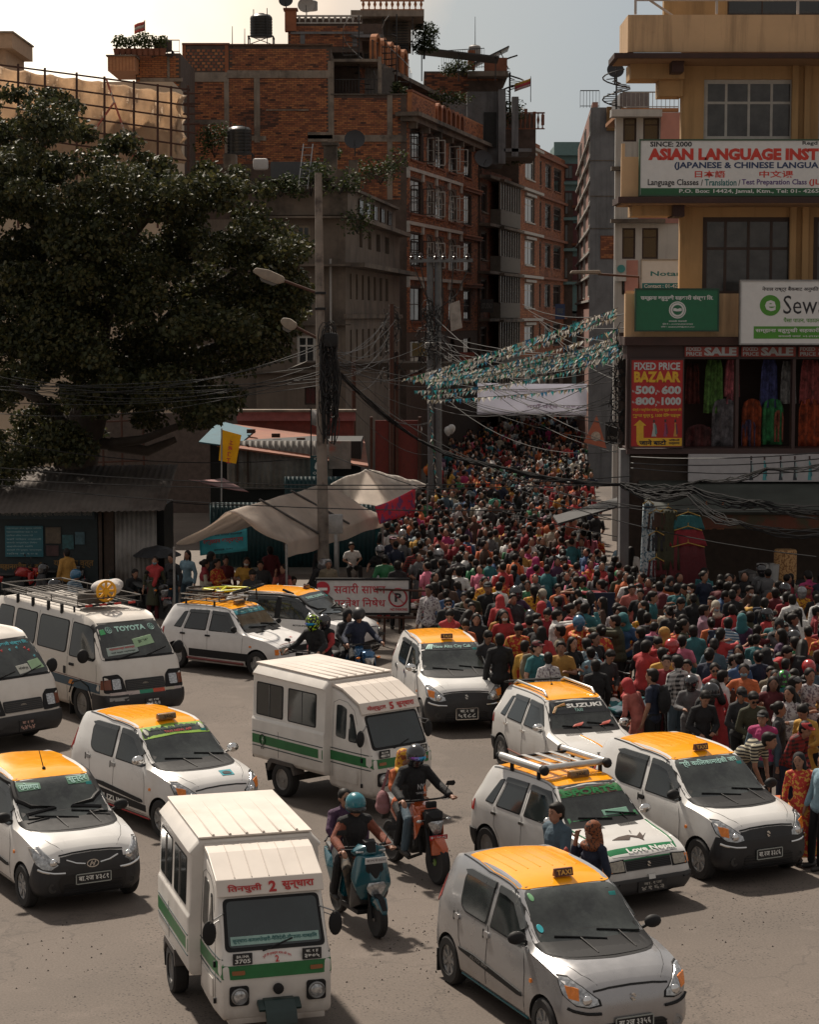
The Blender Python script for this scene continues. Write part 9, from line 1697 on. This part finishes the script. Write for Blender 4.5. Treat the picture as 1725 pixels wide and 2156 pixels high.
P_(1432,1258,-.8,'person in a dark knitted top near the hanging clothes','down',S_('charcoal'),TR_('black'))
for a in((138,1156,2.2,'person in a mustard yellow jacket seen from behind at the painted shed','stand',J_('mustard'),TR_('black'),'short',{}),(80,1188,.4,'person on a motorcycle in a dark helmet at the painted shed, left edge','sit',J_('charcoal'),TR_('black'),'helmet',{'hc':HB}),(148,1200,-.5,'person in a blue striped shirt and open blue helmet near the minibus rack','sit',S_('bluestripe'),TR_('navy'),'open_helmet',{'hc':HBL}),
(105,1222,.2,'person in a white shirt and black helmet just above the minibus rack','sit',S_('grey'),TR_('black'),'helmet',{'hc':HB}),(235,1200,2.0,'person in a dark teal shirt seated on a motorcycle with head down','sit',S_('teal'),JN,'short',{}),(278,1197,-1.0,'person in black seated on the parked motorcycle, looking down','sit',J_('black'),TR_('black'),'short',{}),
(319,1172,-1.6,'person in a green kurta, red sash and blue mask below the dark umbrella','stand',K_('olive'),TR_('maroon'),'bun',{'shawl':'red','mask':'sky'}),(364,1166,-2.2,'person in a charcoal T-shirt and jeans standing left of the sky blue shirt','stand',S_('charcoal'),JN,'short',{}),(389,1160,-2.0,'person in a sky blue shirt with long hair in front of the banner','stand',S_('sky'),JN,'long',{'fem':True}),
(424,1178,.2,'person in a pale kurta with a crimson scarf left of the cyan banner','hold',K_('cream'),TR_('cream'),'bun',{'shawl':'crimson'}),(440,1163,.4,'person in black with long hair directly below the banner','stand',S_('black'),TR_('black'),'long',{'fem':True}),(461,1178,-.6,'person in a red and white dotted kurta holding a cup','hold',K_('redprint'),TR_('red'),'short',{}),
(505,1174,-1.6,'person in a bright yellow T-shirt and white mask under the cyan banner','hold',T_('yellow'),TR_('black'),'long',{'fem':True,'mask':'white'}),(533,1200,-1.5,'person in a dark vest and red shirt behind the white paper','down',J_('charcoal'),TR_('black'),'short',{}),(598,1190,-2.4,'person in a peach top and red shawl resting a hand on the chin','phone',K_('coral'),TR_('maroon'),'long',{'shawl':'maroon'}),
(612,1210,-1.2,'person in a red top crouching by the tent corner','sit',K_('red'),TR_('red'),'bun',{}),(660,1218,-.2,'person in a yellow top left of the no vehicles board','sit',T_('yellow'),TR_('black'),'bun',{'fem':True}),(655,1172,-.6,'person in a grey jacket and round grey helmet by the lamp pole','stoop',J_('charcoal'),TR_('black'),'helmet',{'hc':H2}),
(690,1178,-1.4,'person in a cream waistcoat with grey hair by the lamp pole','stand',J_('khaki'),TR_('grey'),'short',{'hc':'grey'}),(725,1205,2.8,'person in a coral shirt bending away behind the no vehicles board','bend',S_('coral'),TR_('khaki'),'short',{}),(685,1143,-1.6,'person in a blue cap in the shade of the grey tent','stand',S_('charcoal'),TR_('black'),'cap',{'hc':'blue'}),
(745,1140,-1.4,'person in a white T-shirt under the grey tent edge','sit',T_('white'),TR_('black'),'short',{}),(800,1155,-1.6,'person in a black T-shirt and dark helmet on the silver scooter','scoot',T_('black'),TR_('black'),'helmet',{'hc':H2,'visor':VISD}),(822,1130,-1.2,'person in a traditional cap and dark jacket near the white tent','stand',J_('navy'),TR_('grey'),'cap',{'hc':'mauve'}),(846,1118,-1.6,'person in a black T-shirt and silver helmet behind the scooter','stand',T_('black'),TR_('black'),'helmet',{'hc':H2}),
(868,1152,1.6,'person in a dark red checked shirt with a walking stick, seen from behind','stand',S_('redcheck'),TR_('brown'),'short',{}),(835,1182,1.8,'person in a black shirt with white letters behind the no vehicles board','stand',S_('black'),TR_('black'),'short',{}),(885,1140,1.5,'person in a brown shawl near the facing motorcycle','stand',K_('brown'),TR_('maroon'),'bun',{}),(808,1170,1.7,'person in a green printed shawl between helmeted riders','stand',K_('green'),TR_('red'),'bun',{}),
(560,1180,-1.5,'person in dark clothes deep in the shade of the grey tent','stand',S_('charcoal'),TR_('black'),'short',{}),(570,1150,2.0,'person in a maroon coat standing inside the grey tent','stand',J_('maroon'),TR_('black'),'short',{}),(478,1172,-1.2,'person in a wine red sweater between the cyan banner and the yellow shirt','stand',S_('maroon'),TR_('black'),'short',{})):
 P_(a[0],a[1],a[2],a[3],a[4],a[5],a[6],a[7],group=L_,h=1.22 if a[4]=='sit' else 1.5 if a[4]=='scoot' else 1.62,sc=.98,**a[8])
q_=headat(925,1165,1.55);motorbike('black motorcycle with a lit red plate facing out of the crowd',(q_[0],q_[1],0),-1.45,'black',plate_s='बा ६५ प ८९१');person(along(q_[0],q_[1],-1.45,-.02),-1.45,'person in a black jacket and silver helmet riding out of the crowd','ride',('jacket','black'),TR_('black'),'helmet',H2,visor=VISD,group='people in the market crowd')
q_=headat(800,1155,1.5);scooter('silver scooter standing behind the no vehicles board',(q_[0]+.1,q_[1]-.1,0),-1.5,'silver')
for(px,py,yw,kind,lb)in((318,1308,-.9,'black','black motorcycle parked in front of the sheds with its wheel turned right'),(30,1275,.4,'red','red and black motorcycle at the left edge by the painted shed'),(120,1268,.2,'black','dark motorcycle partly hidden by the minibus rack'),(1275,1545,1.2,'orange','orange and chrome motorcycle half buried in the crowd behind the taxis'),(1445,1555,.2,'black','black motorcycle with a lit tail lamp behind the white taxi')):
 g=gnd(px,py);motorbike(lb,(g.x,g.y,0),yw,kind,'motorcycles parked about the junction')
def heap(px,py,w,d,h,cols,label,seed,z0=.55):
 g=gnd(px,py,z0+h*.6);r_=root('clothes_heap',label,'clothes heap',(g.x,g.y,0),0,'heaps of clothes for sale');MB().box(-w/2,w/2,-d/2,d/2,z0-.06,z0).build('table',mat('wood_old',(0,0,0)),r_);rr=random.Random(seed)
 for sx in(-1,1):
  for sy in(-1,1):MB().box(sx*w*.45-.02,sx*w*.45+.02,sy*d*.45-.02,sy*d*.45+.02,0,z0-.06).build('leg',mat('wood_old',(0,0,0)),r_)
 for i in range(16):
  b=MB().ball((0,0,0),(rr.uniform(.12,.3),rr.uniform(.1,.25),rr.uniform(.03,.08)),10,6);
  me=b.mesh('g')
  for v in me.vertices:v.co+=V((rr.gauss(0,.014),rr.gauss(0,.014),rr.gauss(0,.014)))
  me.shade_smooth();o=link('garment',me,r_,cloth(rr.choice(cols)));x,y=rr.uniform(-.42,.42)*w,rr.uniform(-.4,.4)*d;o.location=(x,y,z0+.03+h*(1-abs(x)/w*1.6)*rr.random());o.rotation_euler=(rr.gauss(0,.25),rr.gauss(0,.25),rr.random()*3)
heap(1530,1325,2.3,1.1,.35,('coral','red','pink','khaki','mauve','mustard'),'big heap of coral, red and pink clothes in the shop side crowd',1);heap(1180,1185,1.6,1.0,.25,('white','blueprint','grey','pink'),'heap of white and blue clothes near the magenta headscarf',2);heap(1160,1215,1.5,.9,.25,('red','orange','crimson','maroon'),'heap of red and orange clothes in mid crowd',3);heap(1165,1300,1.2,.8,.2,('pink','red','magenta'),'heap of pink and red clothes by the white shirted seller',4)
heap(890,1270,1.2,.8,.2,('cream','coral','white','red'),'pale and coral clothes laid out at the end of the barrier',5);heap(1425,1300,1.0,.7,.2,('brown','maroon','teal','charcoal'),'dark heap of clothes under the hanging gowns',6);heap(1330,1490,1.0,.7,.2,('teal','white','red','denim'),'heap of teal and white clothes beside the backpack wearer',7);heap(1690,1700,1.1,.8,.1,('redprint','orange','goldprint'),'red and orange cloths spread low by the paint bucket',8,.1)
o=MB().lathe([(.12,0),(.145,.30),(.15,.31),(.15,.33),(.13,.33)],20).build('paint_bucket',mat('bucket_white',(0,0,0)),None,smooth=40);g=gnd(1687,1712);o.location=g;tag(o,'white paint bucket with an orange label on the pavement by the taxi','bucket');MB().lathe([(.130,.08),(.140,.20)],20).build('label_band',mat('label_orange',(.45,.18,.02),.6),o,smooth=60)
p=headat(1207,1290);o=link('pink_cloth',part('stand','pack'),None,cloth('pink'));o.scale=(.9,.9,1.3);o.location=V(p)+V((.28,-.1,-.45));tag(o,'bright pink cloth held up between two people','cloth')
p=headat(1258,1225);o=MB().prism([(-.22,0),(.22,0),(.26,.62),(-.26,.62)],-.02,.02,'y').build('held_garment',cloth('navy'),None,bevel=.01);o.location=(p[0]+.1,p[1]-.45,.82);tag(o,'dark blue garment held open by two raised arms','garment');MB().box(-.08,.08,-.03,-.02,.35,.5).build('print',cloth('white'),o)
p=headat(1318,1320);o=MB().prism([(-.25,0),(.2,.1),(.25,.7),(-.1,.75)],-.02,.02,'y').build('held_garment',cloth('black'),None,bevel=.01);o.location=(p[0]-.5,p[1]-.1,.72);tag(o,'black garment hanging from the olive jacket\'s hands','garment')
o=MB()
for i in range(10):
 a,b2=i*math.pi/5,(i+1)*math.pi/5;o.add([(0,0,.28),(.62*math.cos(a),.62*math.sin(a),0),(.66*math.cos((a+b2)/2)*.98,.66*math.sin((a+b2)/2)*.98,.02),(.62*math.cos(b2),.62*math.sin(b2),0),(.35*math.cos(a),.35*math.sin(a),.2),(.35*math.cos(b2),.35*math.sin(b2),.2)],[(0,4,5),(4,1,2),(4,2,5),(5,2,3)])
me=evalmesh(o.mesh('u'),[('SOLIDIFY',dict(thickness=.01))]);u=root('umbrella','large dark grey umbrella in front of the corrugated shed','umbrella',at(330,1170,55.));link('canopy',me,u,mat('umbrella_dark',(.03,.032,.036),.5));MB().tube([(0,0,.3),(0,0,-.7)],.012,6).build('shaft',STEEL,u)
for i,(px,py,c,lb)in enumerate(((881,905,(.4,.4,.4),'pale balloon nearest the red gate'),(944,907,(.45,.45,.45),'left pale balloon of a touching pair by the twin poles'),(951,903,(.42,.42,.42),'right pale balloon of a touching pair by the twin poles'),(900,990,(.5,.12,.02),'orange balloon low by the twin poles'),(907,983,(.55,.35,.02),'yellow balloon beside the orange one'))):
 o=MB().lathe([(.01,-.19),(.04,-.17),(.12,-.06),(.14,.03),(.11,.11),(.05,.15),(.005,.16)],14).build('balloon',mat('balloon_%d'%i,c,.35,var=.02),None,smooth=70);o.location=at(px,py,73);tag(o,lb,'balloon','balloons');MB().tube([(0,0,-.19),(.03,0,-.9)],.006,4).build('string',CB1,o)
o=MB().add([(0,0,1.0),(-.52,0,-.12),(.42,0,-.38),(-.52,.015,-.12),(.42,.015,-.38),(0,.015,1.0)],[(0,1,2),(5,4,3),(0,5,3,1),(1,3,4,2),(2,4,5,0)]).build('banner',mat('banner_coral',(.40,.13,.08),.7),None);o.location=at(1257,925,70);o.scale=(.8,.8,.8);tag(o,'coral triangular banner with a pale round print over the crowd','banner');MB().lathe([(.2,0),(.2,.01)],16,(-.03,-.015,.12),'y').build('round_print',mat('print_pale',(.42,.36,.30),.7,var=.5,sc=9),o)
o=signboard('hanging_sign','black sign with faint white lettering over the crowd near the yellow corner',1276,1322,888,935,68,BLACK,th=.05);stext(o,'सिद्धार्थ',mat('ink_grey_dim',(0,0,0)),1280,1316,892,900);stext(o,'SIDDHARTHA',mat('ink_grey_dim',(0,0,0)),1280,1316,918,925);o.box('hanger',IRON,.3,.35,o.q(1300,888)[1],5.4,.0,.04)
for px0,px1,py0,py1,Y,c,t,lb in((1012,1040,630,658,118,(.03,.03,.03),'STUDIO','small dark hanging sign on the narrow soot grey house'),(868,905,722,750,98,(.16,.12,.05),'पसल','yellowish shop sign low on the brick front'),(968,1000,742,758,104,(.18,.03,.02),'BOOK CAFE','small red book cafe sign on the brick front'),(1170,1190,640,672,140,(.03,.05,.12),'एलाइट','narrow blue sign far down the market street'),(1195,1222,655,672,150,(.04,.12,.08),'एलाइट','small green sign at the far end of the street')):
 o=signboard('shop_sign',lb,px0,px1,py0,py1,Y,mat('shopsign_%d'%px0,c,.6),th=.1);stext(o,t,mat('ink_dull_gold' if px0 in(868,968)else 'ink_grey_dim',(0,0,0)),px0+3,px1-3,py0+(py1-py0)*.3,py1-(py1-py0)*.3)
POLY=[(.35,49.5),(.25,44.5),(1.5,41.4),(1.9,39.6),(2.3,37.4),(3.9,36.4),(4.3,33.9),(5.3,31.9),(6.4,30.2),(8.2,29.4),(11,45),(10,48.2),(5.7,48.8),(5.0,53),(6.2,70),(7.8,95),(11.2,128),(10.2,135),(7.0,130),(1.4,101),(.6,80),(.3,72),(-.9,66.5),(-1.0,58),(-.3,52)]
def inpoly(x,y):
 c=False
 for i in range(len(POLY)):
  (x0,y0),(x1,y1)=POLY[i-1],POLY[i]
  if(y0>y)!=(y1>y)and x<(x1-x0)*(y-y0)/(y1-y0)+x0:c=not c
 return c
occ=[(o.location.x,o.location.y)for o in PEOPLE]+[(o.location.x,o.location.y)for o in C.objects if o.get('category')in('clothes heap','motorcycle','pole')and o.parent is None]
CELL={}
for x,y in occ:CELL.setdefault((int(x//.5),int(y//.5)),[]).append((x,y))
def free(x,y,d):
 i,j=int(x//.5),int(y//.5);return all((x-a)**2+(y-b_)**2>d*d for u_ in(-1,0,1)for w_ in(-1,0,1)for a,b_ in CELL.get((i+u_,j+w_),()))
cand=[];rq=random.Random(21);y=29.5
while y<134:
 x=-1.2;st=.585+.004*(y-40)
 while x<12:
  a,b_=x+rq.uniform(-.28,.28),y+rq.uniform(-.28,.28);x+=st
  if inpoly(a,b_)and a<.2*b_+.7 and rq.random()<.90 and free(a,b_,.36):cand.append((a,b_));CELL.setdefault((int(a//.5),int(b_//.5)),[]).append((a,b_))
 y+=st
cand.sort(key=lambda q:q[1]);NSINGLE=max(0,298-len(PEOPLE));
CW=['black']*16+['charcoal']*9+['navy']*7+['white']*7+['grey']*4+['red']*8+['maroon']*6+['crimson']*5+['teal']*4+['sky']*3+['olive']*3+['brown']*3+['pink']*2+['yellow']*2+['mustard']*2+['orange']*5+['green']*2+['blue']*3+['cream']*3+['purple']*2+['magenta']*2+['khaki']*2+['denim']*2+['rust']*2+['redprint','goldprint','blueprint','greyprint','check','bluecheck','redcheck','coral','mauve']
NM=dict(redprint='red flowered',goldprint='gold flowered',blueprint='blue patterned',greyprint='grey patterned',check='black and white checked',bluecheck='blue checked',redcheck='red checked',sky='sky blue',charcoal='charcoal',bluestripe='blue striped')
GN=dict(tee='T-shirt',shirt='shirt',jacket='jacket',kurta='kurta',dress='long dress');HN=dict(short='short hair',long='long loose hair',bun='hair in a bun',tail='a ponytail',scarf='a headscarf',helmet='a motorcycle helmet',cap='a cap')
used=set()
def zone(x,y):
 px=862.5+FP*x/y
 if y>62:return 'deep in the market street'
 if y>54:return 'below the twin poles' if px<1030 else 'under the pennant strings' if px<1190 else 'by the corner pole'
 if y>47:return 'right of the barrier' if px<1020 else 'in mid street' if px<1200 else 'by the hanging clothes' if px<1450 else 'at the shop counter'
 if y>41:return 'behind the facing taxi' if px<1080 else 'near the pink cloth' if px<1250 else 'in front of the gowns' if px<1450 else 'below the shop awning'
 return 'behind the roof rail taxi' if px<1330 else 'behind the white taxi' if px<1560 else 'at the right edge'
for x,y in cand[:NSINGLE]:
 fem=rq.random()<.45;c=rq.choice(CW);g_=rq.choice(['kurta']*4+['shirt','tee','dress'])if fem else rq.choice(['tee']*3+['shirt']*4+['jacket']*2);h=rq.choice(['long','bun','tail','bun','long','scarf'])if fem else rq.choice(['short']*13+['cap']*2+['helmet']*2);tc=rq.choice(['black']*4+['charcoal','navy','denim','grey','brown','maroon','khaki']);hc=None
 if h=='scarf':hc=rq.choice(['red','black','maroon','cream','mustard','teal'])
 if h=='cap':hc=rq.choice(['black','navy','red','grey'])
 if h=='helmet':hc=rq.choice([HB,HB,H2,HRD,HBL])
 pose=rq.choice(['stand']*5+['hold']*3+['down']*3+['stoop','walk','walk','phone','akimbo','reach']);yaw=rq.choice([UP]*6+[DN]*3+[0,math.pi])+rq.gauss(0,.5);away=math.cos(yaw-UP)>.4;toward=math.cos(yaw-UP)<-.4
 base_='person in a %s %s with %s'%(NM.get(c,c),GN[g_],(hc+' ' if isinstance(hc,str)and h=='cap' else '')*0+HN[h]);z_=zone(x,y);opts=[base_+', '+z_,base_+' and %s trousers, %s'%(tc,z_),base_+', '+{'stand':'standing','hold':'hands held forward','down':'looking down','stoop':'bending','walk':'walking','phone':'at the phone','akimbo':'hand on hip','reach':'arms raised'}[pose]+', '+z_,base_+', '+('seen from behind' if away else 'facing the camera' if toward else 'seen from the side')+', '+z_]
 lb=next((q for q in opts if q not in used),None);k_=0
 if lb is None:
  nb=min(PEOPLE[-40:],key=lambda o:(o.location.x-x)**2+(o.location.y-y)**2);nn=' '.join(nb['label'].split()[2:5]).rstrip(',');lb=base_+', next to %s'%nn
  while lb in used and k_<3:k_+=1;lb=base_+' '+('and %s trousers'%tc,opts[2].split(', ')[1],z_)[k_-1]+', next to %s'%nn
 lb=' '.join(lb.split()[:16]);used.add(lb);person((x,y,0),yaw,lb,pose,(g_,c),None if g_=='dress' else('trousers',tc),h,hc,rq.choice((0,0,1,2,3)),rq.uniform(.90,1.06),mask=rq.choice([None]*7+['white','sky'])if toward else None,pack=rq.choice([None]*9+['black','navy'])if away else None,group='people in the market crowd',fem=fem)
cols_=sorted(set(CW));CMI={c:i+2 for i,c in enumerate(cols_)};mb=MB();mi=[]
for x,y in cand[NSINGLE:]:
 n0=len(mb.f);s_=rq.uniform(.90,1.06);yaw=rq.choice([UP]*5+[DN]*3+[0])+rq.gauss(0,.5);c_,sn=math.cos(yaw),math.sin(yaw);top=rq.choice(CW);bot=rq.choice(('black','charcoal','navy','denim','maroon','brown'));t=MB();cnt=[]
 def add_(f,m):a=len(t.f);f();cnt.extend([m]*(len(t.f)-a))
 longh=rq.random()<.35;kur=rq.random()<.35
 add_(lambda:t.ball((.02,0,1.54),(.085,.075,.11),8,6),0)
 add_(lambda:t.ball((-.015,0,1.575),(.095,.085,.095),8,5),1)
 if longh:add_(lambda:t.tube([(-.06,0,1.52),(-.08,0,1.25)],[.08,.07],6),1)
 add_(lambda:t.ball((0,0,1.24),(.13,.19,.22),8,6),CMI[top]);add_(lambda:t.tube([(0,0,1.2),(0,0,.85 if not kur else.5)],[.14,.16 if not kur else.19],7),CMI[top])
 for sg in(-1,1):
  hx_,hz_=rq.uniform(.0,.25),rq.uniform(.85,1.15);add_(lambda:t.tube([(0,sg*.18,1.37),(0,sg*.24,1.10)],[.06,.05],5),CMI[top]);add_(lambda:t.tube([(0,sg*.24,1.10),(hx_,sg*.2,hz_)],[.045,.035],5),0);add_(lambda:t.tube([(0,sg*.09,.9),(.02,sg*.1,.05)],[.085,.05],5),CMI[bot])
 mb.add([(x+s_*(a*c_-b_*sn),y+s_*(a*sn+b_*c_),s_*z_)for a,b_,z_ in t.v],t.f);mi+=cnt
me=bpy.data.meshes.new('crowd');me.from_pydata(mb.v,[],mb.f);[me.materials.append(q)for q in[SK[0],HM]+[cloth(c)for c in cols_]];me.polygons.foreach_set('material_index',mi);me.shade_smooth();bpy.data.scenes.remove(TMP);tag(link('crowd',me),'dense far crowd filling the market street beyond the pennants','crowd',kind='stuff')
